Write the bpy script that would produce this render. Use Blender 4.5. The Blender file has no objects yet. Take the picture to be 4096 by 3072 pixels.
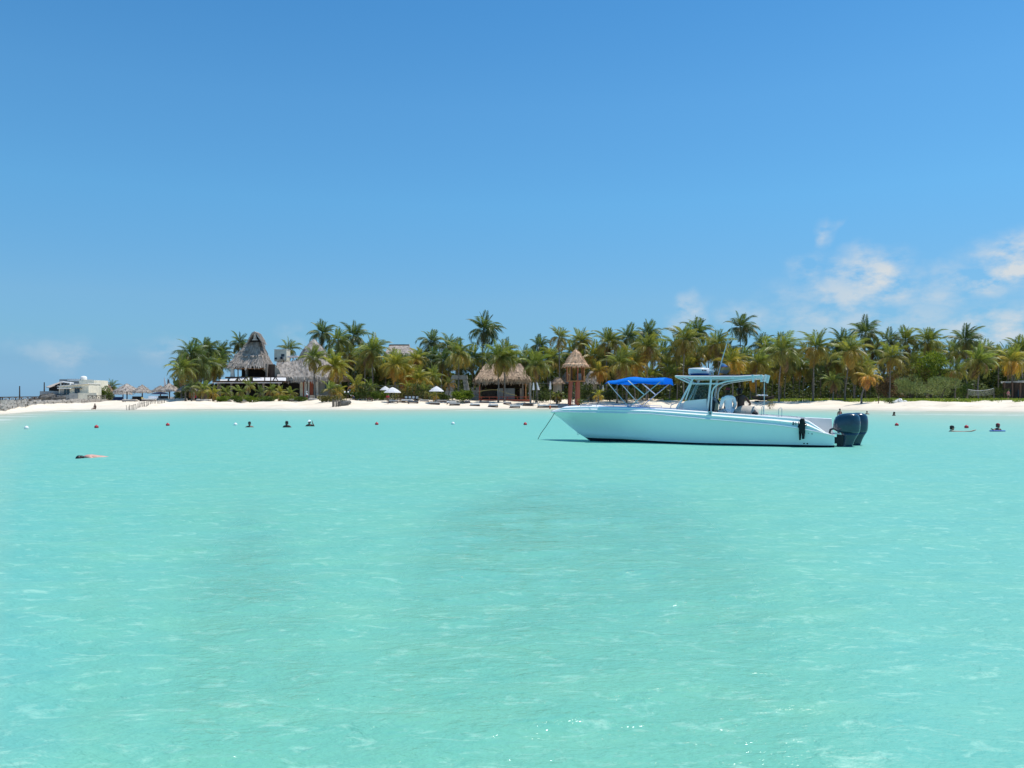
import bpy, math, random
import numpy as np
from mathutils import Vector, Matrix, Euler

R = math.radians
rng = random.Random(7)
scene = bpy.context.scene
col = scene.collection
F, CX, HZ, EYE = 3200.0, 2048.0, 1600.0, 1.6      # focal length in photo pixels, image centre, horizon row, eye height

# ------------------------------------------------------------------ camera
cam_d = bpy.data.cameras.new('camera')
cam = bpy.data.objects.new('camera', cam_d)
col.objects.link(cam)
cam.location = (0, 0, EYE)
cam.rotation_euler = (R(90), 0, 0)
cam_d.sensor_width = 36.0
cam_d.lens = 36.0 * F / 4096.0
cam_d.shift_y = (HZ - 1536.0) / 4096.0
cam_d.clip_start = 0.1
cam_d.clip_end = 30000.0
scene.camera = cam

# ------------------------------------------------------------------ exposure
scene.view_settings.view_transform = 'Standard'
scene.view_settings.look = 'None'
scene.view_settings.exposure = 0.0
scene.view_settings.gamma = 1.0
scene.view_settings.use_curve_mapping = False

# ------------------------------------------------------------------ sun
SUN_EL, SUN_AZ = R(70), R(78)           # azimuth measured from +Y (away from the camera) towards +X
sun_dir = Vector((math.cos(SUN_EL) * math.sin(SUN_AZ), math.cos(SUN_EL) * math.cos(SUN_AZ), math.sin(SUN_EL)))
sun_d = bpy.data.lights.new('sun', 'SUN')
sun_d.energy = 4.7
sun_d.angle = R(0.53)
sun_d.color = (1.0, 0.955, 0.89)
sun = bpy.data.objects.new('sun', sun_d)
col.objects.link(sun)
sun.rotation_euler = (-sun_dir).to_track_quat('-Z', 'Y').to_euler()
sun.location = (40, 60, 120)

# ------------------------------------------------------------------ sky
world = bpy.data.worlds.new('World')
scene.world = world
world.use_nodes = True
wt = world.node_tree
wt.nodes.clear()
def wn(t, **kw):
    n = wt.nodes.new(t)
    for k, v in kw.items():
        setattr(n, k, v)
    return n
def wmath(op, a, b=None, clamp=False):
    n = wn('ShaderNodeMath', operation=op)
    n.use_clamp = clamp
    for i, v in enumerate((a, b)):
        if v is None:
            continue
        if isinstance(v, (int, float)):
            n.inputs[i].default_value = v
        else:
            wt.links.new(v, n.inputs[i])
    return n.outputs[0]
w_out = wn('ShaderNodeOutputWorld')
w_bg = wn('ShaderNodeBackground')
w_bg.inputs['Strength'].default_value = 0.15
sky = wn('ShaderNodeTexSky', sky_type='NISHITA')
sky.sun_disc = False
sky.sun_elevation = SUN_EL
sky.sun_rotation = SUN_AZ
sky.altitude = 0
sky.air_density = 1.0
sky.dust_density = 0.2
sky.ozone_density = 3.0
hsv = wn('ShaderNodeHueSaturation')
hsv.inputs['Hue'].default_value = 0.5
hsv.inputs['Saturation'].default_value = 1.12
hsv.inputs['Value'].default_value = 1.0
wt.links.new(sky.outputs[0], hsv.inputs['Color'])
tc = wn('ShaderNodeTexCoord')
# white balance of the clear sky by height above the horizon, the same all round (less yellow low down)
sep = wn('ShaderNodeSeparateXYZ')
wt.links.new(tc.outputs['Generated'], sep.inputs[0])
az = wmath('ARCTAN2', sep.outputs[0], sep.outputs[1])
el = wmath('ARCSINE', sep.outputs[2])
elr = wn('ShaderNodeMapRange'); elr.inputs['From Min'].default_value = 0.0; elr.inputs['From Max'].default_value = 0.5
wt.links.new(el, elr.inputs['Value'])
bal = wn('ShaderNodeValToRGB')
stops = [(0, (.33, .66, 1.40)), (.024, (.34, .65, 1.30)), (.09, (.40, .66, 1.06)), (.15, (.49, .78, 1.03)), (.24, (.64, .92, 1.087)),
         (.475, (.746, 1.23, 1.33)), (.698, (.775, 1.31, 1.42)), (.904, (.68, 1.28, 1.44))]
be = bal.color_ramp.elements
be[0].position = 0; be[1].position = stops[-1][0]
for (p_, c_) in stops[1:-1]:
    be.new(p_)
for e_, (p_, c_) in zip(sorted(be, key=lambda q: q.position), stops):
    e_.color = (c_[0] * .715, c_[1] * .725, c_[2] * .715, 1)
wt.links.new(elr.outputs[0], bal.inputs[0])
balm = wn('ShaderNodeVectorMath', operation='MULTIPLY')
wt.links.new(hsv.outputs[0], balm.inputs[0]); wt.links.new(bal.outputs[0], balm.inputs[1])
comb = wn('ShaderNodeCombineXYZ')
wt.links.new(az, comb.inputs[0]); wt.links.new(el, comb.inputs[1])
def px_dir(px, py):
    a = math.atan2(px - CX, F)
    return a, math.atan2(HZ - py, math.hypot(px - CX, F))
warp = wn('ShaderNodeTexNoise'); warp.inputs['Scale'].default_value = 22; warp.inputs['Detail'].default_value = 4
wt.links.new(comb.outputs[0], warp.inputs['Vector'])
warp_c = wn('ShaderNodeVectorMath', operation='SUBTRACT'); warp_c.inputs[1].default_value = (0.5, 0.5, 0.5)
wt.links.new(warp.outputs['Color'], warp_c.inputs[0])
warp_s = wn('ShaderNodeVectorMath', operation='MULTIPLY'); warp_s.inputs[1].default_value = (0.07, 0.045, 0)
wt.links.new(warp_c.outputs[0], warp_s.inputs[0])
warped = wn('ShaderNodeVectorMath', operation='ADD')
wt.links.new(comb.outputs[0], warped.inputs[0]); wt.links.new(warp_s.outputs[0], warped.inputs[1])
# cloud banks: centre (photo pixel), half size (pixels), density
clouds = [(3300, 930, 45, 60, .45), (3500, 1090, 140, 80, .85), (3450, 1170, 330, 75, .62), (3280, 1180, 70, 70, .6),
          (3230, 1080, 110, 55, .4), (3700, 1190, 170, 50, .45), (4010, 1100, 250, 60, .9), (4220, 1020, 260, 90, 1.0), (4080, 980, 100, 45, .7),
          (2750, 1250, 90, 60, .62), (3000, 1260, 140, 60, .38), (3330, 1270, 320, 70, .42), (4000, 1310, 240, 85, .75),
          (3600, 1290, 420, 80, .35), (260, 1400, 160, 60, .3), (660, 1410, 120, 50, .3), (1180, 1340, 80, 40, .15),
          (4800, 1180, 420, 140, .9), (5600, 1250, 600, 130, .8), (-900, 1350, 500, 90, .5)]
total = None
for (cx, cy, sx, sy, dens) in clouds:
    a0, e0 = px_dir(cx, cy)
    k = 1.0 / F
    if cx > 4400 or cx < 0:
        k = 1.0 / F
    s1 = wn('ShaderNodeVectorMath', operation='SUBTRACT'); s1.inputs[1].default_value = (a0, e0, 0)
    wt.links.new(warped.outputs[0], s1.inputs[0])
    s2 = wn('ShaderNodeVectorMath', operation='MULTIPLY'); s2.inputs[1].default_value = (1 / (sx * k * 1.3), 1 / (sy * k * 1.5), 0)
    wt.links.new(s1.outputs[0], s2.inputs[0])
    s3 = wn('ShaderNodeVectorMath', operation='LENGTH'); wt.links.new(s2.outputs[0], s3.inputs[0])
    mr = wn('ShaderNodeMapRange', interpolation_type='SMOOTHSTEP')
    mr.inputs['From Min'].default_value = 1.0; mr.inputs['From Max'].default_value = 0.0
    mr.inputs['To Min'].default_value = 0.0; mr.inputs['To Max'].default_value = dens
    wt.links.new(s3.outputs['Value'], mr.inputs['Value'])
    total = mr.outputs[0] if total is None else wmath('MAXIMUM', total, mr.outputs[0])
cn = wn('ShaderNodeTexNoise'); cn.inputs['Scale'].default_value = 34; cn.inputs['Detail'].default_value = 7; cn.inputs['Roughness'].default_value = 0.58
cs = wn('ShaderNodeVectorMath', operation='MULTIPLY'); cs.inputs[1].default_value = (0.7, 1.25, 0)
wt.links.new(comb.outputs[0], cs.inputs[0]); wt.links.new(cs.outputs[0], cn.inputs['Vector'])
cr = wn('ShaderNodeMapRange'); cr.inputs['From Min'].default_value = 0.36; cr.inputs['From Max'].default_value = 0.59
cr.inputs['To Min'].default_value = -0.02; cr.inputs['To Max'].default_value = 1.0
wt.links.new(cn.outputs['Fac'], cr.inputs['Value'])
dens = wmath('MULTIPLY', total, cr.outputs[0], clamp=True)
dens = wmath('MULTIPLY', dens, 1.28, clamp=True)
mixc = wn('ShaderNodeMix', data_type='RGBA')
wt.links.new(dens, mixc.inputs[0])
wt.links.new(balm.outputs[0], mixc.inputs[6])
mixc.inputs[7].default_value = (4.3, 4.7, 5.0, 1)       # sunlit cloud
wt.links.new(mixc.outputs[2], w_bg.inputs['Color'])
wt.links.new(w_bg.outputs[0], w_out.inputs['Surface'])

# ------------------------------------------------------------------ helpers
def P(px, py, Y):
    return Vector(((px - CX) / F * Y, Y, EYE + (HZ - py) / F * Y))
def X_at(px, Y):
    return (px - CX) / F * Y
def tag(o, label=None, cat=None, group=None, kind=None):
    if label: o['label'] = label
    if cat: o['category'] = cat
    if group: o['group'] = group
    if kind: o['kind'] = kind
    return o
def empty(name, loc, rz=0.0, label=None, cat=None, group=None):
    o = bpy.data.objects.new(name, None)
    o.empty_display_size = 0.3
    o.location = loc
    o.rotation_euler = (0, 0, rz)
    col.objects.link(o)
    return tag(o, label, cat, group)
def children_of(o):
    return [c for c in o.children]
def copy_tree(o, parent=None):
    c = o.copy()
    col.objects.link(c)
    if parent is not None:
        c.parent = parent
    for ch in list(o.children):
        copy_tree(ch, c)
    return c

ORD = ['first', 'second', 'third', 'fourth', 'fifth', 'sixth', 'seventh', 'eighth', 'ninth', 'tenth', 'eleventh', 'twelfth', 'thirteenth', 'fourteenth', 'fifteenth', 'sixteenth']
class MB:
    """collects geometry and links it as one mesh object"""
    def __init__(self):
        self.v, self.f = [], []
    def add(self, vs, fs):
        n = len(self.v)
        self.v.extend([tuple(p) for p in vs])
        self.f.extend([tuple(i + n for i in f) for f in fs])
        return self
    def box(self, c, s, rot=(0, 0, 0)):
        m = Euler(rot).to_matrix()
        c = Vector(c)
        h = [x / 2 for x in s]
        vs = [c + m @ Vector((sx * h[0], sy * h[1], sz * h[2])) for sx in (-1, 1) for sy in (-1, 1) for sz in (-1, 1)]
        return self.add(vs, [(0, 1, 3, 2), (4, 6, 7, 5), (0, 4, 5, 1), (2, 3, 7, 6), (0, 2, 6, 4), (1, 5, 7, 3)])
    def span(self, a, b):
        a, b = Vector(a), Vector(b)
        return self.box((a + b) / 2, [abs(x) for x in (b - a)])
    def tube(self, pts, rad, n=8, caps=True):
        pts = [Vector(p) for p in pts]
        if not isinstance(rad, (list, tuple)):
            rad = [rad] * len(pts)
        vs, fs = [], []
        up = Vector((0, 0, 1))
        prev = None
        for i, p in enumerate(pts):
            d = (pts[min(i + 1, len(pts) - 1)] - pts[max(i - 1, 0)])
            d = d.normalized() if d.length > 1e-9 else Vector((0, 0, 1))
            if prev is None:
                a = d.cross(up)
                if a.length < 1e-3:
                    a = d.cross(Vector((0, 1, 0)))
                a.normalize()
            else:
                a = prev - d * prev.dot(d)
                if a.length < 1e-6:
                    a = d.cross(up)
                a.normalize()
            prev = a
            b = d.cross(a)
            for k in range(n):
                an = 2 * math.pi * k / n
                vs.append(p + (a * math.cos(an) + b * math.sin(an)) * rad[i])
        for i in range(len(pts) - 1):
            for k in range(n):
                k2 = (k + 1) % n
                fs.append((i * n + k, i * n + k2, (i + 1) * n + k2, (i + 1) * n + k))
        if caps:
            fs.append(tuple(range(n - 1, -1, -1)))
            fs.append(tuple((len(pts) - 1) * n + k for k in range(n)))
        return self.add(vs, fs)
    def bar(self, a, b, w, h=None):
        """square bar between two points"""
        a, b = Vector(a), Vector(b)
        h = h or w
        d = (b - a).normalized()
        s = d.cross(Vector((0, 0, 1)))
        if s.length < 1e-3:
            s = Vector((1, 0, 0))
        s.normalize()
        u = s.cross(d)
        vs = []
        for p in (a, b):
            for (i, j) in ((-1, -1), (1, -1), (1, 1), (-1, 1)):
                vs.append(p + s * (i * w / 2) + u * (j * h / 2))
        return self.add(vs, [(0, 1, 2, 3), (7, 6, 5, 4), (0, 4, 5, 1), (1, 5, 6, 2), (2, 6, 7, 3), (3, 7, 4, 0)])
    def loft(self, rings, closed=True, caps=True):
        n = len(rings[0])
        vs, fs = [], []
        for r in rings:
            vs.extend(r)
        for i in range(len(rings) - 1):
            for k in range(n if closed else n - 1):
                k2 = (k + 1) % n
                fs.append((i * n + k, i * n + k2, (i + 1) * n + k2, (i + 1) * n + k))
        if caps and closed:
            fs.append(tuple(range(n - 1, -1, -1)))
            fs.append(tuple((len(rings) - 1) * n + k for k in range(n)))
        return self.add(vs, fs)
    def lathe(self, prof, c=(0, 0, 0), n=16, sq=(1, 1)):
        c = Vector(c)
        rings = [[c + Vector((r * sq[0] * math.cos(2 * math.pi * k / n), r * sq[1] * math.sin(2 * math.pi * k / n), z)) for k in range(n)] for (r, z) in prof]
        return self.loft(rings)
    def ball(self, c, r, n=10, m=6):
        rx, ry, rz = r if isinstance(r, (tuple, list)) else (r, r, r)
        c = Vector(c)
        rings = []
        for j in range(m + 1):
            a = -math.pi / 2 + math.pi * (j + 0.02) / (m + 0.04)
            rings.append([c + Vector((rx * math.cos(a) * math.cos(2 * math.pi * k / n), ry * math.cos(a) * math.sin(2 * math.pi * k / n), rz * math.sin(a))) for k in range(n)])
        return self.loft(rings)
    def prism(self, poly, axis, d0, d1):
        """polygon of 2-D points extruded along an axis: 'y' takes (x, z), 'x' takes (y, z), 'z' takes (x, y)"""
        def mk(p, d):
            return {'y': (p[0], d, p[1]), 'x': (d, p[0], p[1]), 'z': (p[0], p[1], d)}[axis]
        n = len(poly)
        vs = [mk(p, d0) for p in poly] + [mk(p, d1) for p in poly]
        fs = [tuple(range(n)), tuple(range(2 * n - 1, n - 1, -1))]
        fs += [(i, i + n, (i + 1) % n + n, (i + 1) % n) for i in range(n)]
        return self.add(vs, fs)
    def mesh(self, name):
        me = bpy.data.meshes.new(name)
        me.from_pydata(self.v, [], self.f)
        return me
    def build(self, name, mat, parent=None, smooth=False, recalc=True, local=False):
        me = self.mesh(name)
        if recalc:
            import bmesh
            bm = bmesh.new(); bm.from_mesh(me)
            bmesh.ops.recalc_face_normals(bm, faces=bm.faces)
            bm.to_mesh(me); bm.free()
        if smooth:
            me.shade_smooth()
            if smooth != 'all':
                try:
                    me.set_sharp_from_angle(angle=R(50))
                except Exception:
                    pass
        if mat:
            me.materials.append(mat)
        o = bpy.data.objects.new(name, me)
        col.objects.link(o)
        if parent is not None:
            o.parent = parent
            if not local:
                o.matrix_parent_inverse = world_of(parent).inverted()
        return o

def world_of(o):
    m = Matrix.LocRotScale(o.location, o.rotation_euler, o.scale)
    if o.parent is not None:
        return world_of(o.parent) @ o.matrix_parent_inverse @ m
    return m

def link_mesh(name, me, parent=None, loc=(0, 0, 0), rot=(0, 0, 0), sc=(1, 1, 1)):
    o = bpy.data.objects.new(name, me)
    col.objects.link(o)
    o.location, o.rotation_euler, o.scale = loc, rot, sc
    if parent is not None:
        o.parent = parent
    return o

# ------------------------------------------------------------------ materials
M = {}
def nmat(name):
    m = bpy.data.materials.new(name)
    m.use_nodes = True
    M[name] = m
    nt = m.node_tree
    return m, nt, nt.nodes['Principled BSDF']
def link(nt, a, b):
    nt.links.new(a, b)
def mat(name, c, rough=0.7, var=0.15, scale=3.0, bump=0.0, bscale=None, metal=0.0, spec=0.4, c2=None, stretch=(1, 1, 1), island=0.0, coat=0.0):
    """plain surface with a mottled base colour and optional relief"""
    m, nt, b = nmat(name)
    tcn = nt.nodes.new('ShaderNodeTexCoord')
    mp = nt.nodes.new('ShaderNodeMapping'); mp.inputs['Scale'].default_value = stretch
    link(nt, tcn.outputs['Object'], mp.inputs['Vector'])
    nz = nt.nodes.new('ShaderNodeTexNoise'); nz.inputs['Scale'].default_value = scale; nz.inputs['Detail'].default_value = 6
    nz.inputs['Roughness'].default_value = 0.65
    link(nt, mp.outputs[0], nz.inputs['Vector'])
    rp = nt.nodes.new('ShaderNodeValToRGB')
    c2 = c2 or tuple(max(0, x * (1 - 2 * var)) for x in c)
    ca = tuple(min(1, x * (1 + var)) for x in c)
    rp.color_ramp.elements[0].position = 0.3; rp.color_ramp.elements[1].position = 0.7
    rp.color_ramp.elements[0].color = (*c2, 1); rp.color_ramp.elements[1].color = (*ca, 1)
    link(nt, nz.outputs['Fac'], rp.inputs[0])
    out = rp.outputs[0]
    if island:
        g = nt.nodes.new('ShaderNodeNewGeometry')
        mr = nt.nodes.new('ShaderNodeMapRange'); mr.inputs['To Min'].default_value = 1 - island; mr.inputs['To Max'].default_value = 1 + island
        link(nt, g.outputs['Random Per Island'], mr.inputs['Value'])
        vm = nt.nodes.new('ShaderNodeVectorMath'); vm.operation = 'SCALE'
        link(nt, out, vm.inputs[0]); link(nt, mr.outputs[0], vm.inputs['Scale'])
        out = vm.outputs[0]
    link(nt, out, b.inputs['Base Color'])
    b.inputs['Roughness'].default_value = rough
    b.inputs['Metallic'].default_value = metal
    b.inputs['Specular IOR Level'].default_value = spec
    b.inputs['Coat Weight'].default_value = coat
    if bump:
        n2 = nt.nodes.new('ShaderNodeTexNoise'); n2.inputs['Scale'].default_value = bscale or scale * 4; n2.inputs['Detail'].default_value = 5
        link(nt, mp.outputs[0], n2.inputs['Vector'])
        bp = nt.nodes.new('ShaderNodeBump'); bp.inputs['Strength'].default_value = bump; bp.inputs['Distance'].default_value = 0.1
        link(nt, n2.outputs['Fac'], bp.inputs['Height']); link(nt, bp.outputs[0], b.inputs['Normal'])
    return m
def leaf_mat(name, c, c2=None, var=0.45, trans=0.35, rough=0.5, use_obj=False, spec=0.3):
    """foliage: colour varies from leaf to leaf, light passes through"""
    m, nt, b = nmat(name)
    g = nt.nodes.new('ShaderNodeNewGeometry')
    if use_obj:
        oi = nt.nodes.new('ShaderNodeObjectInfo')
        base = oi.outputs['Color']
    else:
        rp = nt.nodes.new('ShaderNodeValToRGB')
        rp.color_ramp.elements[0].color = (*c, 1); rp.color_ramp.elements[1].color = (*(c2 or tuple(x * 1.5 for x in c)), 1)
        link(nt, g.outputs['Random Per Island'], rp.inputs[0])
        base = rp.outputs[0]
    mr = nt.nodes.new('ShaderNodeMapRange'); mr.inputs['To Min'].default_value = 1 - var; mr.inputs['To Max'].default_value = 1 + var
    w = nt.nodes.new('ShaderNodeTexWhiteNoise'); w.noise_dimensions = '1D'
    link(nt, g.outputs['Random Per Island'], w.inputs['W'])
    link(nt, w.outputs['Value'], mr.inputs['Value'])
    vm = nt.nodes.new('ShaderNodeVectorMath'); vm.operation = 'SCALE'
    link(nt, base, vm.inputs[0]); link(nt, mr.outputs[0], vm.inputs['Scale'])
    link(nt, vm.outputs[0], b.inputs['Base Color'])
    b.inputs['Roughness'].default_value = rough
    b.inputs['Specular IOR Level'].default_value = spec
    tr = nt.nodes.new('ShaderNodeBsdfTranslucent')
    vt = nt.nodes.new('ShaderNodeVectorMath'); vt.operation = 'MULTIPLY'; vt.inputs[1].default_value = (1.5, 1.35, 0.7) if name.startswith('leaf') or name == 'frond' else (1.05, 1.0, 1.0)
    link(nt, vm.outputs[0], vt.inputs[0]); link(nt, vt.outputs[0], tr.inputs['Color'])
    mx = nt.nodes.new('ShaderNodeMixShader'); mx.inputs[0].default_value = trans
    link(nt, b.outputs[0], mx.inputs[1]); link(nt, tr.outputs[0], mx.inputs[2])
    link(nt, mx.outputs[0], nt.nodes['Material Output'].inputs['Surface'])
    return m

mat('thatch_grey', (.40, .355, .31), .95, .2, 1.2, .5, 9, spec=.1, island=.38, c2=(.24, .21, .185))
mat('thatch_brown', (.44, .33, .235), .95, .2, 1.2, .5, 9, spec=.1, island=.38, c2=(.28, .2, .145))
mat('thatch_tan', (.58, .385, .25), .95, .2, 2, .4, 12, spec=.1, island=.35, c2=(.40, .265, .17))
mat('thatch_dark', (.10, .075, .06), .95, .3, 2, .3, 9, spec=.1)
mat('wood_brown', (.12, .07, .045), .75, .3, 2, .2, 14, stretch=(1, 1, .2))
mat('wood_grey', (.26, .225, .19), .85, .3, 2, .3, 14, stretch=(1, 1, .2))
mat('wood_dark', (.055, .04, .03), .8, .3, 2, .2, 14)
mat('wood_red', (.42, .11, .06), .7, .2, 2, .15, 12, stretch=(1, 1, .2), c2=(.30, .085, .05))
mat('wood_orange', (.55, .25, .09), .7, .15, 2, .15, 12)
mat('stick', (.17, .145, .12), .9, .35, 3, .3, 14, island=.4)
mat('white_plaster', (.78, .77, .73), .85, .06, 1.5, .05, 12)
mat('cream_plaster', (.80, .75, .60), .9, .1, .8, .1, 10)
mat('grey_plaster', (.36, .37, .36), .9, .14, .8, .15, 8)
mat('tan_plaster', (.42, .36, .28), .9, .14, .8, .12, 8)
mat('stone', (.36, .335, .30), .95, .3, .9, .6, 4, island=.25, c2=(.21, .195, .175))
mat('mortar', (.27, .25, .225), .95, .2, 2, .4, 8)
mat('rock', (.13, .125, .115), .95, .4, .6, .8, 3, c2=(.045, .045, .042))
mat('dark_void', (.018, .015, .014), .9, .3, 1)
mat('glass_dark', (.03, .06, .08), .08, .1, 1, spec=.6)
mat('navy_cloth', (.015, .022, .06), .8, .2, 2)
mat('grey_cushion', (.58, .54, .49), .9, .14, 2)
mat('white_cushion', (.74, .73, .70), .9, .06, 2)
mat('dark_cushion', (.13, .14, .15), .9, .1, 2)
mat('trunk', (.22, .19, .16), .95, .3, 2.5, .5, 8, stretch=(1, 1, 3), c2=(.10, .085, .075))
mat('bark', (.11, .09, .07), .95, .3, 2.5, .4, 8)
mat('red_buoy', (.52, .045, .05), .35, .12, 6)
mat('white_buoy', (.8, .8, .78), .35, .05, 6)
mat('rope_dark', (.12, .12, .10), .9, .2, 20)
mat('rope_yellow', (.52, .42, .14), .9, .2, 10)
mat('steel', (.55, .57, .58), .28, .08, 4, metal=.85)
mat('net', (.5, .5, .45), .9, .1, 3)
leaf_mat('white_cloth', (.84, .84, .84), (.86, .86, .86), .03, .3, .8)
# skins and clothes
mat('skin_dark', (.075, .035, .022), .5, .1, 8, spec=.4)
mat('skin_brown', (.17, .085, .055), .5, .1, 8)
mat('skin_tan', (.36, .19, .13), .5, .1, 8)
mat('skin_pink', (.60, .33, .26), .5, .08, 8)
mat('hair_black', (.012, .010, .009), .5, .2, 20)
mat('hair_brown', (.05, .03, .02), .5, .2, 20)
mat('cloth_white', (.88, .89, .91), .9, .04, 4, .15, 9)
mat('cloth_red', (.50, .035, .05), .85, .15, 6)
mat('cloth_pink', (.6, .2, .2), .85, .1, 6)
mat('cap_red', (.24, .035, .045), .85, .2, 8)
mat('cloth_navy', (.03, .045, .10), .85, .2, 6)
mat('cloth_black', (.012, .014, .018), .75, .3, 6, .3, 10)
mat('cloth_orange', (.62, .15, .05), .85, .1, 6)
mat('cloth_blue', (.03, .12, .42), .6, .1, 6)

# ------------------------------------------------------------------ shore line and ground height
T_TAB = [-3, -1.2, -.64, -.61, -.5775, -.515, -.465, -.42, -.33, -.2, -.08, .03, .2, .39, .52, .64, 1.2, 3]
Y_TAB = [30, 60, 87, 104, 122, 138, 129, 140, 146, 137, 146, 150, 148, 136, 119, 110, 84, 50]
Z_TAB = [.6, .6, .55, .85, 1.0, 1.12, 1.36, 1.55, 1.75, 1.75, 1.75, 1.75, 1.75, 1.7, 1.68, 1.66, 1.6, 1.5]
def smooth_tab(t, tab):
    t = np.asarray(t, float)
    acc = 0
    for d in (-.02, -.01, 0, .01, .02):
        acc = acc + np.interp(t + d, T_TAB, tab)
    return acc / 5
def shore_Y(t):
    return smooth_tab(t, Y_TAB)
def ground_np(t, Y):
    s = Y - shore_Y(t)
    zt = smooth_tab(t, Z_TAB)
    up = zt * (1 - np.exp(-np.maximum(s, 0) / 9.0))
    z = np.where(s > 0, up, s * 0.055)
    end = np.interp(t, [-.5, -.43, -.38], [225, 235, 900])
    z = np.where(Y > end, z - np.minimum((Y - end) * .2, 4), z)
    return z
def G(x, y):
    return float(ground_np(np.array([x / y]), np.array([float(y)]))[0])
def on_ground(px, Y):
    x = X_at(px, Y)
    return Vector((x, Y, G(x, Y)))
# ------------------------------------------------------------------ sea
def grid_mesh(name, Xs, Ys, Zs, mat_, smooth=True, attr=None):
    r, c = Xs.shape
    me = bpy.data.meshes.new(name)
    n = r * c
    co = np.stack([Xs, Ys, Zs], -1).reshape(-1).astype(np.float32)
    idx = np.arange(n).reshape(r, c)
    q = np.stack([idx[:-1, :-1], idx[:-1, 1:], idx[1:, 1:], idx[1:, :-1]], -1).reshape(-1, 4)
    me.vertices.add(n); me.vertices.foreach_set('co', co)
    me.loops.add(q.size); me.loops.foreach_set('vertex_index', q.reshape(-1).astype(np.int32))
    me.polygons.add(len(q)); me.polygons.foreach_set('loop_start', np.arange(0, q.size, 4, dtype=np.int32))
    me.update(calc_edges=True)
    if smooth:
        me.polygons.foreach_set('use_smooth', np.ones(len(q), dtype=bool))
    if attr is not None:
        for k, a in attr.items():
            at = me.attributes.new(k, 'FLOAT', 'POINT')
            at.data.foreach_set('value', a.reshape(-1).astype(np.float32))
    me.materials.append(mat_)
    o = bpy.data.objects.new(name, me)
    col.objects.link(o)
    return o

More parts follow.
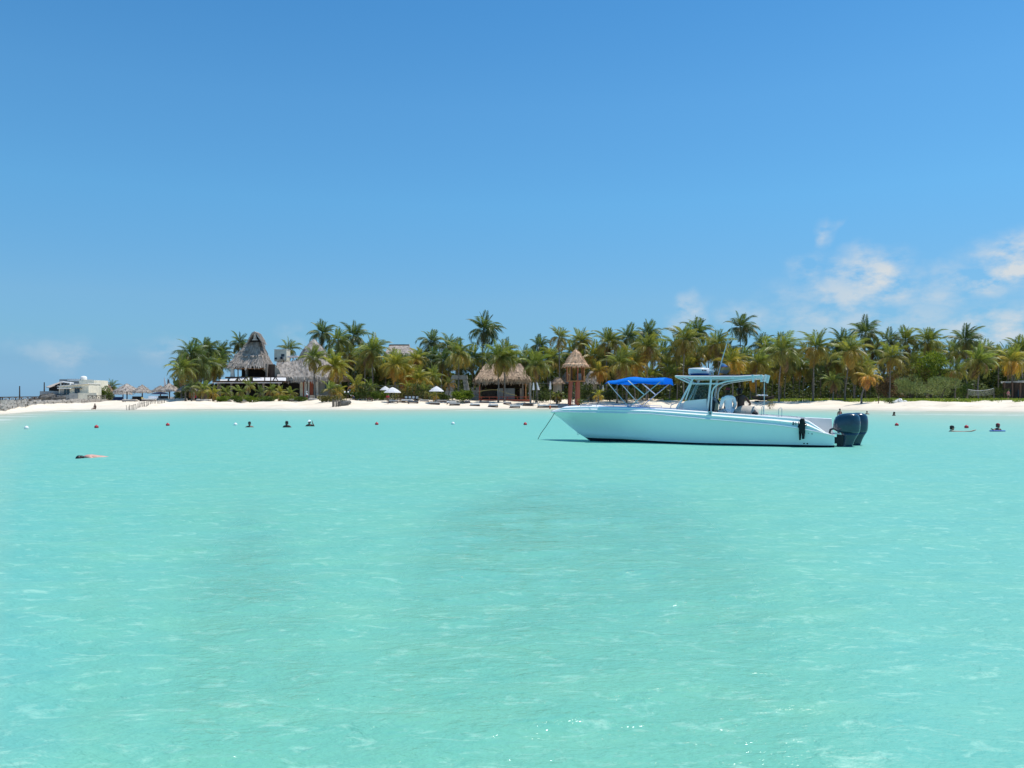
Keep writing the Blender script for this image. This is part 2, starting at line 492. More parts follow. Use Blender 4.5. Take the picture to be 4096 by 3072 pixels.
def sea_material():
    m, nt, b = nmat('sea_water')
    L = lambda a, c: nt.links.new(a, c)
    N = nt.nodes.new
    g = N('ShaderNodeNewGeometry')
    def noise(scale, stretch, detail=4, rough=.55, rot=0.0, dist=0.0):
        mp = N('ShaderNodeMapping'); mp.inputs['Scale'].default_value = (*stretch, 1); mp.inputs['Rotation'].default_value = (0, 0, rot)
        L(g.outputs['Position'], mp.inputs['Vector'])
        n = N('ShaderNodeTexNoise'); n.inputs['Scale'].default_value = scale; n.inputs['Detail'].default_value = detail
        n.inputs['Roughness'].default_value = rough; n.inputs['Distortion'].default_value = dist
        L(mp.outputs[0], n.inputs['Vector'])
        return n.outputs['Fac']
    def ramp(fac, stops):
        r = N('ShaderNodeValToRGB')
        el = r.color_ramp.elements
        el[0].position, el[0].color = stops[0][0], (*stops[0][1], 1)
        el[1].position, el[1].color = stops[-1][0], (*stops[-1][1], 1)
        for p, c in stops[1:-1]:
            e = el.new(p); e.color = (*c, 1)
        L(fac, r.inputs[0])
        return r.outputs[0]
    def mix(f, a, c2, mode='MIX'):
        mx = N('ShaderNodeMix'); mx.data_type = 'RGBA'; mx.blend_type = mode
        for s, v in ((0, f), (6, a), (7, c2)):
            if isinstance(v, (int, float)): mx.inputs[s].default_value = v
            elif isinstance(v, tuple): mx.inputs[s].default_value = (*v, 1)
            else: L(v, mx.inputs[s])
        return mx.outputs[2]
    def math_(op, a, c2=None):
        n = N('ShaderNodeMath'); n.operation = op
        for i, v in enumerate((a, c2)):
            if v is None: continue
            if isinstance(v, (int, float)): n.inputs[i].default_value = v
            else: L(v, n.inputs[i])
        return n.outputs[0]
    at = N('ShaderNodeAttribute'); at.attribute_name = 'offshore'
    off = math_('MULTIPLY', at.outputs['Fac'], 1 / 140.0)          # 0 at the beach, 1 at 140 m out
    wob = math_('MULTIPLY', math_('SUBTRACT', noise(.12, (1, 2), 4), .5), .06)
    off2 = math_('ADD', off, math_('MULTIPLY', wob, 1.6))
    # colour of the water over its sand bottom, from the beach outwards
    body = ramp(off2, [(0.0, (.43, .41, .30)), (.12, (.36, .41, .315)), (.30, (.265, .425, .33)), (.48, (.185, .43, .35)), (.64, (.136, .42, .35)), (.85, (.14, .428, .345)), (.98, (.150, .435, .318))])
    deep = N('ShaderNodeAttribute'); deep.attribute_name = 'deep'
    body = mix(deep.outputs['Fac'], body, (.012, .10, .26))
    # uneven bottom: greener and bluer patches
    patch = noise(.35, (.6, 1.5), 4)
    body = mix(math_('MULTIPLY', ramp(patch, [(.38, (0, 0, 0)), (.62, (1, 1, 1))]), .55), body, mix(1.0, body, (.93, .99, 1.04), 'MULTIPLY'))
    patch2 = noise(1.6, (.5, 1.4), 5, .6, .2)
    body = mix(math_('MULTIPLY', ramp(patch2, [(.42, (0, 0, 0)), (.68, (1, 1, 1))]), .5), body, mix(1.0, body, (1.32, 1.10, 1.0), 'MULTIPLY'))
    # sun caustics painted into the water colour as thin bright flecks
    caustic = noise(7.0, (.6, 1.25), 6, .7, .22, .8)
    ridge = ramp(caustic, [(.54, (0, 0, 0)), (.68, (1, 1, 1))])  # mask of the painted caustic flecks
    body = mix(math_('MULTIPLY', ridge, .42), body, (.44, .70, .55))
    ripple_dark = noise(5.5, (.6, 1.3), 6, .7, .3, .8)  # darker bluish ripple tone, also put into the colour
    body = mix(math_('MULTIPLY', ramp(ripple_dark, [(.54, (0, 0, 0)), (.70, (1, 1, 1))]), .45), body, mix(1.0, body, (.62, .86, .92), 'MULTIPLY'))
    # thin foam lines close to the beach
    fo = noise(.5, (.08, .20), 5, .6, .0, .4)
    band = ramp(off, [(.0, (.35, .35, .35)), (.05, (1, 1, 1)), (.2, (.8, .8, .8)), (.30, (0, 0, 0))])
    foam = math_('MULTIPLY', ramp(fo, [(.53, (0, 0, 0)), (.63, (1, 1, 1))]), band)
    fb = noise(1.2, (.4, .6), 4, .65)
    foam = math_('MULTIPLY', foam, ramp(fb, [(.42, (0, 0, 0)), (.60, (1, 1, 1))]))
    body = mix(math_('MULTIPLY', foam, .85), body, (.86, .88, .86))
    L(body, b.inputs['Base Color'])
    L(ramp(off, [(0, (.6,) * 3), (.3, (.52,) * 3), (.84, (.5,) * 3), (.94, (.42,) * 3), (.985, (.1,) * 3)]), b.inputs['Roughness'])
    b.inputs['IOR'].default_value = 1.333
    b.inputs['Specular IOR Level'].default_value = .5
    # ripples
    prev = None
    for (h_, dist) in ((noise(1.1, (.7, 1.6), 3, .5, .18, .3), .026), (noise(4.2, (.75, 1.5), 4, .6, .1, .4), .026), (noise(9, (.8, 1.5), 4, .6, .25, .5), .016), (noise(19, (.8, 1.4), 3, .55, -.1), .0085),
                      (noise(34, (.8, 1.3), 2, .5, .3), .0045)):
        bp = N('ShaderNodeBump'); bp.inputs['Strength'].default_value = 1.0; bp.inputs['Distance'].default_value = dist
        L(h_, bp.inputs['Height'])
        if prev is not None: L(prev.outputs[0], bp.inputs['Normal'])
        prev = bp
    L(prev.outputs[0], b.inputs['Normal'])
    return m
sea_mat = sea_material()
wrng = np.random.RandomState(4)
def wave_height(X, Y, spacing):
    z = np.zeros_like(X)
    for i in range(46):
        lam = 0.35 * (16.0 ** (i / 45.0))               # wavelengths 0.35 to 5.6 m
        ang = math.pi / 2 + .25 + wrng.normal(0, .55)    # mostly running towards the beach
        k = 2 * math.pi / lam
        amp = 0.0125 * lam ** .62 * wrng.uniform(.3, 1.0) * .24
        ph = wrng.uniform(0, 6.28)
        fade = np.clip((lam - 2.2 * spacing) / (1.5 * spacing + 1e-6), 0, 1)
        z += amp * fade * np.sin(k * (math.cos(ang) * X + math.sin(ang) * Y) + ph)
    return z
rows = 640
iy = np.linspace(1 / 1.9, 1 / 135.0, rows)
Yr = np.concatenate([1 / iy, np.array([150, 200, 300, 500, 900, 1700, 3500, 8000])])
tc_ = np.concatenate([np.linspace(-1.6, -.76, 60, endpoint=False), np.linspace(-.76, .76, 620), np.linspace(.77, 1.6, 60)])
TT, YY = np.meshgrid(tc_, Yr)
XX = TT * YY
dY = np.gradient(Yr)[:, None] * np.ones_like(XX)
dY = np.maximum(np.abs(dY), np.abs(np.gradient(tc_))[None, :] * YY)
ZZ = wave_height(XX, YY, dY)
SHY = shore_Y(TT)
offs = SHY - YY
ZZ = ZZ * np.clip(offs / 25.0, .15, 1)
ZZ[YY > 148] = 0
end_ = np.interp(TT, [-.5, -.43, -.38], [225, 235, 900])
deep_ = np.clip((YY - end_ + 30) / 60.0, 0, 1)
offA = np.where(YY > SHY + 60, 140, np.maximum(offs, 0))
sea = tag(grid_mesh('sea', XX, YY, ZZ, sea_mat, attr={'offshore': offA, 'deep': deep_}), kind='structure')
# the rest of the sea, beside and behind the viewer
tX = np.linspace(-9000, 9000, 61); tY = np.linspace(-9000, 4, 61)
BX, BY = np.meshgrid(tX, tY)
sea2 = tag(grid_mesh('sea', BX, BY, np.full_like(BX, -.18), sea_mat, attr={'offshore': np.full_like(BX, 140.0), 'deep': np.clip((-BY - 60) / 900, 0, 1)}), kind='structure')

# ------------------------------------------------------------------ beach
def sand_material():
    m, nt, b = nmat('sand')
    L = lambda a, c: nt.links.new(a, c)
    N = nt.nodes.new
    g = N('ShaderNodeNewGeometry')
    sp = N('ShaderNodeSeparateXYZ'); L(g.outputs['Position'], sp.inputs[0])
    def noise(scale, stretch=(1, 1), detail=6, rough=.6):
        mp = N('ShaderNodeMapping'); mp.inputs['Scale'].default_value = (*stretch, 1)
        L(g.outputs['Position'], mp.inputs['Vector'])
        n = N('ShaderNodeTexNoise'); n.inputs['Scale'].default_value = scale; n.inputs['Detail'].default_value = detail; n.inputs['Roughness'].default_value = rough
        L(mp.outputs[0], n.inputs['Vector'])
        return n.outputs['Fac']
    def ramp(fac, stops):
        r = N('ShaderNodeValToRGB'); el = r.color_ramp.elements
        el[0].position, el[0].color = stops[0][0], (*stops[0][1], 1)
        el[1].position, el[1].color = stops[-1][0], (*stops[-1][1], 1)
        for p, c in stops[1:-1]:
            e = el.new(p); e.color = (*c, 1)
        L(fac, r.inputs[0]); return r.outputs[0]
    def mix(f, a, c2):
        mx = N('ShaderNodeMix'); mx.data_type = 'RGBA'
        for s, v in ((0, f), (6, a), (7, c2)):
            if isinstance(v, (int, float)): mx.inputs[s].default_value = v
            elif isinstance(v, tuple): mx.inputs[s].default_value = (*v, 1)
            else: L(v, mx.inputs[s])
        return mx.outputs[2]
    def mul(a, c2):
        n = N('ShaderNodeMath'); n.operation = 'MULTIPLY'
        for i, v in enumerate((a, c2)):
            if isinstance(v, (int, float)): n.inputs[i].default_value = v
            else: L(v, n.inputs[i])
        return n.outputs[0]
    base = ramp(noise(.35), [(.3, (.69, .595, .46)), (.7, (.79, .705, .57))])
    base = mix(mul(ramp(noise(6, (1, 1), 3), [(.55, (0, 0, 0)), (.7, (1, 1, 1))]), .35), base, (.56, .50, .42))
    # wet strip at the water's edge
    zr = N('ShaderNodeMapRange'); zr.inputs['From Min'].default_value = .08; zr.inputs['From Max'].default_value = .48
    zr.inputs['To Min'].default_value = 1; zr.inputs['To Max'].default_value = 0
    zn = N('ShaderNodeMath'); zn.operation = 'ADD'
    L(sp.outputs[2], zn.inputs[0]); L(mul(noise(.5, (.4, 1), 3), .12), zn.inputs[1])
    L(zn.outputs[0], zr.inputs['Value'])
    base = mix(mul(zr.outputs[0], .55), base, (.48, .46, .40))
    # line of dried weed and trodden sand half way up
    wr = ramp(sp.outputs[2], [(.42, (0, 0, 0)), (.56, (1, 1, 1)), (.70, (1, 1, 1)), (.86, (0, 0, 0))])
    wk = mul(wr, ramp(noise(.9, (.22, 1.6), 6, .7), [(.56, (0, 0, 0)), (.66, (1, 1, 1))]))
    base = mix(mul(wk, .55), base, (.30, .25, .20))
    # leaf litter under the palms
    lt = ramp(sp.outputs[2], [(1.50, (0, 0, 0)), (1.72, (1, 1, 1))])
    # (ramp positions clamp at 1, so use a map range for the upper ground)
    mr = N('ShaderNodeMapRange'); mr.inputs['From Min'].default_value = 1.58; mr.inputs['From Max'].default_value = 1.72
    L(sp.outputs[2], mr.inputs['Value'])
    litter = mul(mr.outputs[0], ramp(noise(.5, (1, 1), 5), [(.40, (0, 0, 0)), (.60, (1, 1, 1))]))
    base = mix(mul(litter, .7), base, (.24, .18, .11))
    L(base, b.inputs['Base Color'])
    b.inputs['Roughness'].default_value = .95
    b.inputs['Specular IOR Level'].default_value = .15
    bp = N('ShaderNodeBump'); bp.inputs['Strength'].default_value = .9; bp.inputs['Distance'].default_value = .10
    L(noise(2.2, (1, 1), 5), bp.inputs['Height']); L(bp.outputs[0], b.inputs['Normal'])
    return m
tb = np.linspace(-1.5, 1.5, 520)
sb = np.concatenate([np.linspace(-25, -2, 8), np.linspace(-1.5, 30, 100), np.array([34, 40, 48, 58, 70, 85, 105, 130, 170, 230, 320, 500, 800])])
TB, SB = np.meshgrid(tb, sb)
YB = shore_Y(TB) + SB
XB = TB * YB
brng = np.random.RandomState(3)
ZB = ground_np(TB, YB)
for i in range(26):
    lam = brng.uniform(1.6, 14); a = brng.uniform(0, 6.28); k = 2 * math.pi / lam
    ZB = ZB + .011 * lam ** .6 * np.sin(k * (math.cos(a) * XB + math.sin(a) * YB) + brng.uniform(0, 6.28)) * np.clip(SB / 6, 0, 1)
beach = tag(grid_mesh('beach', XB, YB, ZB, sand_material()), kind='structure')
# ------------------------------------------------------------------ thatch
def ring_ngon(cx, cy, z, rx, ry, n=24, p=2.0, rot=0.0):
    out = []
    for k in range(n):
        a = 2 * math.pi * k / n + rot
        c, s = math.cos(a), math.sin(a)
        out.append(Vector((cx + rx * math.copysign(abs(c) ** (2 / p), c), cy + ry * math.copysign(abs(s) ** (2 / p), s), z)))
    return out
def thatch(name, rings, material, parent, tufts=500, tl=.8, tw=.10, closed=True, fringe=True, seed=1, rough=.07):
    """layered roof: a lumpy skin from eave to ridge, with bundles of straw lying down the slope and a ragged fringe at the eave"""
    r = random.Random(seed)
    mb = MB()
    n = len(rings[0])
    jit = []
    for ri, ring in enumerate(rings):
        c = sum(ring, Vector()) / n
        jr = []
        for p in ring:
            d = (p - c); d.z = 0
            if d.length > 1e-6: d.normalize()
            jr.append(p + d * r.uniform(-rough, rough) + Vector((0, 0, r.uniform(-rough, rough) * .6)))
        jit.append(jr)
    mb.loft(jit, closed=closed, caps=False)
    if closed:
        mb.f.append(tuple((len(rings) - 1) * n + k for k in range(n)))
    segs = []
    m = n if closed else n - 1
    for i in range(len(jit) - 1):
        for k in range(m):
            a, b, c, d = jit[i][k], jit[i][(k + 1) % n], jit[i + 1][(k + 1) % n], jit[i + 1][k]
            ar = ((b - a).cross(d - a)).length
            segs.append((ar + 1e-5, a, b, c, d))
    wts = [s[0] for s in segs]
    cen = sum((sum(rg, Vector()) for rg in jit), Vector()) / (n * len(jit))
    def tuft(p, down, nrm, L, w):
        side = down.cross(nrm)
        if side.length < 1e-6: return
        side.normalize()
        q = p + down * L
        mb.add([p - side * w / 2 + nrm * .02, p + side * w / 2 + nrm * .02, q + side * w * .35 + nrm * r.uniform(.05, .13), q - side * w * .35 + nrm * r.uniform(.05, .13)], [(0, 1, 2, 3)])
    for s in r.choices(segs, wts, k=tufts):
        _, a, b, c, d = s
        u, v = r.random(), r.random()
        p = (a * (1 - u) + b * u) * (1 - v) + (d * (1 - u) + c * u) * v
        down = (a * (1 - u) + b * u) - (d * (1 - u) + c * u)
        if down.length < 1e-4: continue
        down.normalize()
        nrm = (b - a).cross(d - a)
        if nrm.length < 1e-9: continue
        nrm.normalize()
        if nrm.dot(p - cen) < 0: nrm = -nrm
        dn = down + Vector((r.uniform(-.15, .15), r.uniform(-.15, .15), 0))
        tuft(p, dn.normalized(), nrm, tl * r.uniform(.5, 1.2), tw * r.uniform(.6, 1.6))
    if fringe:
        for k in range(m):
            a, b = jit[0][k], jit[0][(k + 1) % n]
            ln = (b - a).length
            out = ((a + b) / 2 - Vector((cen.x, cen.y, (a.z + b.z) / 2))); out.z = 0
            if out.length > 1e-6: out.normalize()
            for q in range(max(1, int(ln / (tw * 1.1)))):
                p = a.lerp(b, r.random()) + Vector((0, 0, .08))
                dn = (Vector((0, 0, -1)) + out * r.uniform(-.15, .45)).normalized()
                tuft(p, dn, out, tl * r.uniform(.35, .75), tw * r.uniform(.8, 1.6))
    return mb.build(name, material, parent, recalc=False)
def lerp_rings(a, b, k, bulge=0.0):
    out = []
    for i in range(1, k):
        t = i / k
        out.append([p.lerp(q, t) + (p - q) * 0 + Vector((0, 0, bulge * math.sin(math.pi * t))) for p, q in zip(a, b)])
    return out
def dense(*rings, k=4, bulge=0.0):
    out = [rings[0]]
    for a, b in zip(rings, rings[1:]):
        out += lerp_rings(a, b, k, bulge) + [b]
    return out
def rect_ring(x0, x1, y0, y1, z, n=8, drop=0.0):
    """rectangle outline, n points a side; corners may hang lower"""
    pts = []
    cs = [(x0, y0), (x1, y0), (x1, y1), (x0, y1)]
    for i in range(4):
        a, b = cs[i], cs[(i + 1) % 4]
        for k in range(n):
            t = k / n
            pts.append(Vector((a[0] + (b[0] - a[0]) * t, a[1] + (b[1] - a[1]) * t, z - drop * abs(2 * t - 1) ** 3)))
    return pts

# ================================================================== two-storey house with the tall thatched roof
YH = 168.0
def h(px, py, dy=0.0):
    return P(px, py, YH + dy)
gz = G(X_at(1010, YH), YH)
house = empty('beach_house', (X_at(1010, YH), YH, gz), 0, 'two-storey open beach house under a tall grey thatched roof with a hooded peak', 'house')
xl, xr = X_at(919, YH), X_at(1089, YH + 7)
ze = h(0, 1464).z
D0, D1 = YH - .5, YH + 7.5
def xr_(px, d): return X_at(px, YH + d)
e0 = rect_ring(xl - .3, xr + .5, D0, D1, ze, 9)
e1 = rect_ring(X_at(931, YH), xr_(1079, 6), D0 + 1.0, D1 - 1.0, h(0, 1432).z, 9)
e1b = rect_ring(X_at(937, YH), xr_(1074, 6), D0 + 1.15, D1 - 1.2, h(0, 1421).z, 9)
e1c = rect_ring(X_at(938, YH), xr_(1073, 6), D0 + 1.45, D1 - 1.4, h(0, 1418).z, 9)
e2 = rect_ring(X_at(980, YH), xr_(1047, 4), D0 + 2.3, D1 - 2.6, h(0, 1366).z, 9)
e3 = rect_ring(X_at(993, YH), xr_(1035, 3.5), D0 + 2.9, D1 - 3.1, h(0, 1347).z, 9)
thatch('roof', dense(e0, e1, k=3) + [e1b, e1c] + dense(e1c, e2, e3, k=4)[1:], M['thatch_grey'], house, 1500, 1.0, .14, seed=2)
# hood over the smoke gap: two short slopes on a ridge that juts towards the sea
hood = MB()
apx = h(1013, 1326)
ridge_f, ridge_b = Vector((apx.x, D0 + 1.0, apx.z)), Vector((apx.x, D0 + 6.5, apx.z))
hr = []
for (sx, kf) in ((-1, 0), (1, 0)):
    for (yy, ext) in ((D0 + 1.0, 1.0), (D0 + 6.5, 1.0)):
        pass
def hood_profile(y, k):
    pts = [(-29, 1366), (-23, 1353), (-16, 1341), (-8, 1330), (0, 1324), (8, 1330), (16, 1341), (24, 1354), (31, 1368)]
    return [Vector((apx.x + dx * YH / F * k, y, h(0, py).z)) for dx, py in pts]
hood_rings = [hood_profile(D0 + 1.2, 1.0), hood_profile(D0 + 2.2, 1.0), hood_profile(D0 + 3.2, 1.0), hood_profile(D0 + 4.2, .97)]
inner = [[p + Vector((0, 0, -.35)) for p in rg] for rg in hood_rings]
hood.loft(hood_rings, closed=False); hood.loft(inner, closed=False)
for i in range(8):
    hood.add([hood_rings[0][i], hood_rings[0][i + 1], inner[0][i + 1], inner[0][i]], [(0, 1, 2, 3)])
rr = random.Random(5)
for i in range(260):
    j = rr.randrange(8); t = rr.random(); y = rr.uniform(D0 + 1.2, D0 + 4.2)
    a, b = hood_rings[0][j], hood_rings[0][j + 1]
    p = a.lerp(b, t); p.y = y
    dn = (a - b if a.z < b.z else b - a).normalized()
    nrm = Vector((-(b - a).z, 0, (b - a).x)).normalized()
    if nrm.z < 0: nrm = -nrm
    q = p + dn * rr.uniform(.4, .9)
    hood.add([p + Vector((0, -.07, 0)) + nrm * .02, p + Vector((0, .07, 0)) + nrm * .02, q + Vector((0, .05, 0)) + nrm * .1, q + Vector((0, -.05, 0)) + nrm * .1], [(0, 1, 2, 3)])
hood.build('roof_hood', M['thatch_grey'], house, recalc=False)
MB().prism([(apx.x - 1.25, h(0, 1366).z), (apx.x + 1.3, h(0, 1366).z), (apx.x + .05, h(0, 1334).z)], 'y', D0 + 2.0, D0 + 2.06).build('gable_shade', M['dark_void'], house)  # near-black sheet painted in for the shade inside the open hood
gb = MB()
for (dx, w) in ((-5, .1), (0, .1), (5, .1)):
    gb.bar((apx.x + dx * YH / F, D0 + 1.6, h(0, 1357).z), (apx.x + dx * YH / F * .4, D0 + 1.6, h(0, 1332).z), w)
gb.bar((apx.x - .6, D0 + 1.6, h(0, 1358).z), (apx.x + .6, D0 + 1.6, h(0, 1358).z), .1)
gb.build('gable_post', M['white_plaster'], house)
# upper floor
zf = h(0, 1508).z
MB().span((X_at(903, YH), D0 + .1, zf - .3), (X_at(1122, YH), D1, zf)).build('upper_floor', M['wood_brown'], house)
for (pa, pb, pc, pd) in ((921, 935, 925, 932), (982, 988, 981, 990), (1063, 1067, 1062, 1068)):
    m_ = MB()
    zb_, zt_ = zf, ze + .5
    rings = []
    for t, (a, b) in ((0, (pa - .5, pb + .5)), (1, (pc, pd))):
        z = zb_ + (zt_ - zb_) * t
        x0, x1 = X_at(a, YH), X_at(b, YH)
        rings.append([Vector((x0, D0 + .5, z)), Vector((x1, D0 + .5, z)), Vector((x1, D0 + 1.1, z)), Vector((x0, D0 + 1.1, z))])
    m_.loft(rings)
    m_.build('column', M['white_plaster'] if pa == 921 else M['wood_grey'], house)
MB().span((X_at(924, YH), D0 + .6, h(0, 1476).z), (X_at(1066, YH), D0 + .75, h(0, 1473.5).z)).build('beam', M['wood_orange'], house)
MB().span((X_at(926, YH), D1 - 1.2, zf), (X_at(1092, YH), D1 - 1.0, ze + .4)).build('back_wall', M['wood_dark'], house)
MB().span((X_at(1068, YH), D0 + 1.5, zf), (X_at(1094, YH), D0 + 1.7, ze + .4)).build('timber_wall', M['wood_brown'], house)
w_ = MB(); w_.prism([(X_at(1095, YH), zf), (X_at(1122, YH), zf), (X_at(1112, YH), h(0, 1478).z), (X_at(1095, YH), h(0, 1462).z)], 'y', D0 + 1.3, D0 + 1.6)
w_.build('side_wall', M['tan_plaster'], house)
MB().prism([(X_at(1036, YH), h(0, 1475.5).z), (X_at(1062, YH), h(0, 1475.5).z), (X_at(1062, YH), h(0, 1489).z), (X_at(1054, YH), h(0, 1489).z)], 'y', D0 + 2.2, D0 + 2.3).build('sail_blind', M['tan_plaster'], house)
# balustrade of the terrace: white panels between dark timbers
zr0, zr1 = h(0, 1523).z, h(0, 1509).z
yb = D0 - 1.6
xa, xb = X_at(878, YH), X_at(1146, YH)
for (pa, pb, zt) in ((880, 914, 1516), (919, 946, 1512), (954, 980, 1510.5), (983, 998, 1510), (1012, 1057, 1509.5), (1061, 1082, 1510), (1085, 1099, 1510), (1101, 1144, 1510)):
    Yp = yb + 1.5; up_ = Vector((0, -.03, .05))
    q4 = [P(pa, 1523, yb), P(pb, 1523, yb), P(pb, zt, Yp), P(pa, zt + (1.5 if pa < 930 else 0), Yp)]
    MB().add(q4 + [p - up_ for p in q4], [(0, 1, 2, 3), (7, 6, 5, 4), (0, 4, 5, 1), (1, 5, 6, 2), (2, 6, 7, 3), (3, 7, 4, 0)]).build('awning_panel', M['white_cloth'], house)
for (a, b) in ((((911, 1523), (921, 1509))), ((942, 1523), (953, 1509)), ((953, 1509), (962, 1523)), ((972, 1523), (984, 1509)), ((984, 1509), (992, 1523)), ((1092, 1523), (1101, 1506)), ((1101, 1506), (1111, 1523)), ((1059, 1523), (1059, 1508)), ((1083, 1523), (1083, 1508))):
    MB().bar(P(*a, yb - .12), P(*b, yb - .12), .17).build('railing_brace', M['wood_dark'], house)
MB().bar(P(905, 1508.5, yb), P(1146, 1508.5, yb), .16).build('handrail', M['wood_brown'], house)
MB().span((xa - .3, yb - .15, h(0, 1530).z), (xb, D0 + 4, h(0, 1524).z)).build('terrace_slab', M['wood_brown'], house)
MB().span((xa - .6, yb - .6, h(0, 1533.5).z), (X_at(1140, YH), yb - .2, h(0, 1531).z)).build('awning_edge', M['white_cloth'], house)
for px_ in (885, 938, 1000, 1065, 1126):
    MB().span((X_at(px_ - 3, YH), yb + .1, gz), (X_at(px_ + 3, YH), yb + .5, h(0, 1531).z)).build('post', M['wood_grey'], house)
MB().span((xa, D0 + 3.9, gz), (X_at(1150, YH), D0 + 4.1, h(0, 1531).z)).build('dark_interior', M['dark_void'], house)  # near-black sheet, the shade of the open ground floor put into its colour
MB().span((xa - .4, yb - .2, gz - .3), (X_at(1150, YH), D0 + 4, gz + .25)).build('terrace_floor', M['wood_dark'], house)

# ================================================================== thatched wing with the round peak
YW = 171.0
wing = empty('thatched_house', (X_at(1260, YW), YW, gz), 0, 'long low grey thatched house with a round peaked roof beside the tall roof', 'house')
def w(px, py):
    return P(px, py, YW)
zw = w(0, 1523).z
yf, ybk = YW - 3.0, YW + 10
prof = [(1096, 1448), (1120, 1446), (1160, 1444), (1190, 1436), (1210, 1420), (1225, 1408), (1250, 1408), (1275, 1414), (1300, 1440), (1330, 1468), (1355, 1496)]
tops = []
N_ = 28
for k in range(N_):
    px_ = 1100 + (1366 - 1100) * k / (N_ - 1)
    py_ = np.interp(px_, [p[0] for p in prof], [p[1] for p in prof])
    tops.append((px_, float(py_)))
r_e = [Vector((X_at(1128 + (1372 - 1128) * k / (N_ - 1), YW), yf + (.0 if k < N_ - 3 else (k - N_ + 3) * 1.0), zw + (0.25 if k >= N_ - 2 else 0))) for k in range(N_)]
r_m0 = [Vector((X_at(1126 + (1374 - 1126) * k / (N_ - 1), YW), yf + .15 + (0 if k < N_ - 3 else (k - N_ + 3) * 1.0), zw + .8)) for k in range(N_)]
r_m = [Vector((X_at(1113 + (1370 - 1113) * k / (N_ - 1), YW), yf + 1.8, zw + .8 + (P(0, tops[k][1], YW).z - zw - .8) * .42)) for k in range(N_)]
r_t = [Vector((X_at(tops[k][0], YW), yf + 4.2, P(0, tops[k][1], YW).z)) for k in range(N_)]
r_b = [Vector((X_at(tops[k][0], YW), ybk, zw)) for k in range(N_)]
thatch('roof', dense(r_e, r_m0, k=2) + dense(r_m0, r_m, r_t, k=4)[1:] + [r_b], M['thatch_grey'], wing, 1700, .9, .13, closed=False, seed=8)
cz = [w(0, y).z for y in (1424, 1414, 1400, 1388, 1370, 1352)]
cr_ = [56, 52, 45, 36, 19, 3]
cx_, cy_ = X_at(1240, YW), YW + 3.2
thatch('upper_roof', dense(*[ring_ngon(cx_, cy_, z, r_ * YW / F, r_ * YW / F * .9, 20) for z, r_ in zip(cz, cr_)], k=2), M['thatch_grey'], wing, 500, .8, .13, seed=9)
MB().span((X_at(1150, YW), YW + .5, gz), (X_at(1362, YW), YW + .8, zw + .4)).build('front_wall', M['grey_plaster'], wing)
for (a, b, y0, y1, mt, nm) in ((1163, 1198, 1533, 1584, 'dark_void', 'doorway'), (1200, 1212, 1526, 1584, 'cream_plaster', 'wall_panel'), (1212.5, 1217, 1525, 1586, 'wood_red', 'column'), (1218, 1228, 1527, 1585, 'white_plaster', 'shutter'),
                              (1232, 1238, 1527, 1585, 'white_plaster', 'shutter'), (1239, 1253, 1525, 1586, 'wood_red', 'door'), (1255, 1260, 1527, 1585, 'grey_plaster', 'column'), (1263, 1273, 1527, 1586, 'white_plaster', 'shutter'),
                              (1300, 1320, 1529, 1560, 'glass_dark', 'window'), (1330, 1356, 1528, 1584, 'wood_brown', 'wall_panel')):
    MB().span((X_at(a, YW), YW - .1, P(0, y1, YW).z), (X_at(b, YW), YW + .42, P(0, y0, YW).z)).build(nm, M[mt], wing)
MB().span((X_at(1170, YW), YW - 1.4, P(0, 1529, YW).z), (X_at(1200, YW), YW - .2, P(0, 1526, YW).z)).build('awning', M['white_cloth'], wing)
MB().span((X_at(1243, YW), YW - .3, P(0, 1524, YW).z), (X_at(1249, YW), YW - .15, P(0, 1520.5, YW).z)).build('lamp', M['white_plaster'], wing)
# low stone terrace wall before the doors
tw_ = empty('low_wall', on_ground(1290, 165), 0, 'low pale stone wall in front of the thatched house doors', 'wall')
sw = random.Random(3)
for row in range(3):
    x = 1236 + row * 2
    while x < 1345:
        wd = sw.uniform(7, 12)
        zz = G(X_at(1290, 165), 165) + row * .32
        MB().box((X_at(x + wd / 2, 165), 165 + sw.uniform(-.05, .05), zz + .16), (wd * 165 / F - .05, .5, .29), (0, 0, sw.uniform(-.03, .03))).build('stone', M['stone'], tw_)
        x += wd
# white roof room with cooling unit
YR = 178.0
room = empty('rooftop_room', P(1121, 1440, YR), 0, 'small cream flat-topped block with a cooling unit, above the thatch', 'building')
MB().span((X_at(1097, YR), YR, P(0, 1445, YR).z), (X_at(1146, YR), YR + 3, P(0, 1399, YR).z)).build('wall', M['cream_plaster'], room)
MB().span((X_at(1096, YR), YR - .1, P(0, 1399, YR).z), (X_at(1147, YR), YR + 3.1, P(0, 1397, YR).z)).build('roof', M['white_plaster'], room)
MB().span((X_at(1124.5, YR), YR - .04, P(0, 1427, YR).z), (X_at(1138, YR), YR + .1, P(0, 1416, YR).z)).build('window', M['glass_dark'], room)
MB().span((X_at(1098, YR), YR - .04, P(0, 1438, YR).z), (X_at(1108, YR), YR + .1, P(0, 1430, YR).z)).build('window', M['glass_dark'], room)
ac = MB().span((X_at(1123, YR), YR - .7, P(0, 1438, YR).z), (X_at(1139, YR), YR - .12, P(0, 1427, YR).z)).build('cooling_unit', M['grey_plaster'], room)
fan = MB(); fan.lathe([(.24, 0), (.24, .05), (.08, .07)], (0, 0, 0), 14)
f_ = fan.build('fan_grille', M['cloth_black'], ac, local=True); f_.rotation_euler = (R(90), 0, 0); f_.location = (X_at(1130, YR), YR - .72, P(0, 1432.5, YR).z)
aw = empty('roof_awning', P(1176, 1440, 177), 0, 'white fabric awning on thin posts above the thatch ridge', 'awning')
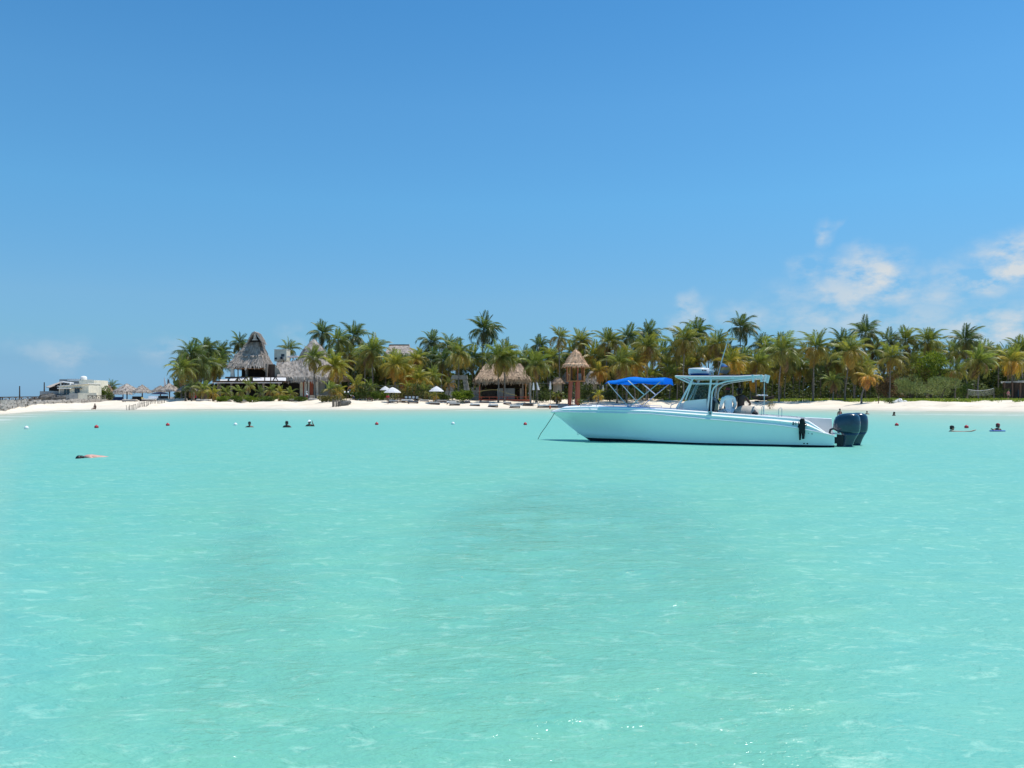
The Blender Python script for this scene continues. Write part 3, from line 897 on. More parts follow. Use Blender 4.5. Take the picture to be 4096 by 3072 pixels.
MB().prism([(X_at(1155, 177), P(0, 1431, 177).z), (X_at(1158, 177), P(0, 1425, 177).z), (X_at(1196, 177), P(0, 1423.5, 177).z), (X_at(1196, 177), P(0, 1428, 177).z)], 'y', 175.5, 178.5).build('canopy', M['white_cloth'], aw)
for px_ in (1160, 1172, 1184, 1194):
    MB().tube([P(px_, 1444, 177), P(px_, 1427, 177)], .06, 6).build('post', M['wood_brown'], aw)

# ================================================================== far thatched roof behind the palms
def hip_roof_house(px0, px1, pr0, pr1, py_e, py_r, Y, label, dep=9, seed=4, mt='thatch_grey'):
    g_ = G(X_at((px0 + px1) / 2, Y), Y)
    b_ = empty('thatched_house', (X_at((px0 + px1) / 2, Y), Y, g_), 0, label, 'house')
    ze_, zr_ = P(0, py_e, Y).z, P(0, py_r, Y).z
    a = rect_ring(X_at(px0, Y), X_at(px1, Y), Y, Y + dep, ze_, 8)
    c = rect_ring(X_at(pr0, Y), X_at(pr1, Y), Y + dep * .45, Y + dep * .55, zr_, 8)
    thatch('roof', dense(a, c, k=5), M[mt], b_, 700, .9, .14, seed=seed)
    MB().span((X_at(px0 + 8, Y), Y + .8, g_ - .2), (X_at(px1 - 8, Y), Y + dep - .8, ze_ + .3)).build('wall', M['tan_plaster'], b_)
    rd = MB()
    q = random.Random(seed)
    for i in range(24):
        t = i / 23
        rd.box((X_at(pr0 + (pr1 - pr0) * t, Y), Y + dep * .5, zr_ + .1), (.5, .7, .3 + .25 * (i % 2)))
    rd.build('ridge_cap', M['thatch_tan'], b_)
    return b_
hip_roof_house(1532, 1664, 1545, 1622, 1420, 1377, 205, 'broad thatched roof rising behind the palms left of the loneliest tall palm', 12, 4)
hip_roof_house(3945, 4060, 3968, 4024, 1452, 1405, 200, 'grey thatched roof showing between palms near the right edge of the grove', 10, 6)

# ================================================================== beach bar hut
YB_ = 163.0
gb_ = G(X_at(2010, YB_), YB_)
bar = empty('beach_bar', (X_at(2010, YB_), YB_, gb_), 0, 'brown thatched beach bar open at the front behind twin palm trunks', 'hut')
def b(px, py): return P(px, py, YB_)
ya, yz = YB_ - 1.0, YB_ + 8.0
q0 = rect_ring(X_at(1900, YB_), X_at(2122, YB_), ya, yz, b(0, 1530).z, 10, .1)
q0b = rect_ring(X_at(1899, YB_), X_at(2122, YB_), ya - .1, yz, b(0, 1516).z, 10)
q1 = rect_ring(X_at(1907, YB_), X_at(2115, YB_), ya + .45, yz - .5, b(0, 1505).z, 10)
q1b = rect_ring(X_at(1909, YB_), X_at(2111, YB_), ya + .75, yz - .7, b(0, 1504).z, 10)
q2 = rect_ring(X_at(1934, YB_), X_at(2090, YB_), ya + 3.4, yz - 3.4, b(0, 1462).z, 10)
q3 = rect_ring(X_at(1942, YB_), X_at(2082, YB_), ya + 4.0, yz - 4.0, b(0, 1452).z, 10)
thatch('roof', [q0, q0b, q1, q1b] + dense(q1b, q2, q3, k=4)[1:], M['thatch_brown'], bar, 1500, .8, .12, seed=12)
zfl = b(0, 1590).z
MB().span((X_at(1914, YB_), ya - .1, gb_ - .2), (X_at(2126, YB_), yz - 1, gb_ + .35)).build('deck', M['wood_red'], bar)
MB().span((X_at(1914, YB_), ya - .25, gb_ + .75), (X_at(2128, YB_), ya - .12, gb_ + .87)).build('rail', M['wood_red'], bar)
for px_ in (1926, 1958, 1990, 2030, 2070, 2103):
    MB().tube([Vector((X_at(px_, YB_), ya - .18, gb_)), Vector((X_at(px_, YB_), ya - .18, gb_ + .8))], .06, 6).build('rail_post', M['wood_red'], bar)
for px_, wd, mt in ((1919, 5, 'wood_red'), (2016, 7, 'wood_brown'), (2091, 6, 'wood_grey'), (2103, 5, 'wood_orange'), (2116, 4, 'wood_grey')):
    MB().tube([Vector((X_at(px_, YB_), ya + .4, gb_)), Vector((X_at(px_, YB_), ya + .4, b(0, 1522).z))], wd * YB_ / F / 2, 8).build('post', M[mt], bar)
MB().span((X_at(1921, YB_), yz - 1.4, gb_), (X_at(2105, YB_), yz - 1.2, b(0, 1520).z)).build('back_wall', M['wood_dark'], bar)
MB().span((X_at(1925, YB_), YB_ + 1.2, gb_ + .35), (X_at(1984, YB_), YB_ + 1.6, b(0, 1556).z)).build('counter', M['wood_dark'], bar)
MB().span((X_at(1988, YB_), YB_ + 1.0, gb_ + .35), (X_at(2059, YB_), YB_ + 1.5, b(0, 1553).z)).build('counter', M['grey_plaster'], bar)
MB().span((X_at(2080, YB_), YB_ + .9, gb_ + .35), (X_at(2088, YB_), YB_ + 1.4, b(0, 1553).z)).build('cabinet', M['tan_plaster'], bar)
rp = MB()
pts = [P(1915 + i * 8, 1566 - 7 * math.sin(math.pi * min(1, i / 15)) + max(0, i - 9) * 1.6, YB_ - 2.4) for i in range(20)]
tag(rp.tube(pts, .035, 6).build('rope', M['rope_yellow']), 'yellow rope slung across the front of the brown thatched bar', 'rope')

# ================================================================== stone arch with walls
YA = 164.0
ga = G(X_at(1840, YA), YA)
arch = empty('stone_arch', (X_at(1837, YA), YA, ga), 0, 'tapering grey stone gateway with a flat lintel, left of the thatched bar', 'gate')
def quad_prism(name, pts, y0, y1, mt, parent):
    return MB().prism([(X_at(x, YA), P(0, y, YA).z) for x, y in pts], 'y', y0, y1).build(name, M[mt], parent)
sr = random.Random(21)
for (xb0, xb1, xt0, xt1) in ((1771, 1809, 1803, 1819), (1860, 1884, 1851, 1869)):
    for row in range(5):
        t0, t1 = row / 5, (row + 1) / 5
        y0, y1 = 1590 - 72 * t0, 1590 - 72 * t1 + .7
        L0, R0 = xb0 + (xt0 - xb0) * t0, xb1 + (xt1 - xb1) * t0
        L1, R1 = xb0 + (xt0 - xb0) * t1, xb1 + (xt1 - xb1) * t1
        k = 2 if row < 4 else 1
        for c in range(k):
            a0, a1 = L0 + (R0 - L0) * c / k + .4, L0 + (R0 - L0) * (c + 1) / k - .4
            b0, b1 = L1 + (R1 - L1) * c / k + .4, L1 + (R1 - L1) * (c + 1) / k - .4
            d = sr.uniform(-.08, .08)
            quad_prism('stone', [(a0, y0), (a1, y0), (b1, y1), (b0, y1)], YA - .4 + d, YA + .9, 'stone', arch)
for (a, b_) in ((1803, 1822), (1822.6, 1845), (1845.6, 1871)):
    quad_prism('lintel_stone', [(a, 1517.5), (b_, 1517.5), (b_ - (3 if b_ > 1860 else 0), 1501 + sr.uniform(-1, 1)), (a + (6 if a < 1810 else 0), 1501)], YA - .5, YA + 1.0, 'stone', arch)
fw = empty('stone_wall', (X_at(1900, YA), YA + .6, ga), 0, 'ruined dark stone wall with a round hole between gateway and bar', 'wall')
for row in range(5):
    x = 1885
    while x < 1913:
        wd = sr.uniform(7, 11)
        if not (row == 4 and x < 1900 and x > 1890):
            MB().box((X_at(x + wd / 2, YA), YA + .9, ga + .25 + row * .55), (wd * YA / F - .04, .6, .5), (0, 0, sr.uniform(-.05, .05))).build('stone', M['stone'], fw)
        x += wd

# ================================================================== lifeguard tower
YT = 152.0
gt = G(X_at(2306, YT), YT)
tow = empty('lifeguard_tower', (X_at(2306, YT), YT, gt), 0, 'tall red wooden lookout tower with a pointed straw roof on the sand', 'lookout tower')
def tp(px, py, dy=0): return P(px, py, YT + dy)
u = YT / F
cx_ = X_at(2305, YT)
rings_ = [ring_ngon(cx_, YT + 1.4, tp(0, y).z, r_ * u, r_ * u * .9, 20, 2.6) for y, r_ in ((1464, 53), (1456, 50), (1453, 44), (1440, 37), (1425, 27), (1408, 15), (1397, 4))]
thatch('roof', rings_, M['thatch_tan'], tow, 800, .55, .08, seed=31, rough=.04)
MB().box((cx_, YT + 1.4, tp(0, 1395).z), (.25, .25, .5)).build('finial', M['thatch_tan'], tow)
zfl = tp(0, 1524).z
for k in range(6):
    MB().box((cx_, YT + .0 + .5 * k + .05, zfl), (74 * u, .44, .14)).build('floor_plank', M['wood_orange'] if k == 0 else M['wood_red'], tow)
for (px_, dy, wd, mt) in ((2271, .1, 3.5, 'wood_orange'), (2280, .12, 4, 'wood_orange'), (2287, 1.3, 8, 'wood_brown'), (2311, -.1, 5, 'wood_red'), (2330, 1.6, 3, 'wood_red'), (2338, .1, 3.5, 'wood_orange'), (2271, 2.6, 3.5, 'wood_red'), (2338, 2.6, 3.5, 'wood_red')):
    MB().tube([Vector((X_at(px_, YT), YT + dy, zfl)), Vector((X_at(px_, YT), YT + dy, tp(0, 1455).z))], wd * u / 2, 7).build('post', M[mt], tow)
for (a, b_, y0, y1, dy, mt) in ((2268, 2276, 1490, 1521, .6, 'wood_red'), (2288, 2294, 1475, 1521, 2.5, 'wood_red'), (2318, 2330, 1492, 1519, 2.5, 'grey_plaster'), (2335, 2345, 1503, 1520, 1.6, 'wood_orange')):
    MB().span((X_at(a, YT), YT + dy, tp(0, y1).z), (X_at(b_, YT), YT + dy + .08, tp(0, y0).z)).build('side_board', M[mt], tow)
for (a0, a1, b0, b1, dy) in ((2274, 2285, 2279, 2291, 0), (2305.5, 2319.5, 2307, 2320, -.1)):
    for (o_, nm) in ((0, 'leg'), (2.5, 'leg')):
        m_ = MB()
        zb_ = gt - .3
        m_.loft([[Vector((X_at(a0, YT), YT + dy + o_, zb_)), Vector((X_at(a1, YT), YT + dy + o_, zb_)), Vector((X_at(a1, YT), YT + dy + o_ + .35, zb_)), Vector((X_at(a0, YT), YT + dy + o_ + .35, zb_))],
                 [Vector((X_at(b0, YT), YT + dy + o_, zfl - .08)), Vector((X_at(b1, YT), YT + dy + o_, zfl - .08)), Vector((X_at(b1, YT), YT + dy + o_ + .35, zfl - .08)), Vector((X_at(b0, YT), YT + dy + o_ + .35, zfl - .08))]])
        m_.build(nm, M['wood_red'], tow)
lad = MB(); lad.bar((X_at(2291, YT), YT + .9, gt), (X_at(2293, YT), YT + 1.8, zfl), .09); lad.bar((X_at(2302, YT), YT + .9, gt), (X_at(2303, YT), YT + 1.8, zfl), .09)
ladder = lad.build('ladder', M['wood_grey'], tow)
for i in range(8):
    t = (i + .5) / 8
    MB().bar((X_at(2291 + 2 * t, YT), YT + .9 + .9 * t, gt + (zfl - gt) * t), (X_at(2302 + t, YT), YT + .9 + .9 * t, gt + (zfl - gt) * t), .08).build('rung', M['wood_grey'], ladder)

# small huts behind the tower
def hut(px0, px1, py_e, py_r, Y, label, mt='thatch_grey', seed=3, open_=False):
    g_ = G(X_at((px0 + px1) / 2, Y), Y)
    o = empty('thatched_hut', (X_at((px0 + px1) / 2, Y), Y, g_), 0, label, 'hut')
    cxx = X_at((px0 + px1) / 2, Y); rr_ = (px1 - px0) / 2 * Y / F
    ze_, zr_ = P(0, py_e, Y).z, P(0, py_r, Y).z
    thatch('roof', dense(ring_ngon(cxx, Y + rr_, ze_, rr_, rr_ * .8, 18, 2.8), ring_ngon(cxx, Y + rr_, zr_, rr_ * .18, rr_ * .15, 18), k=4, bulge=.1), M[mt], o, 350, .6, .1, seed=seed)
    if open_:
        for k in range(4):
            a = R(45 + 90 * k)
            MB().tube([(cxx + math.cos(a) * rr_ * .7, Y + rr_ + math.sin(a) * rr_ * .55, g_), (cxx + math.cos(a) * rr_ * .7, Y + rr_ + math.sin(a) * rr_ * .55, ze_ + .2)], .09, 6).build('post', M['wood_grey'], o)
    else:
        w2 = MB(); w2.lathe([(rr_ * .7, 0), (rr_ * .7, ze_ - g_ + .3)], (cxx, Y + rr_, g_), 14, (1, .8)); w2.build('wall', M['tan_plaster'], o)
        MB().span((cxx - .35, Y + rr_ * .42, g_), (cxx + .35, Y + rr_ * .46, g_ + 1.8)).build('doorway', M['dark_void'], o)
    return o
hut(2336, 2402, 1532, 1484, 168, 'low dark grey thatched hut just right of the lookout tower', seed=41)
hut(2206, 2256, 1530, 1508, 167, 'small tan hut with a little thatched cap left of the lookout tower', 'thatch_brown', 42)
hut(2244, 2288, 1530, 1487, 176, 'pale thatched shelter half hidden behind the lookout tower legs', seed=43, open_=True)

# building at the right edge
YE = 150.0
ge = G(X_at(4040, YE), YE)
edge = empty('bungalow', (X_at(4060, YE), YE, ge), 0, 'dark bungalow with a flat white roof edge at the right end of the beach', 'house')
MB().span((X_at(4003, YE + 6), YE - 1.5, P(0, 1530, YE).z), (X_at(4200, YE), YE + 6, P(0, 1523, YE).z)).build('roof', M['white_plaster'], edge)
MB().span((X_at(4010, YE + 5), YE + 1.2, ge), (X_at(4190, YE), YE + 5, P(0, 1530.2, YE).z)).build('wall', M['wood_dark'], edge)
for px_ in (4008, 4040, 4072, 4104, 4150):
    MB().span((X_at(px_, YE), YE - .6, ge), (X_at(px_ + 5, YE), YE - .3, P(0, 1530.2, YE).z)).build('post', M['wood_brown'], edge)
for px_ in (4018, 4052, 4086):
    MB().span((X_at(px_, YE), YE + 1.14, ge + .6), (X_at(px_ + 12, YE), YE + 1.25, ge + 1.9)).build('window', M['glass_dark'], edge)

# ================================================================== concrete villa on the point
YV = 192.0
v_ = lambda px: X_at(px, YV)
vz = lambda py: P(0, py, YV).z
villa = empty('villa', (v_(300), YV, vz(1598)), 0, 'grey and cream concrete villa on dark rocks at the far left point', 'house')
def vbox(nm, a, b, y0, y1, d0, d1, mt):
    return MB().span((v_(a), YV + d0, vz(y0)), (v_(b), YV + d1, vz(y1))).build(nm, M[mt], villa)
vbox('upper_block', 195, 287, 1545, 1515, 4.5, 10, 'grey_plaster')
vbox('parapet', 230, 278, 1523, 1513.5, 4.2, 4.45, 'white_plaster')
vbox('cream_block', 287.5, 348, 1560, 1519, 3.2, 10, 'cream_plaster')
tk = MB(); tk.lathe([(.45, 0), (.72, .15), (.75, .75), (.55, 1.0), (.2, 1.08)], (v_(290), YV + 5, vz(1519.5)), 14)
tk.build('water_tank', M['white_plaster'], villa, smooth=True)
vbox('tank_plinth', 279, 302, 1526, 1519.6, 4.0, 6, 'cream_plaster')
MB().add([P(183, 1547, YV - 1), P(240, 1527, YV + 2.5), P(252, 1530, YV + 2.5), P(197, 1550, YV - 1), P(183, 1549, YV - 1), P(240, 1529, YV + 2.5), P(252, 1532, YV + 2.5), P(197, 1552, YV - 1)],
         [(0, 1, 2, 3), (7, 6, 5, 4), (0, 4, 5, 1), (1, 5, 6, 2), (2, 6, 7, 3), (3, 7, 4, 0)]).build('awning', M['thatch_grey'], villa)
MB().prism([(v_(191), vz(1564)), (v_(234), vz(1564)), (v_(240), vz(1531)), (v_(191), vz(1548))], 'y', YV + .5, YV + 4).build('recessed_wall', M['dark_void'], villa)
vbox('wall', 234.5, 290, 1580, 1534, 1.2, 4.2, 'grey_plaster')
MB().prism([(v_(244), vz(1528.5)), (v_(286), vz(1534)), (v_(286), vz(1530)), (v_(244), vz(1525))], 'y', YV - .6, YV + 1.1).build('eave', M['white_plaster'], villa)
for (a, b_) in ((247, 256), (258, 266), (269, 277)):
    vbox('window', a, b_, 1556, 1535, 1.1, 1.25, 'glass_dark')
for (a, b_) in ((243.5, 246.5), (282, 285)):
    vbox('column', a, b_, 1556, 1528, -.3, -.05, 'white_plaster')
vbox('terrace', 171, 262, 1586, 1565, -1.2, 1, 'grey_plaster')
# front block with a mono-pitch roof
MB().prism([(v_(264), vz(1599)), (v_(381), vz(1599)), (v_(381), vz(1537)), (v_(264), vz(1547))], 'y', YV - 3, YV + 2.9).build('front_block', M['cream_plaster'], villa)
MB().prism([(v_(261), vz(1547)), (v_(383), vz(1536.5)), (v_(383), vz(1534)), (v_(261), vz(1544.5))], 'y', YV - 3.5, YV + 2.4).build('roof', M['white_plaster'], villa)
wn1 = vbox('window', 285, 306, 1577, 1556.5, -3.05, -2.9, 'glass_dark')
wn2 = vbox('window', 327, 346, 1573, 1555.5, -3.05, -2.9, 'glass_dark')
for (a, b_, w0) in ((284.5, 306.5, wn1), (326.5, 346.5, wn2)):
    for px_ in (a, (a + b_) / 2, b_):
        MB().span((v_(px_ - .6), YV - 3.12, vz(1577 if w0 is wn1 else 1573)), (v_(px_ + .6), YV - 3.06, vz(1556.5))).build('frame', M['grey_plaster'], w0)
vbox('window_shade', 268, 317, 1556, 1552.5, -4.2, -3.02, 'white_plaster')
vbox('window_lintel', 323, 356, 1555, 1553, -3.6, -3.02, 'wood_brown')
vbox('shaded_facade', 268, 283, 1578, 1557, -3.06, -3.01, 'grey_plaster')  # thin grey sheet, the left facade's shade put into its colour
vbox('front_wall', 319, 351, 1600, 1574, -4.6, -4.2, 'grey_plaster')
vbox('garden_wall', 352, 424, 1600, 1572, -4.4, -4.0, 'cream_plaster')
vbox('low_front', 262, 318.5, 1600, 1581, -4.3, -3.9, 'grey_plaster')
ty = empty('thatched_house', (v_(390), YV + 14, G(v_(390), YV)), 0, 'grey-brown thatched house whose roof shows behind the cream villa', 'house')
v2 = lambda px: X_at(px, YV + 9)
thatch('roof', dense(rect_ring(v2(340), v2(424), YV + 9, YV + 14, vz(1556), 7), rect_ring(v2(348), v2(392), YV + 11, YV + 12, vz(1522), 7), k=4), M['thatch_brown'], ty, 400, .9, .14, seed=77)
MB().span((v2(346), YV + 10, 1), (v2(416), YV + 13.5, vz(1555))).build('wall', M['tan_plaster'], ty)
# rocks under the villa: each a boulder
def boulder_mesh(seed):
    r_ = random.Random(seed)
    mb = MB(); mb.ball((0, 0, 0), (1, .8, .7), 9, 6)
    mb.v = [tuple(np.array(p) * (1 + r_.uniform(-.22, .18))) for p in mb.v]
    me = mb.mesh('boulder'); me.materials.append(M['rock']); return me
bm_ = [boulder_mesh(s) for s in (1, 2, 3, 4)]
br = random.Random(9)
blds = []
for i, (px_, py_, s) in enumerate([(166, 1594, 1.5), (178, 1588, 1.6), (192, 1594, 1.4), (205, 1584, 1.7), (218, 1594, 1.5), (232, 1587, 1.6), (246, 1594, 1.6), (258, 1587, 1.5), (140, 1596, 1.3), (128, 1598, 1.2), (152, 1599, 1.1), (268, 1597, 1.2), (280, 1598, 1.0), (296, 1599, .9), (306, 1599, .9)]):
    s *= .78
    o = link_mesh('boulder', bm_[i % 4], None, P(px_, py_ + 4, YV - 3.5 + br.uniform(-.8, .8)), (br.uniform(-.3, .3), br.uniform(-.3, .3), br.uniform(0, 6)), (s, s, s))
    blds.append((px_ + py_ * .001, o))
for i, (_, o) in enumerate(sorted(blds, key=lambda q: q[0])):
    tag(o, ORD[i] + ' dark weathered boulder from the left of those piled under the cream villa', 'rock', 'boulders under the villa')

# jetty railing and posts
jr_ = empty('jetty_railing', P(60, 1600, 170), 0, 'dark timber railing with crossed braces along the jetty at the far left', 'railing')
for i, px_ in enumerate([-30, 3, 10, 37, 63, 86, 112, 138]):
    Y = 165 + px_ * .12
    MB().bar(P(px_, 1604, Y), P(px_, 1588.5 - px_ * .008, Y), .16).build('post', M['wood_dark'], jr_)
MB().bar(P(-40, 1589.5, 162), P(160, 1587, 186), .2).build('handrail', M['wood_dark'], jr_)
MB().bar(P(-40, 1604, 162), P(160, 1599, 186), .3).build('deck_edge', M['wood_dark'], jr_)
for (a, b_) in ((10, 37), (37, 63), (63, 86), (86, 112)):
    MB().bar(P(a, 1602, 166), P(b_, 1589, 166), .08).build('brace', M['wood_grey'], jr_)
    MB().bar(P(a, 1589, 166.1), P(b_, 1602, 166.1), .08).build('brace', M['wood_grey'], jr_)
for (px_, y0, y1, Y, lab) in ((78.5, 1602, 1544, 176, 'tall dark wooden pole standing on the jetty railing'), (177, 1566, 1529, 190, 'slim dark pole beside the villa terrace')):
    tag(MB().tube([P(px_, y0, Y), P(px_, y1, Y)], [.15, .11], 7).build('pole', M['wood_dark']), lab, 'pole')
rl = empty('railing', P(386, 1596, YV - 6), 0, 'thin timber railing with crossed braces before the cream garden wall', 'railing')
for a in (352, 369, 386, 403, 421):
    MB().bar(P(a, 1600, YV - 6), P(a, 1582, YV - 6), .13).build('post', M['wood_grey'], rl)
MB().bar(P(350, 1582, YV - 6), P(424, 1582, YV - 6), .13).build('handrail', M['wood_grey'], rl)
for a, b_ in ((352, 369), (369, 386), (386, 403), (403, 421)):
    MB().bar(P(a, 1599, YV - 6), P(b_, 1583, YV - 6), .08).build('brace', M['wood_grey'], rl)
    MB().bar(P(a, 1583, YV - 5.9), P(b_, 1599, YV - 5.9), .08).build('brace', M['wood_grey'], rl)

# sea wall of rough stones along the left of the beach
swl = empty('sea_wall', (X_at(100, 118), 118, .5), 0, 'long low wall of rough grey stones curving along the left end of the beach', 'wall')
wpts = [(-260, 78), (-120, 86), (0, 97), (60, 110), (110, 122), (180, 138), (260, 152), (345, 163), (430, 172)]
def wall_at(t):
    xs = np.interp(t, np.linspace(0, 1, len(wpts)), [p[0] for p in wpts]); ys = np.interp(t, np.linspace(0, 1, len(wpts)), [p[1] for p in wpts])
    return Vector((X_at(xs, ys), ys, 0))
core = MB()
rg = []
for i in range(41):
    p = wall_at(i / 40); g_ = G(p.x, p.y)
    zt_ = 1.50 if p.y < 150 else 1.62
    d = (wall_at(min(1, i / 40 + .01)) - wall_at(max(0, i / 40 - .01))).normalized(); nrm = Vector((d.y, -d.x, 0))
    rg.append([p + nrm * .25 + Vector((0, 0, g_ - .4)), p + nrm * .2 + Vector((0, 0, zt_ - .06)), p - nrm * .4 + Vector((0, 0, zt_ - .06)), p - nrm * .4 + Vector((0, 0, g_ - .4))])
core.loft(rg); core.build('mortar_core', M['mortar'], swl)
wr_ = random.Random(17)
stone_me = []
for s in range(6):
    q = random.Random(100 + s)
    m_ = MB(); m_.box((0, 0, 0), (1, 1, 1))
    m_.v = [tuple(c * (1 + q.uniform(-.22, .12)) for c in p) for p in m_.v]
    me = m_.mesh('stone'); me.materials.append(M['stone']); stone_me.append(me)
t = 0.0
while t < 1.0:
    p = wall_at(t); g_ = G(p.x, p.y); zt_ = 1.50 if p.y < 150 else 1.62
    d = (wall_at(min(1, t + .01)) - wall_at(max(0, t - .01))).normalized(); ang = math.atan2(d.y, d.x); nrm = Vector((d.y, -d.x, 0))
    L = wr_.uniform(1.1, 2.3); z = g_ - .1
    while z < zt_ - .15:
        hgt = wr_.uniform(.28, .5)
        link_mesh('stone', wr_.choice(stone_me), swl, tuple(p + nrm * (.2 + wr_.uniform(-.03, .10)) - Vector((swl.location.x, swl.location.y, swl.location.z)) + Vector((0, 0, z + hgt / 2))), (wr_.uniform(-.06, .06), 0, ang + wr_.uniform(-.1, .1)), (L * 1.04, wr_.uniform(.3, .5), hgt * 1.0))
        z += hgt
    t += L / 150.0
# ================================================================== motor boat
PHI = R(22)
AX = Vector((math.cos(PHI), -math.sin(PHI), 0))          # towards the stern
LT = Vector((math.sin(PHI), math.cos(PHI), 0))           # towards the far side
st = Vector(((3338 - CX) / F * 26.9, 26.9, 0))           # waterline corner, near side of the stern
HB = 1.32
B0 = st + LT * HB                                         # middle of the stern at the waterline
boat = empty('motorboat', B0, -PHI, 'white open motorboat with a blue sunshade and twin dark outboard engines', 'boat')
BM = boat.matrix_basis.copy() if False else Matrix.Translation(B0) @ Matrix.Rotation(-PHI, 4, 'Z')
BI = BM.inverted()
def bl(px, py, v):
    """point of the boat (length aft, across, height) seen at a photo position, on the lengthwise plane v"""
    o = BI @ Vector((0, 0, EYE))
    d = (BI.to_3x3() @ Vector(((px - CX) / F, 1, (HZ - py) / F)))
    t = (v - o.y) / d.y
    return o + d * t
def bb(mbo, name, mt, parent=None, smooth=False):
    return mbo.build(name, M[mt] if isinstance(mt, str) else mt, parent or boat, smooth=smooth, local=True)
mat('gelcoat', (.92, .95, .91), .2, .02, .8, .01, 3, spec=.5)
mat('gelcoat_deck', (.80, .80, .78), .45, .04, 1.5, .04, 40, spec=.4)
mat('antifoul', (.008, .014, .032), .5, .2, 1.5)
mat('engine_blue', (.012, .045, .078), .2, .2, 2.5, spec=.5, coat=.5)
mat('engine_dark', (.02, .022, .026), .45, .2, 3)
mat('white_tube', (.74, .77, .76), .3, .03, 3, spec=.5)
leaf_mat('blue_canvas', (.004, .33, .92), (.004, .34, .93), .04, .5, .75)
mat('radar_white', (.78, .78, .77), .3, .03, 3, coat=.3)
mat('radar_blue', (.02, .12, .42), .35, .08, 3)
mat('beige', (.50, .44, .37), .8, .12, 3, .2, 7)
mat('print_dark', (.012, .02, .05), .6, .1, 3)
m_, nt_, b_ = nmat('windscreen')
b_.inputs['Base Color'].default_value = (.10, .13, .13, 1); b_.inputs['Roughness'].default_value = .06
tr_ = nt_.nodes.new('ShaderNodeBsdfTransparent'); tr_.inputs['Color'].default_value = (.86, .92, .90, 1)
mx_ = nt_.nodes.new('ShaderNodeMixShader'); mx_.inputs[0].default_value = .14
nt_.links.new(tr_.outputs[0], mx_.inputs[1]); nt_.links.new(b_.outputs[0], mx_.inputs[2]); nt_.links.new(mx_.outputs[0], nt_.nodes['Material Output'].inputs['Surface'])

# profile curves taken on the near side: (photo x, photo y)
RAIL = [(2205, 1649), (2300, 1650), (2416, 1651.5), (2597, 1656.5), (2823, 1677), (3100, 1700.5), (3193, 1714), (3233, 1721.5), (3305, 1737), (3343, 1746)]
DECK = [(2208, 1647.5), (2230, 1640), (2254, 1630), (2300, 1627.5), (2353, 1626), (2507, 1629), (2688, 1638), (2823, 1647), (3100, 1666), (3195, 1673), (3222, 1678), (3250, 1694), (3275, 1712), (3305, 1733), (3343, 1744)]
BOOT = [(2351, 1756.5), (2520, 1764.6), (2591, 1767), (2640, 1771.5), (2700, 1773), (2900, 1776), (3100, 1781), (3322, 1784), (3340, 1781)]
u_tip = bl(2205, 1649, -.02).x
u_st = 0.0
def half(u):
    """half beam of the sheer"""
    t = min(1.2, max(0.0, (u - u_tip) / (u_st - u_tip)))
    return HB * (1 - (1 - min(1, t / .62)) ** 2.2) ** .72 * (1.03 - .07 * max(0, t - .6) / .4) + .015
def curve(tab, v_of):
    """height of a profile curve as a function of u, with the near side at -v_of(u)"""
    us, zs = [], []
    for px_, py_ in tab:
        v = -.6
        for _ in range(12):
            q = bl(px_, py_, v); v = -v_of(q.x)
        us.append(q.x); zs.append(q.z)
    return np.array(us), np.array(zs)
ru, rz = curve(RAIL, half)
du, dz = curve(DECK, lambda u: max(.02, half(u) - .12))
def z_rail(u): return float(np.interp(u, ru, rz))
def z_deck(u): return max(float(np.interp(u, du, dz)), z_rail(u) + .012)
stem_px = [(2210, 1651), (2240, 1673), (2278, 1705), (2315, 1734), (2351, 1756.5), (2372, 1771), (2420, 1800)]
sp = [bl(x, y, 0) for x, y in stem_px]
su, sz = np.array([p.x for p in sp]), np.array([p.z for p in sp])
def keel(u):
    return float(np.interp(u, su, sz)) if u < su[-1] else float(sz[-1] - .12 * min(1, (u - su[-1]) / 2))
def chine_half(u):
    t = min(1.2, max(0, (u - su[3]) / (u_st - su[3])))
    return HB * .93 * (1 - (1 - min(1, t / .55)) ** 2) if t > 0 else 0.0
def chine_z(u):
    t = max(0, min(1, (u - su[3]) / (u_st - su[3])))
    return float(np.interp(t, [0, .18, .4, .7, 1], [sz[3], .20, .07, .02, 0.0]))
UU = np.concatenate([np.linspace(u_tip, u_tip + 1.2, 14), np.linspace(u_tip + 1.4, u_st, 34)])
def section(u, side):
    k, zr, hb = keel(u), z_rail(u), half(u)
    ch, cz_ = chine_half(u), max(chine_z(u), keel(u))
    pts = []
    # keel to chine
    for t in np.linspace(0, 1, 5)[:-1]:
        pts.append((ch * t, k + (cz_ - k) * t))
    for t in np.linspace(0, 1, 12):
        flare = t ** 1.9 if u < u_tip + 3.4 else t ** (1.9 - .9 * min(1, (u - u_tip - 3.4) / 2.5))
        pts.append((ch + (hb - ch) * flare, cz_ + (zr - cz_) * t))
    return [Vector((u, side * y, z)) for y, z in pts]
hull, foul = MB(), MB()
bu, bz = curve(BOOT, lambda u: max(.02, chine_half(u) * .98 + .02))
def z_boot(u): return max(float(np.interp(u, bu, bz)), .062 + .06 * max(0, min(1, -(u + 4.5) / 3)))
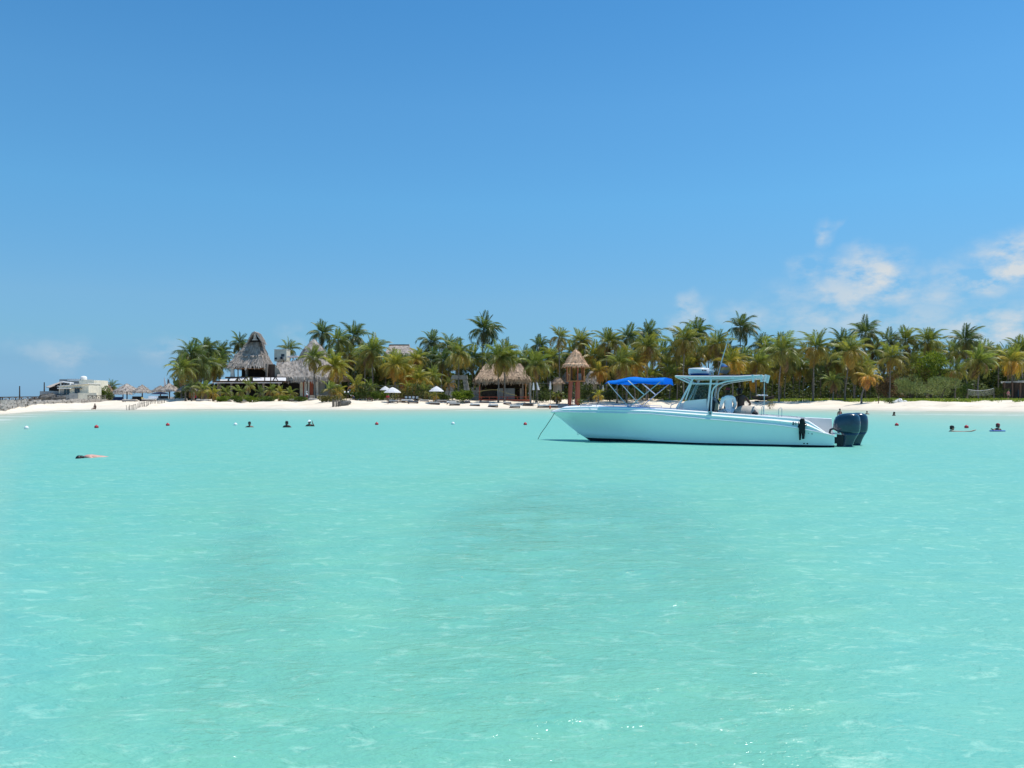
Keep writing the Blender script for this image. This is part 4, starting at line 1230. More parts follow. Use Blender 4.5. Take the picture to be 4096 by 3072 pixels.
for side in (-1, 1):
    up_r, lo_r = [], []
    for u in UU:
        pl_ = section(u, 1)
        zs_, ys_ = np.array([p.z for p in pl_]), np.array([p.y for p in pl_])
        zs_ = np.maximum.accumulate(zs_ + np.arange(len(zs_)) * 1e-5)
        zb = min(max(z_boot(u), zs_[0]), zs_[-1])
        mk_ = lambda a_, b_: [Vector((u, side * float(np.interp(z, zs_, ys_)), float(z))) for z in np.linspace(a_, b_, 15)]
        up_r.append(mk_(zb, zs_[-1])); lo_r.append(mk_(zs_[0], zb))
    hull.loft(up_r, closed=False); foul.loft(lo_r, closed=False)
# transom
tr = section(u_st, -1); tr2 = section(u_st, 1)
hull.add([p for p in tr] + [p for p in reversed(tr2)], [tuple(range(len(tr) * 2))])
bb(hull, 'hull', 'gelcoat', smooth=True)
bb(foul, 'antifouling', 'antifoul', smooth=True)
# topsides band between rub rail and deck: stepped in long ribs
def band_pts(u, side):
    zr, zd, hb = z_rail(u), z_deck(u), half(u)
    H = zd - zr
    prof = [(.06, 0), (.06, .05), (-.005, .27), (-.012, .28), (-.014, .50), (.022, .53), (-.036, .70), (-.04, .71), (-.045, .93), (-.10, 1.0)]
    return [Vector((u, side * max(.004, hb + min(a, a * H / .25) if hb > .3 else hb * (1 + a)), zr + H * t)) for a, t in prof]
band = MB()
for side in (-1, 1):
    band.loft([band_pts(u, side) for u in UU], closed=False)
bb(band, 'topside_band', 'gelcoat', smooth=True)
rub = MB()
for side in (-1, 1):
    rub.tube([Vector((u, side * (half(u) + .03), z_rail(u) + .015)) for u in UU], .024, 6)
bb(rub, 'rub_rail', 'white_tube', smooth=True)
# deck: foredeck, side decks, cockpit sole, stern well
dk = MB()
rows_ = []
for u in UU:
    hb = max(.004, half(u) - .10 if half(u) > .3 else half(u) * .9)
    t = (u - u_tip) / (u_st - u_tip)
    zd = z_deck(u)
    inner_ = hb * .9 if t < .22 else hb - .24
    sole = zd + .02 if t < .20 else max(.18, zd - .55 * min(1, (t - .20) / .08))
    if t > .965: sole = min(sole, z_rail(u) - .05)
    row = []
    for s in (-1, 1):
        pr = [(hb, zd), (inner_, zd + .012), (inner_ - .02, sole), (0.0, sole + (.03 if t < .22 else .01))]
        row.append([Vector((u, s * max(0, y), z)) for y, z in pr])
    rows_.append(row)
for s in (0, 1):
    dk.loft([r_[s] for r_ in rows_], closed=False)
bb(dk, 'deck', 'gelcoat_deck', smooth=True)
# sloping stern quarters and splash well
sw_ = MB()
p_a, p_b, p_c = bl(3222, 1679, -1.15), bl(3322, 1685, .9), bl(3305, 1735, -1.1)
sw_.add([Vector((-1.0, .3, z_deck(-1.0) + .02)), Vector((-.1, .3, z_deck(-1.0) - .02)), Vector((-.05, .3, .42)), Vector((-1.0, .3, .3)),
         Vector((-1.0, 1.1, z_deck(-1.0) + .02)), Vector((-.1, 1.1, z_deck(-1.0) - .02)), Vector((-.05, 1.1, .42)), Vector((-1.0, 1.1, .3))],
        [(0, 1, 2, 3), (7, 6, 5, 4), (0, 4, 5, 1), (1, 5, 6, 2), (2, 6, 7, 3), (3, 7, 4, 0)])
sw_.box((-1.05, 0, .52), (.12, 2.1, .62))
sw_.box((-.5, 0, .30), (1.0, 2.3, .1))
bb(sw_, 'stern_well', 'gelcoat_deck')
# fittings on the hull
tx = bpy.data.curves.new('registration_number', 'FONT'); tx.body = '5119'; tx.size = .145; tx.extrude = .002; tx.align_x = 'LEFT'; tx.space_character = 1.12
tx.offset = .006
to_ = bpy.data.objects.new('tmp_text', tx); col.objects.link(to_)
tme = bpy.data.meshes.new_from_object(to_.evaluated_get(bpy.context.evaluated_depsgraph_get())); tme.name = 'registration_number'
bpy.data.objects.remove(to_); tme.materials.clear()
to = link_mesh('registration_number', tme, boat)
q = bl(3169, 1698.5, -HB - .02)
to.location = (q.x, -half(q.x) - .022, q.z - .005); to.rotation_euler = (R(84), 0, 0); tme.materials.append(M['print_dark'])
for (px_, py_, r_) in ((3248, 1736, .018), (3234, 1733, .012), (3216, 1774.5, .024), (3229, 1775, .024)):
    q = bl(px_, py_, -HB)
    o_ = bb(MB().lathe([(r_, 0), (r_, .015), (r_ * .6, .02)], (0, 0, 0), 10), 'drain', 'engine_dark'); o_.rotation_euler = (R(90), 0, 0)
    zfrac = max(0, min(1, (q.z - chine_z(q.x)) / (z_rail(q.x) - chine_z(q.x))))
    o_.location = (q.x, -(chine_half(q.x) + (half(q.x) - chine_half(q.x)) * zfrac) + .003, q.z)
# white badge with a round emblem amidships
q = bl(2842, 1652.5, -HB + .05)
bd = MB(); bd.prism([(q.x - .09, q.z + .06), (q.x + .09, q.z + .06), (q.x + .06, q.z - .055), (q.x - .06, q.z - .055)], 'y', -half(q.x) - .005, -half(q.x) + .03)
badge = bb(bd, 'badge', 'radar_white')
em = MB()
em.tube([Vector((q.x + .034 * math.cos(a), -half(q.x) - .010, q.z + .034 * math.sin(a))) for a in np.linspace(.5, 6.0, 14)], .009, 5)
em.bar((q.x, -half(q.x) - .010, q.z), (q.x + .035, -half(q.x) - .010, q.z), .014)
bb(em, 'emblem', 'print_dark', badge)
q = bl(2317, 1735, 0)
bb(MB().tube([Vector((q.x - .05 + .04 * math.cos(a), 0, q.z + .04 * math.sin(a))) for a in np.linspace(0, 6.28, 13)], .009, 6), 'bow_eye', 'steel')
q = bl(2249, 1629, 0)
cl = MB(); cl.box((q.x, 0, q.z - .03), (.05, .06, .06)); cl.tube([(q.x - .09, 0, q.z + .01), (q.x + .09, 0, q.z + .01)], .018, 6)
bb(cl, 'cleat', 'engine_dark')
# low side rail, straps
for s in (-1, 1):
    rl_ = MB()
    a, b2 = bl(2325, 1621.5, -.45), bl(2600, 1626, -1.0)
    pts = []
    for i in range(9):
        u = a.x + (b2.x - a.x) * i / 8
        pts.append(Vector((u, s * (half(u) - .16), z_deck(u) + .07)))
    rl_.tube(pts, .013, 6)
    for p in pts[::2]:
        rl_.tube([p, Vector((p.x, p.y, p.z - .09))], .011, 5)
    bb(rl_, 'side_rail', 'steel')
# fishing rods laid along the foredeck rail
rd_ = MB(); rd_.tube([bl(2322, 1621, -.35), bl(2368, 1620.5, -.5)], .025, 6); rd_.tube([bl(2330, 1619, -.35), bl(2345, 1618, -.4)], .03, 6)
bb(rd_, 'deck_roller', 'steel')

# ------------------------------------------------------------------ blue sunshade on folding poles
VB = 1.0
f_lo, m_hi, a_hi = bl(2421, 1526, -VB), bl(2512, 1509.5, -VB), bl(2653, 1512, -VB)
bim = MB()
def bow(u, z, sk, n=9):
    out = []
    for i in range(n):
        t = -1 + 2 * i / (n - 1)
        out.append(Vector((u, t * VB, z + .04 * (1 - t * t) - (sk * max(0, (abs(t) - .86) / .14)))))
    return out
SK = 1.35
stn = [(f_lo.x - .02, f_lo.z - .05, .03), (f_lo.x + .05, f_lo.z + .01, .05), (f_lo.x + .35, f_lo.z + .03, .09), ((f_lo.x + m_hi.x) / 2, (f_lo.z + m_hi.z) / 2 - .02, .11), (m_hi.x - .05, m_hi.z - .01, .12), (m_hi.x + .1, m_hi.z, .13),
       ((m_hi.x * 2 + a_hi.x) / 3, (m_hi.z * 2 + a_hi.z) / 3 - .035, .13), ((m_hi.x + a_hi.x * 2) / 3, (m_hi.z + a_hi.z * 2) / 3 - .03, .13), (a_hi.x - .1, a_hi.z + .0, .14), (a_hi.x, a_hi.z - .02, .17)]
bim.loft([bow(a, b_, c * SK) for a, b_, c in stn], closed=False)
can = bb(bim, 'sunshade_canvas', 'blue_canvas', smooth=True)
sol = can.modifiers.new('thickness', 'SOLIDIFY'); sol.thickness = .012
for s in (-1, 1):
    base = bl(2514, 1625.5, -1.02); base = Vector((base.x, s * abs(base.y), z_deck(base.x) + .02))
    tp1, tp2 = Vector((f_lo.x + .1, s * VB, f_lo.z - .04)), Vector((a_hi.x - .12, s * VB, a_hi.z - .14))
    bb(MB().tube([base, tp1], .017, 7), 'sunshade_pole', 'steel')
    bb(MB().tube([base + Vector((.04, 0, 0)), tp2], .017, 7), 'sunshade_pole', 'steel')
    bb(MB().tube([Vector((m_hi.x, s * VB, m_hi.z - .12)), base.lerp(tp2, .5)], .02, 7), 'sunshade_strut', 'white_tube')
    fs = bl(2310, 1627, -.3); fs = Vector((fs.x, s * .3, z_deck(fs.x) + .02))
    bb(MB().tube([fs, tp1], .008, 5), 'strap', 'engine_dark')
    bb(MB().tube([base + Vector((.06, 0, -.01)), base + Vector((-.06, 0, .03))], .03, 6), 'deck_mount', 'steel')

# ------------------------------------------------------------------ console, windscreen, hard top
VC = .62
cons = MB()
prof = [bl(2720, 1641, -VC), bl(2735, 1610, -VC), bl(2742, 1603.5, -VC), bl(2826, 1595, -VC), bl(2829, 1645, -VC)]
prof = [(p.x, p.z) for p in prof]
prof[0] = (prof[0][0], .3); prof[-1] = (prof[-1][0], .3)
cons.prism(prof, 'y', -VC, VC)
console = bb(cons, 'console', 'gelcoat')
dash = MB()
dq = bl(2838, 1590, -.3)
dash.prism([(prof[3][0] + .003, .3), (prof[3][0] + .003, prof[3][1] + .1), (prof[3][0] + .22, prof[3][1] + .0), (prof[3][0] + .3, prof[3][1] - .15), (prof[3][0] + .12, .3)], 'y', -.5, .5)
bb(dash, 'dashboard', 'engine_dark')
whl = bb(MB().tube([Vector((.17 * math.cos(a), .17 * math.sin(a), 0)) for a in np.linspace(0, 6.283, 17)], .016, 6).bar((-.16, 0, 0), (.16, 0, 0), .02).bar((0, -.16, 0), (0, .16, 0), .02), 'steering_wheel', 'engine_dark')
whl.location = (prof[3][0] + .40, -.15, prof[3][1] - .16); whl.rotation_euler = (0, R(62), 0)
ws = MB()
wp = [bl(2743, 1602.5, -VC), bl(2763, 1537, -VC), bl(2833, 1535, -VC), bl(2826, 1594, -VC)]
for s in (-1, 1):
    ws.prism([(p.x, p.z) for p in wp], 'y', s * VC - .008, s * VC + .008)
a_, c_ = wp[0], wp[1]
ws.add([Vector((a_.x, -VC, a_.z)), Vector((a_.x, VC, a_.z)), Vector((c_.x, VC, c_.z)), Vector((c_.x, -VC, c_.z))], [(0, 1, 2, 3)])
bb(ws, 'windscreen', 'windscreen')
bb(MB().box((wp[0].x + .35, -.1, wp[0].z + .1), (.2, .26, .18)), 'chart_screen', 'engine_dark')
# seat in front of the console and its little hand rail
q = bl(2707, 1628, -.4)
fseat = MB(); fseat.prism([(prof[1][0] - .32, .3), (prof[1][0] - .32, q.z - .02), (prof[1][0] - .22, prof[1][1] - .02), (prof[1][0] - .03, prof[1][1] - .02), (prof[0][0] - .01, .3)], 'y', -.45, .45)
bb(fseat, 'console_seat', 'gelcoat_deck')
bb(MB().tube([Vector((q.x - .22, -.42, q.z - .1)), Vector((q.x - .22, -.42, q.z + .05)), Vector((q.x - .1, -.42, q.z + .13)), Vector((q.x + .02, -.42, q.z + .14))], .014, 6), 'hand_rail', 'steel')
VT = .78
def tb(px, py, s=-1):
    p = bl(px, py, -VT)
    return Vector((p.x, s * VT, p.z))
zt_ = tb(2800, 1506).z
topm = MB()
ua, ub = tb(2741, 1505).x, tb(3005, 1504).x
topm.prism([(ua, zt_ + .0), (ub, zt_ + .02), (ub, zt_ + .055), (ua + .06, zt_ + .05)], 'y', -VT + .03, VT - .03)
top = bb(topm, 'hard_top', 'cloth_navy')
for s in (-1, 1):
    fr = MB()
    fr.tube([tb(2701, 1505, s), tb(2760, 1507, s), tb(2950, 1507, s), tb(3000, 1504.5, s), tb(3050, 1502.5, s)], .034, 8)
    fr.tube([tb(2757, 1514.5, s), tb(2850, 1514.5, s), tb(2960, 1514, s), tb(3020, 1509, s), tb(3056, 1504, s)], .026, 8)
    for px_ in (2757, 2843, 2932):
        fr.bar(tb(px_, 1505, s), tb(px_, 1515.5, s), .06)
    bb(fr, 'top_frame', 'white_tube', smooth=True)
    bb(MB().tube([tb(2706, 1640, s), tb(2771, 1515, s)], .036, 8), 'frame_leg', 'white_tube', smooth=True)
    bb(MB().tube([tb(2742, 1599, s), tb(2765, 1536, s)], .026, 8), 'frame_leg', 'white_tube', smooth=True)
    bb(MB().tube([tb(2829, 1645, s), tb(2844.5, 1515, s)], .038, 8), 'frame_leg', 'white_tube', smooth=True)
    bb(MB().tube([tb(2702, 1506, s), tb(2722, 1516, s), tb(2760, 1533, s)], .028, 8), 'frame_brace', 'white_tube', smooth=True)
    bb(MB().tube([tb(2763, 1535, s), tb(2871, 1534, s)], .024, 8), 'frame_rail', 'white_tube', smooth=True)
    bb(MB().tube([tb(2844, 1645, s), tb(2846, 1600, s), tb(2849, 1566, s), tb(2856, 1550, s), tb(2872, 1536, s), tb(2905, 1526, s), tb(2958, 1518, s), tb(3010, 1512, s), tb(3052, 1507, s)], .029, 8), 'frame_brace', 'white_tube', smooth=True)
for (px_, py_) in ((2702, 1505.5), (2760, 1507), (3050, 1503)):
    p = tb(px_, py_)
    bb(MB().tube([Vector((p.x, -VT, p.z)), Vector((p.x, VT, p.z))], .028, 8), 'cross_tube', 'white_tube')
for (px_, ya_, yb__, v) in ((3012, 1499, 1529, -VT), (3045, 1499, 1528, -VT), (3060, 1498, 1527, -.35), (3072, 1501, 1532, -VT), (3068, 1500, 1528, .2)):
    p1, p2 = bl(px_ + (4 if px_ > 3050 else -1), ya_, v), bl(px_ - (4 if px_ > 3050 else -1), yb__, v)
    bb(MB().tube([p2, p1], .042, 8), 'rod_holder', 'white_tube')
bb(MB().tube([tb(3057.5, 1530), Vector((tb(3056, 1652).x, -VT, .9))], .012, 6), 'outrigger_line', 'white_tube')
# radar, horn bracket, aerial, flag
q = bl(2796, 1500, 0)
rq = .40
rad = bb(MB().lathe([(.30, .04), (.36, .05), (.385, .10)], (q.x, 0, zt_ + .03), 24), 'radar_base', 'radar_blue', smooth=True)
bb(MB().lathe([(.386, .098), (.395, .16), (.39, .265), (.36, .30), (.2, .315), (.02, .32)], (q.x, 0, zt_ + .03), 24), 'radar_dome', 'radar_white', rad, smooth=True)
mk = MB()
for i, (dx, wd) in enumerate(((0, .045), (.06, .03), (.10, .03), (.14, .04))):
    a = -math.pi / 2 + .50 + dx / .4
    r0 = .397
    mk.box((q.x + r0 * math.cos(a), r0 * math.sin(a), zt_ + .235), (.004, wd, .042), (0, 0, a))
bb(mk, 'radar_mark', 'print_dark', rad)
hb_ = MB()
hq = [bl(x, y, 0) for x, y in ((2831, 1477), (2853, 1462), (2854, 1468), (2835, 1485))]
hb_.bar(hq[0].lerp(hq[3], .5), hq[1].lerp(hq[2], .5), .045)
hp = bl(2840, 1500, 0); hp2 = bl(2852, 1500, 0)
hb_.span((hp.x - .04, -.05, zt_ + .04), (hp.x + .05, .05, zt_ + .2)); hb_.tube([(hp2.x, 0, zt_ + .04), (hp2.x, 0, zt_ + .30)], .02, 6)
hb_.box((hp2.x - .05, 0, zt_ + .2), (.16, .1, .05))
bb(hb_, 'light_bracket', 'white_tube')
bb(MB().ball(tuple(bl(2761, 1500, -.3)), .03, 8, 6), 'mast_light', 'radar_white')
va = .35
ant = MB(); ant.tube([bl(2873, 1503, va), bl(2885, 1450, va), bl(2910, 1364, va), bl(2935, 1279, va)], [.024, .018, .014, .008], 7)
aer = bb(ant, 'aerial', 'white_tube')
fm, fnt, fb_ = nmat('flag_cloth')
tcf = fnt.nodes.new('ShaderNodeTexCoord'); spf = fnt.nodes.new('ShaderNodeSeparateXYZ'); fnt.links.new(tcf.outputs['Generated'], spf.inputs[0])
nf = fnt.nodes.new('ShaderNodeTexNoise'); nf.inputs['Scale'].default_value = 4; fnt.links.new(tcf.outputs['Generated'], nf.inputs['Vector'])
ad = fnt.nodes.new('ShaderNodeMath'); ad.operation = 'MULTIPLY_ADD'; ad.inputs[1].default_value = .12; fnt.links.new(nf.outputs['Fac'], ad.inputs[0]); fnt.links.new(spf.outputs[2], ad.inputs[2])
rf = fnt.nodes.new('ShaderNodeValToRGB'); rf.color_ramp.interpolation = 'CONSTANT'
for i, (p_, c__) in enumerate([(0, (.35, .30, .24)), (.38, (.62, .38, .13)), (.60, (.55, .2, .1)), (.68, (.14, .28, .6)), (.78, (.45, .6, .82)), (.92, (.8, .82, .85))]):
    e_ = rf.color_ramp.elements[i] if i < 2 else rf.color_ramp.elements.new(min(p_, 1))
    e_.position = min(1, p_); e_.color = (*c__, 1)
fnt.links.new(ad.outputs[0], rf.inputs[0]); fnt.links.new(rf.outputs[0], fb_.inputs['Base Color']); fb_.inputs['Roughness'].default_value = .85
fl = MB(); rws = []
for i in range(9):
    s_ = i / 8
    topp = Vector((2884 + 40 * s_, 1449 + 30 * s_ - 5 * math.sin(3 * s_), 0)); bot = Vector((2877 + 30 * s_, 1492 + 4 * s_, 0))
    rws.append([bl(*(topp.lerp(bot, j / 6)).xy, va + .05 * math.sin(6 * s_ + j * .5)) for j in range(7)])
fl.loft(rws, closed=False)
bb(fl, 'flag', fm, aer, smooth=True)
# loops on the gunwale (rod rack and boarding rails)
for (px0, px1, y0, y1) in ((3046, 3053, 1627, 1661), (3113.5, 3127, 1634, 1667)):
    for k, v in enumerate((-1.12,)):
        a, c2_, d2 = bl(px0, y1, v), bl(px0 + 1.5, y0 + 2, v), bl(px1, y1, v)
        e2_ = bl(px1 + .5, y0, v)
        bb(MB().tube([a, c2_, e2_.lerp(c2_, .3) + Vector((0, 0, .03)), e2_, d2], .013, 6), 'boarding_rail', 'steel')
# leaning post
lp = MB(); lq = bl(2905, 1640, .0)
lp.box((lq.x, 0, .55), (.45, .95, .5)); lp.box((lq.x + .02, 0, .86), (.5, 1.0, .12))
bb(lp, 'leaning_post', 'gelcoat_deck')

# ------------------------------------------------------------------ outboard engines
def engine(v, dx):
    root = empty('outboard_engine', (0, 0, 0)); root.parent = boat
    vv = -.48
    pl = [(1652, 3390, 3408), (1655, 3368, 3424), (1660, 3355, 3434), (1668, 3342, 3440), (1685, 3335, 3443), (1700, 3332, 3443), (1714, 3331, 3442), (1724, 3340, 3440), (1731, 3362, 3437), (1745, 3371, 3428), (1758, 3372, 3421), (1775, 3368, 3414), (1792, 3360, 3408), (1815, 3352, 3402)]
    wd = [.10, .20, .255, .285, .30, .305, .30, .28, .24, .185, .165, .15, .14, .12]
    rings = []
    for (y, a, c), w_ in zip(pl, wd):
        p, q_ = bl(a, y, vv), bl(c, y, vv)
        zc = p.z
        rings.append([Vector((x_, y_, zc)) for x_, y_, _ in [((p.x + q_.x) / 2 + (q_.x - p.x) / 2 * math.copysign(abs(math.cos(t)) ** .75, math.cos(t)), w_ * math.copysign(abs(math.sin(t)) ** .75, math.sin(t)), 0) for t in [2 * math.pi * k / 20 for k in range(20)]]])
    cow = MB(); cow.loft(list(reversed(rings[:9]))); c_o = cow.build('cowling', M['engine_blue'], root, smooth='all', local=True)
    leg = MB(); leg.loft(list(reversed(rings[8:]))); leg.build('leg', M['engine_blue'], root, smooth='all', local=True)
    bk = MB()
    p1, p2 = bl(3345, 1745, vv), bl(3372, 1790, vv)
    bk.span((-.02, -.16, .1), (p2.x - .12, .16, p1.z - .03)); bk.span((p2.x - .2, -.12, -.1), (p2.x + .02, .12, p1.z + .06))
    bk.build('mount_bracket', M['engine_dark'], root, local=True)
    hs = MB(); hs.tube([bl(x, y, vv) for x, y in ((3324, 1738), (3319, 1728), (3322, 1717), (3332, 1713), (3345, 1716))], .035, 8)
    hs.build('rigging_hose', M['engine_dark'], root, local=True)
    bar_ = MB(); bar_.tube([bl(3330, 1731, vv), bl(3362, 1733, vv)], .03, 7); bar_.build('tilt_tube', M['steel'], root, local=True)
    root.location = (dx, v, 0)
    return root
engine(-.48, 0); engine(.46, .27)
# ================================================================== people
def skin_mesh(name, verts, edges, radii, sub=1, root=0):
    me = bpy.data.meshes.new('tmp'); me.from_pydata([tuple(v) for v in verts], edges, [])
    o = bpy.data.objects.new('tmp', me); col.objects.link(o)
    sk = o.modifiers.new('skin', 'SKIN'); sk.use_smooth_shade = True
    for i, r_ in enumerate(radii):
        d = me.skin_vertices[0].data[i]
        d.radius = r_ if isinstance(r_, tuple) else (r_, r_)
        d.use_root = (i == root)
    if sub:
        ss = o.modifiers.new('sub', 'SUBSURF'); ss.levels = sub; ss.render_levels = sub
    dg = bpy.context.evaluated_depsgraph_get()
    ev = o.evaluated_get(dg)
    out = bpy.data.meshes.new_from_object(ev)
    out.name = name
    bpy.data.objects.remove(o); bpy.data.meshes.remove(me)
    return out
STAND = dict(pelvis=(0, 0, .95), waist=(0, 0, 1.10), chest=(0, -.01, 1.30), collar=(0, 0, 1.43), neck=(0, .01, 1.50),
             shL=(-.17, 0, 1.42), elL=(-.25, -.03, 1.14), wrL=(-.27, .07, .90), haL=(-.27, .10, .82),
             shR=(.17, 0, 1.42), elR=(.25, -.03, 1.14), wrR=(.27, .07, .90), haR=(.27, .10, .82),
             hiL=(-.09, 0, .90), knL=(-.10, .03, .50), anL=(-.10, -.02, .08), toL=(-.11, .14, .03),
             hiR=(.09, 0, .90), knR=(.10, .03, .50), anR=(.10, -.02, .08), toR=(.11, .14, .03), head=(0, .03, 1.62))
RAD = dict(pelvis=(.155, .11), waist=(.145, .10), chest=(.165, .115), collar=(.10, .075), neck=.055,
           shL=.065, elL=.042, wrL=.028, haL=.038, shR=.065, elR=.042, wrR=.028, haR=.038,
           hiL=.092, knL=.058, anL=.038, toL=.032, hiR=.092, knR=.058, anR=.038, toR=.032)
CH = [('pelvis', 'waist'), ('waist', 'chest'), ('chest', 'collar'), ('collar', 'neck'), ('collar', 'shL'), ('shL', 'elL'), ('elL', 'wrL'), ('wrL', 'haL'),
      ('collar', 'shR'), ('shR', 'elR'), ('elR', 'wrR'), ('wrR', 'haR'), ('pelvis', 'hiL'), ('hiL', 'knL'), ('knL', 'anL'), ('anL', 'toL'), ('pelvis', 'hiR'), ('hiR', 'knR'), ('knR', 'anR'), ('anR', 'toR')]
def chain_mesh(name, pose, keys, grow=0.0):
    ks = [k for k in RAD if k in keys]
    idx = {k: i for i, k in enumerate(ks)}
    ed = [(idx[a], idx[b]) for a, b in CH if a in idx and b in idx]
    rad = [tuple(r_ + grow for r_ in RAD[k]) if isinstance(RAD[k], tuple) else RAD[k] + grow for k in ks]
    return skin_mesh(name, [pose[k] for k in ks], ed, rad, 1, 0)
def head_into(me, pose, yaw=0.0, pitch=0.0):
    """skull, jaw, nose, ears, brows and ten separate fingers are merged into the body mesh"""
    import bmesh
    mb = MB()
    rings = []
    for z, rx, ry, oy in [(-.115, .030, .035, .045), (-.10, .045, .055, .035), (-.07, .058, .078, .018), (-.03, .068, .092, .006), (.02, .073, .098, 0), (.06, .072, .096, -.004), (.095, .058, .078, -.006), (.115, .03, .04, -.006)]:
        rings.append([Vector((rx * math.cos(2 * math.pi * k / 14), oy + ry * math.sin(2 * math.pi * k / 14), z)) for k in range(14)])
    mb.loft(rings)
    mb.add([(-.014, .098, -.03), (.014, .098, -.03), (0, .128, -.032), (0, .098, .015)], [(0, 1, 2), (0, 2, 3), (1, 3, 2), (0, 3, 1)])
    for s in (-1, 1):
        mb.ball((s * .074, -.005, -.01), (.010, .022, .032), 6, 4)
        mb.ball((s * .030, .091, .008), (.013, .008, .007), 6, 4)
    mb.ball((0, .093, -.066), (.024, .008, .008), 6, 4)
    m = Matrix.Translation(Vector(pose['head'])) @ Matrix.Rotation(yaw, 4, 'Z') @ Matrix.Rotation(pitch, 4, 'X')
    vs = [m @ Vector(p) for p in mb.v]
    out = MB(); out.add(vs, mb.f)
    for s in ('L', 'R'):
        w, hd = Vector(pose['wr' + s]), Vector(pose['ha' + s])
        d = (hd - w).normalized(); sd = d.cross(Vector((0, 0, 1)))
        if sd.length < .2: sd = d.cross(Vector((0, 1, 0)))
        sd.normalize(); nrm = sd.cross(d)
        for i, ln in enumerate((.066, .078, .074, .058)):
            b0_ = hd + sd * (.027 - .018 * i) + d * .02
            out.tube([b0_, b0_ + d * ln * .5 + nrm * .006, b0_ + d * ln * .9 + nrm * .022], [.010, .009, .006], 5)
        tb_ = hd + sd * .03 - d * .02
        out.tube([tb_, tb_ + sd * .03 + d * .025, tb_ + sd * .035 + d * .06], [.012, .011, .008], 5)
    bm = bmesh.new(); bm.from_mesh(me)
    vv = [bm.verts.new(p) for p in out.v]
    for f in out.f:
        try: bm.faces.new([vv[i] for i in f])
        except ValueError: pass
    bmesh.ops.recalc_face_normals(bm, faces=bm.faces)
    bm.to_mesh(me); bm.free(); me.shade_smooth()
    return m
def headgear(kind, m, parent, mt):
    mb = MB()
    def dome(k, z0, ext=1.0, back=0.0):
        rings = []
        for z, f in [(z0, 1.0), (.05, 1.0), (.08, .93), (.105, .72), (.122, .40), (.128, .05)]:
            if z < z0: continue
            rings.append([Vector((.079 * k * f * math.cos(2 * math.pi * i / 14), (-.008 + .104 * k * f * math.sin(2 * math.pi * i / 14)) * ext, z)) for i in range(14)])
        mb.loft(rings)
    if kind == 'hair':
        dome(1.03, .015, 1.0)
        mb.ball((0, -.055, -.03), (.074, .062, .07), 10, 6)
    elif kind == 'long_hair':
        dome(1.06, .015, 1.0)
        mb.ball((0, -.06, -.07), (.082, .065, .13), 10, 6)
    elif kind in ('cap', 'cap_back'):
        dome(1.08, .03)
        s = 1 if kind == 'cap' else -1
        mb.loft([[Vector((.07 * math.cos(t), s * (.06 + .115 * e * math.sin(t)), .035 - .02 * e)) for t in np.linspace(0.1, 3.04, 9)] for e in (.4, 1.0)], closed=False)
    elif kind == 'hat':
        dome(1.08, .03)
        mb.lathe([(.075, .03), (.15, .02), (.152, .026), (.076, .042)], (0, 0, 0), 16, (1, 1.12))
    vs = [m @ Vector(p) for p in mb.v]
    out = MB(); out.add(vs, mb.f)
    return out.build({'hair': 'hair', 'long_hair': 'hair', 'cap': 'cap', 'cap_back': 'cap', 'hat': 'sun_hat'}[kind], M[mt], parent, smooth='all', local=True)
def person(loc, yaw, label, skin='skin_tan', pose=None, clothes=(), gear=(('hair', 'hair_black'),), scale=1.0, head_yaw=0.0, head_pitch=0.0, group=None):
    ps = dict(STAND)
    if pose: ps.update(pose)
    me = chain_mesh('person', ps, set(RAD))
    m = head_into(me, ps, head_yaw, head_pitch)
    me.materials.append(M[skin])
    o = bpy.data.objects.new('person', me); col.objects.link(o)
    o.location, o.rotation_euler, o.scale = loc, (0, 0, yaw), (scale,) * 3
    tag(o, label, 'person', group)
    for nm, keys, grow, mt in clothes:
        cm = chain_mesh(nm, ps, set(keys), grow); cm.materials.append(M[mt]); cm.shade_smooth()
        link_mesh(nm, cm, o)
    for k, mt in gear:
        headgear(k, m, o, mt)
    return o
SHIRT_LONG = ('pelvis', 'hiL', 'hiR', 'waist', 'chest', 'collar', 'shL', 'elL', 'wrL', 'shR', 'elR', 'wrR')
SHIRT = ('waist', 'chest', 'collar', 'shL', 'shR', 'elL', 'elR')
SHORTS = ('pelvis', 'hiL', 'hiR', 'knL', 'knR')
def shrink(p, keys):
    return p
# --- aboard the motorboat (seated at the stern side of the console, backs to the sea)
BR = lambda p: BM @ p
sit = dict(hiL=(-.1, .02, .88), knL=(-.14, .42, .86), anL=(-.14, .46, .44), toL=(-.15, .58, .40), hiR=(.1, .02, .88), knR=(.14, .42, .86), anR=(.14, .46, .44), toR=(.15, .58, .40))
q = bl(2912, 1651, -.55)
seat_z = q.z
man1 = dict(sit, shL=(-.19, -.02, 1.40), shR=(.19, -.02, 1.40), elL=(-.30, -.02, 1.12), elR=(.30, -.04, 1.10), wrL=(-.23, .16, .95), wrR=(.22, .10, .88), haL=(-.18, .24, .93), haR=(.20, .16, .84), head=(.02, .05, 1.615))
p_ = BR(Vector((q.x, -.55, 0)))
sc_ = 1.0
z0_ = bl(2912, 1583, -.55).z - 1.43
person((p_.x, p_.y, z0_), R(20), 'person in a white long-sleeved shirt and dark red cap seated aboard the motorboat', 'skin_brown', man1,
       [('shirt', SHIRT_LONG, .022, 'cloth_white'), ('trousers', SHORTS, .012, 'cloth_white')], [('hair', 'hair_black'), ('cap', 'cap_red')], 1.0)
q2 = bl(2963, 1600, .1)
man2 = dict(sit, elR=(.36, -.08, 1.16), wrR=(.20, .06, 1.0), haR=(.13, .09, .97), elL=(-.27, .0, 1.14), wrL=(-.22, .18, .94), haL=(-.16, .24, .92), head=(-.03, .05, 1.62))
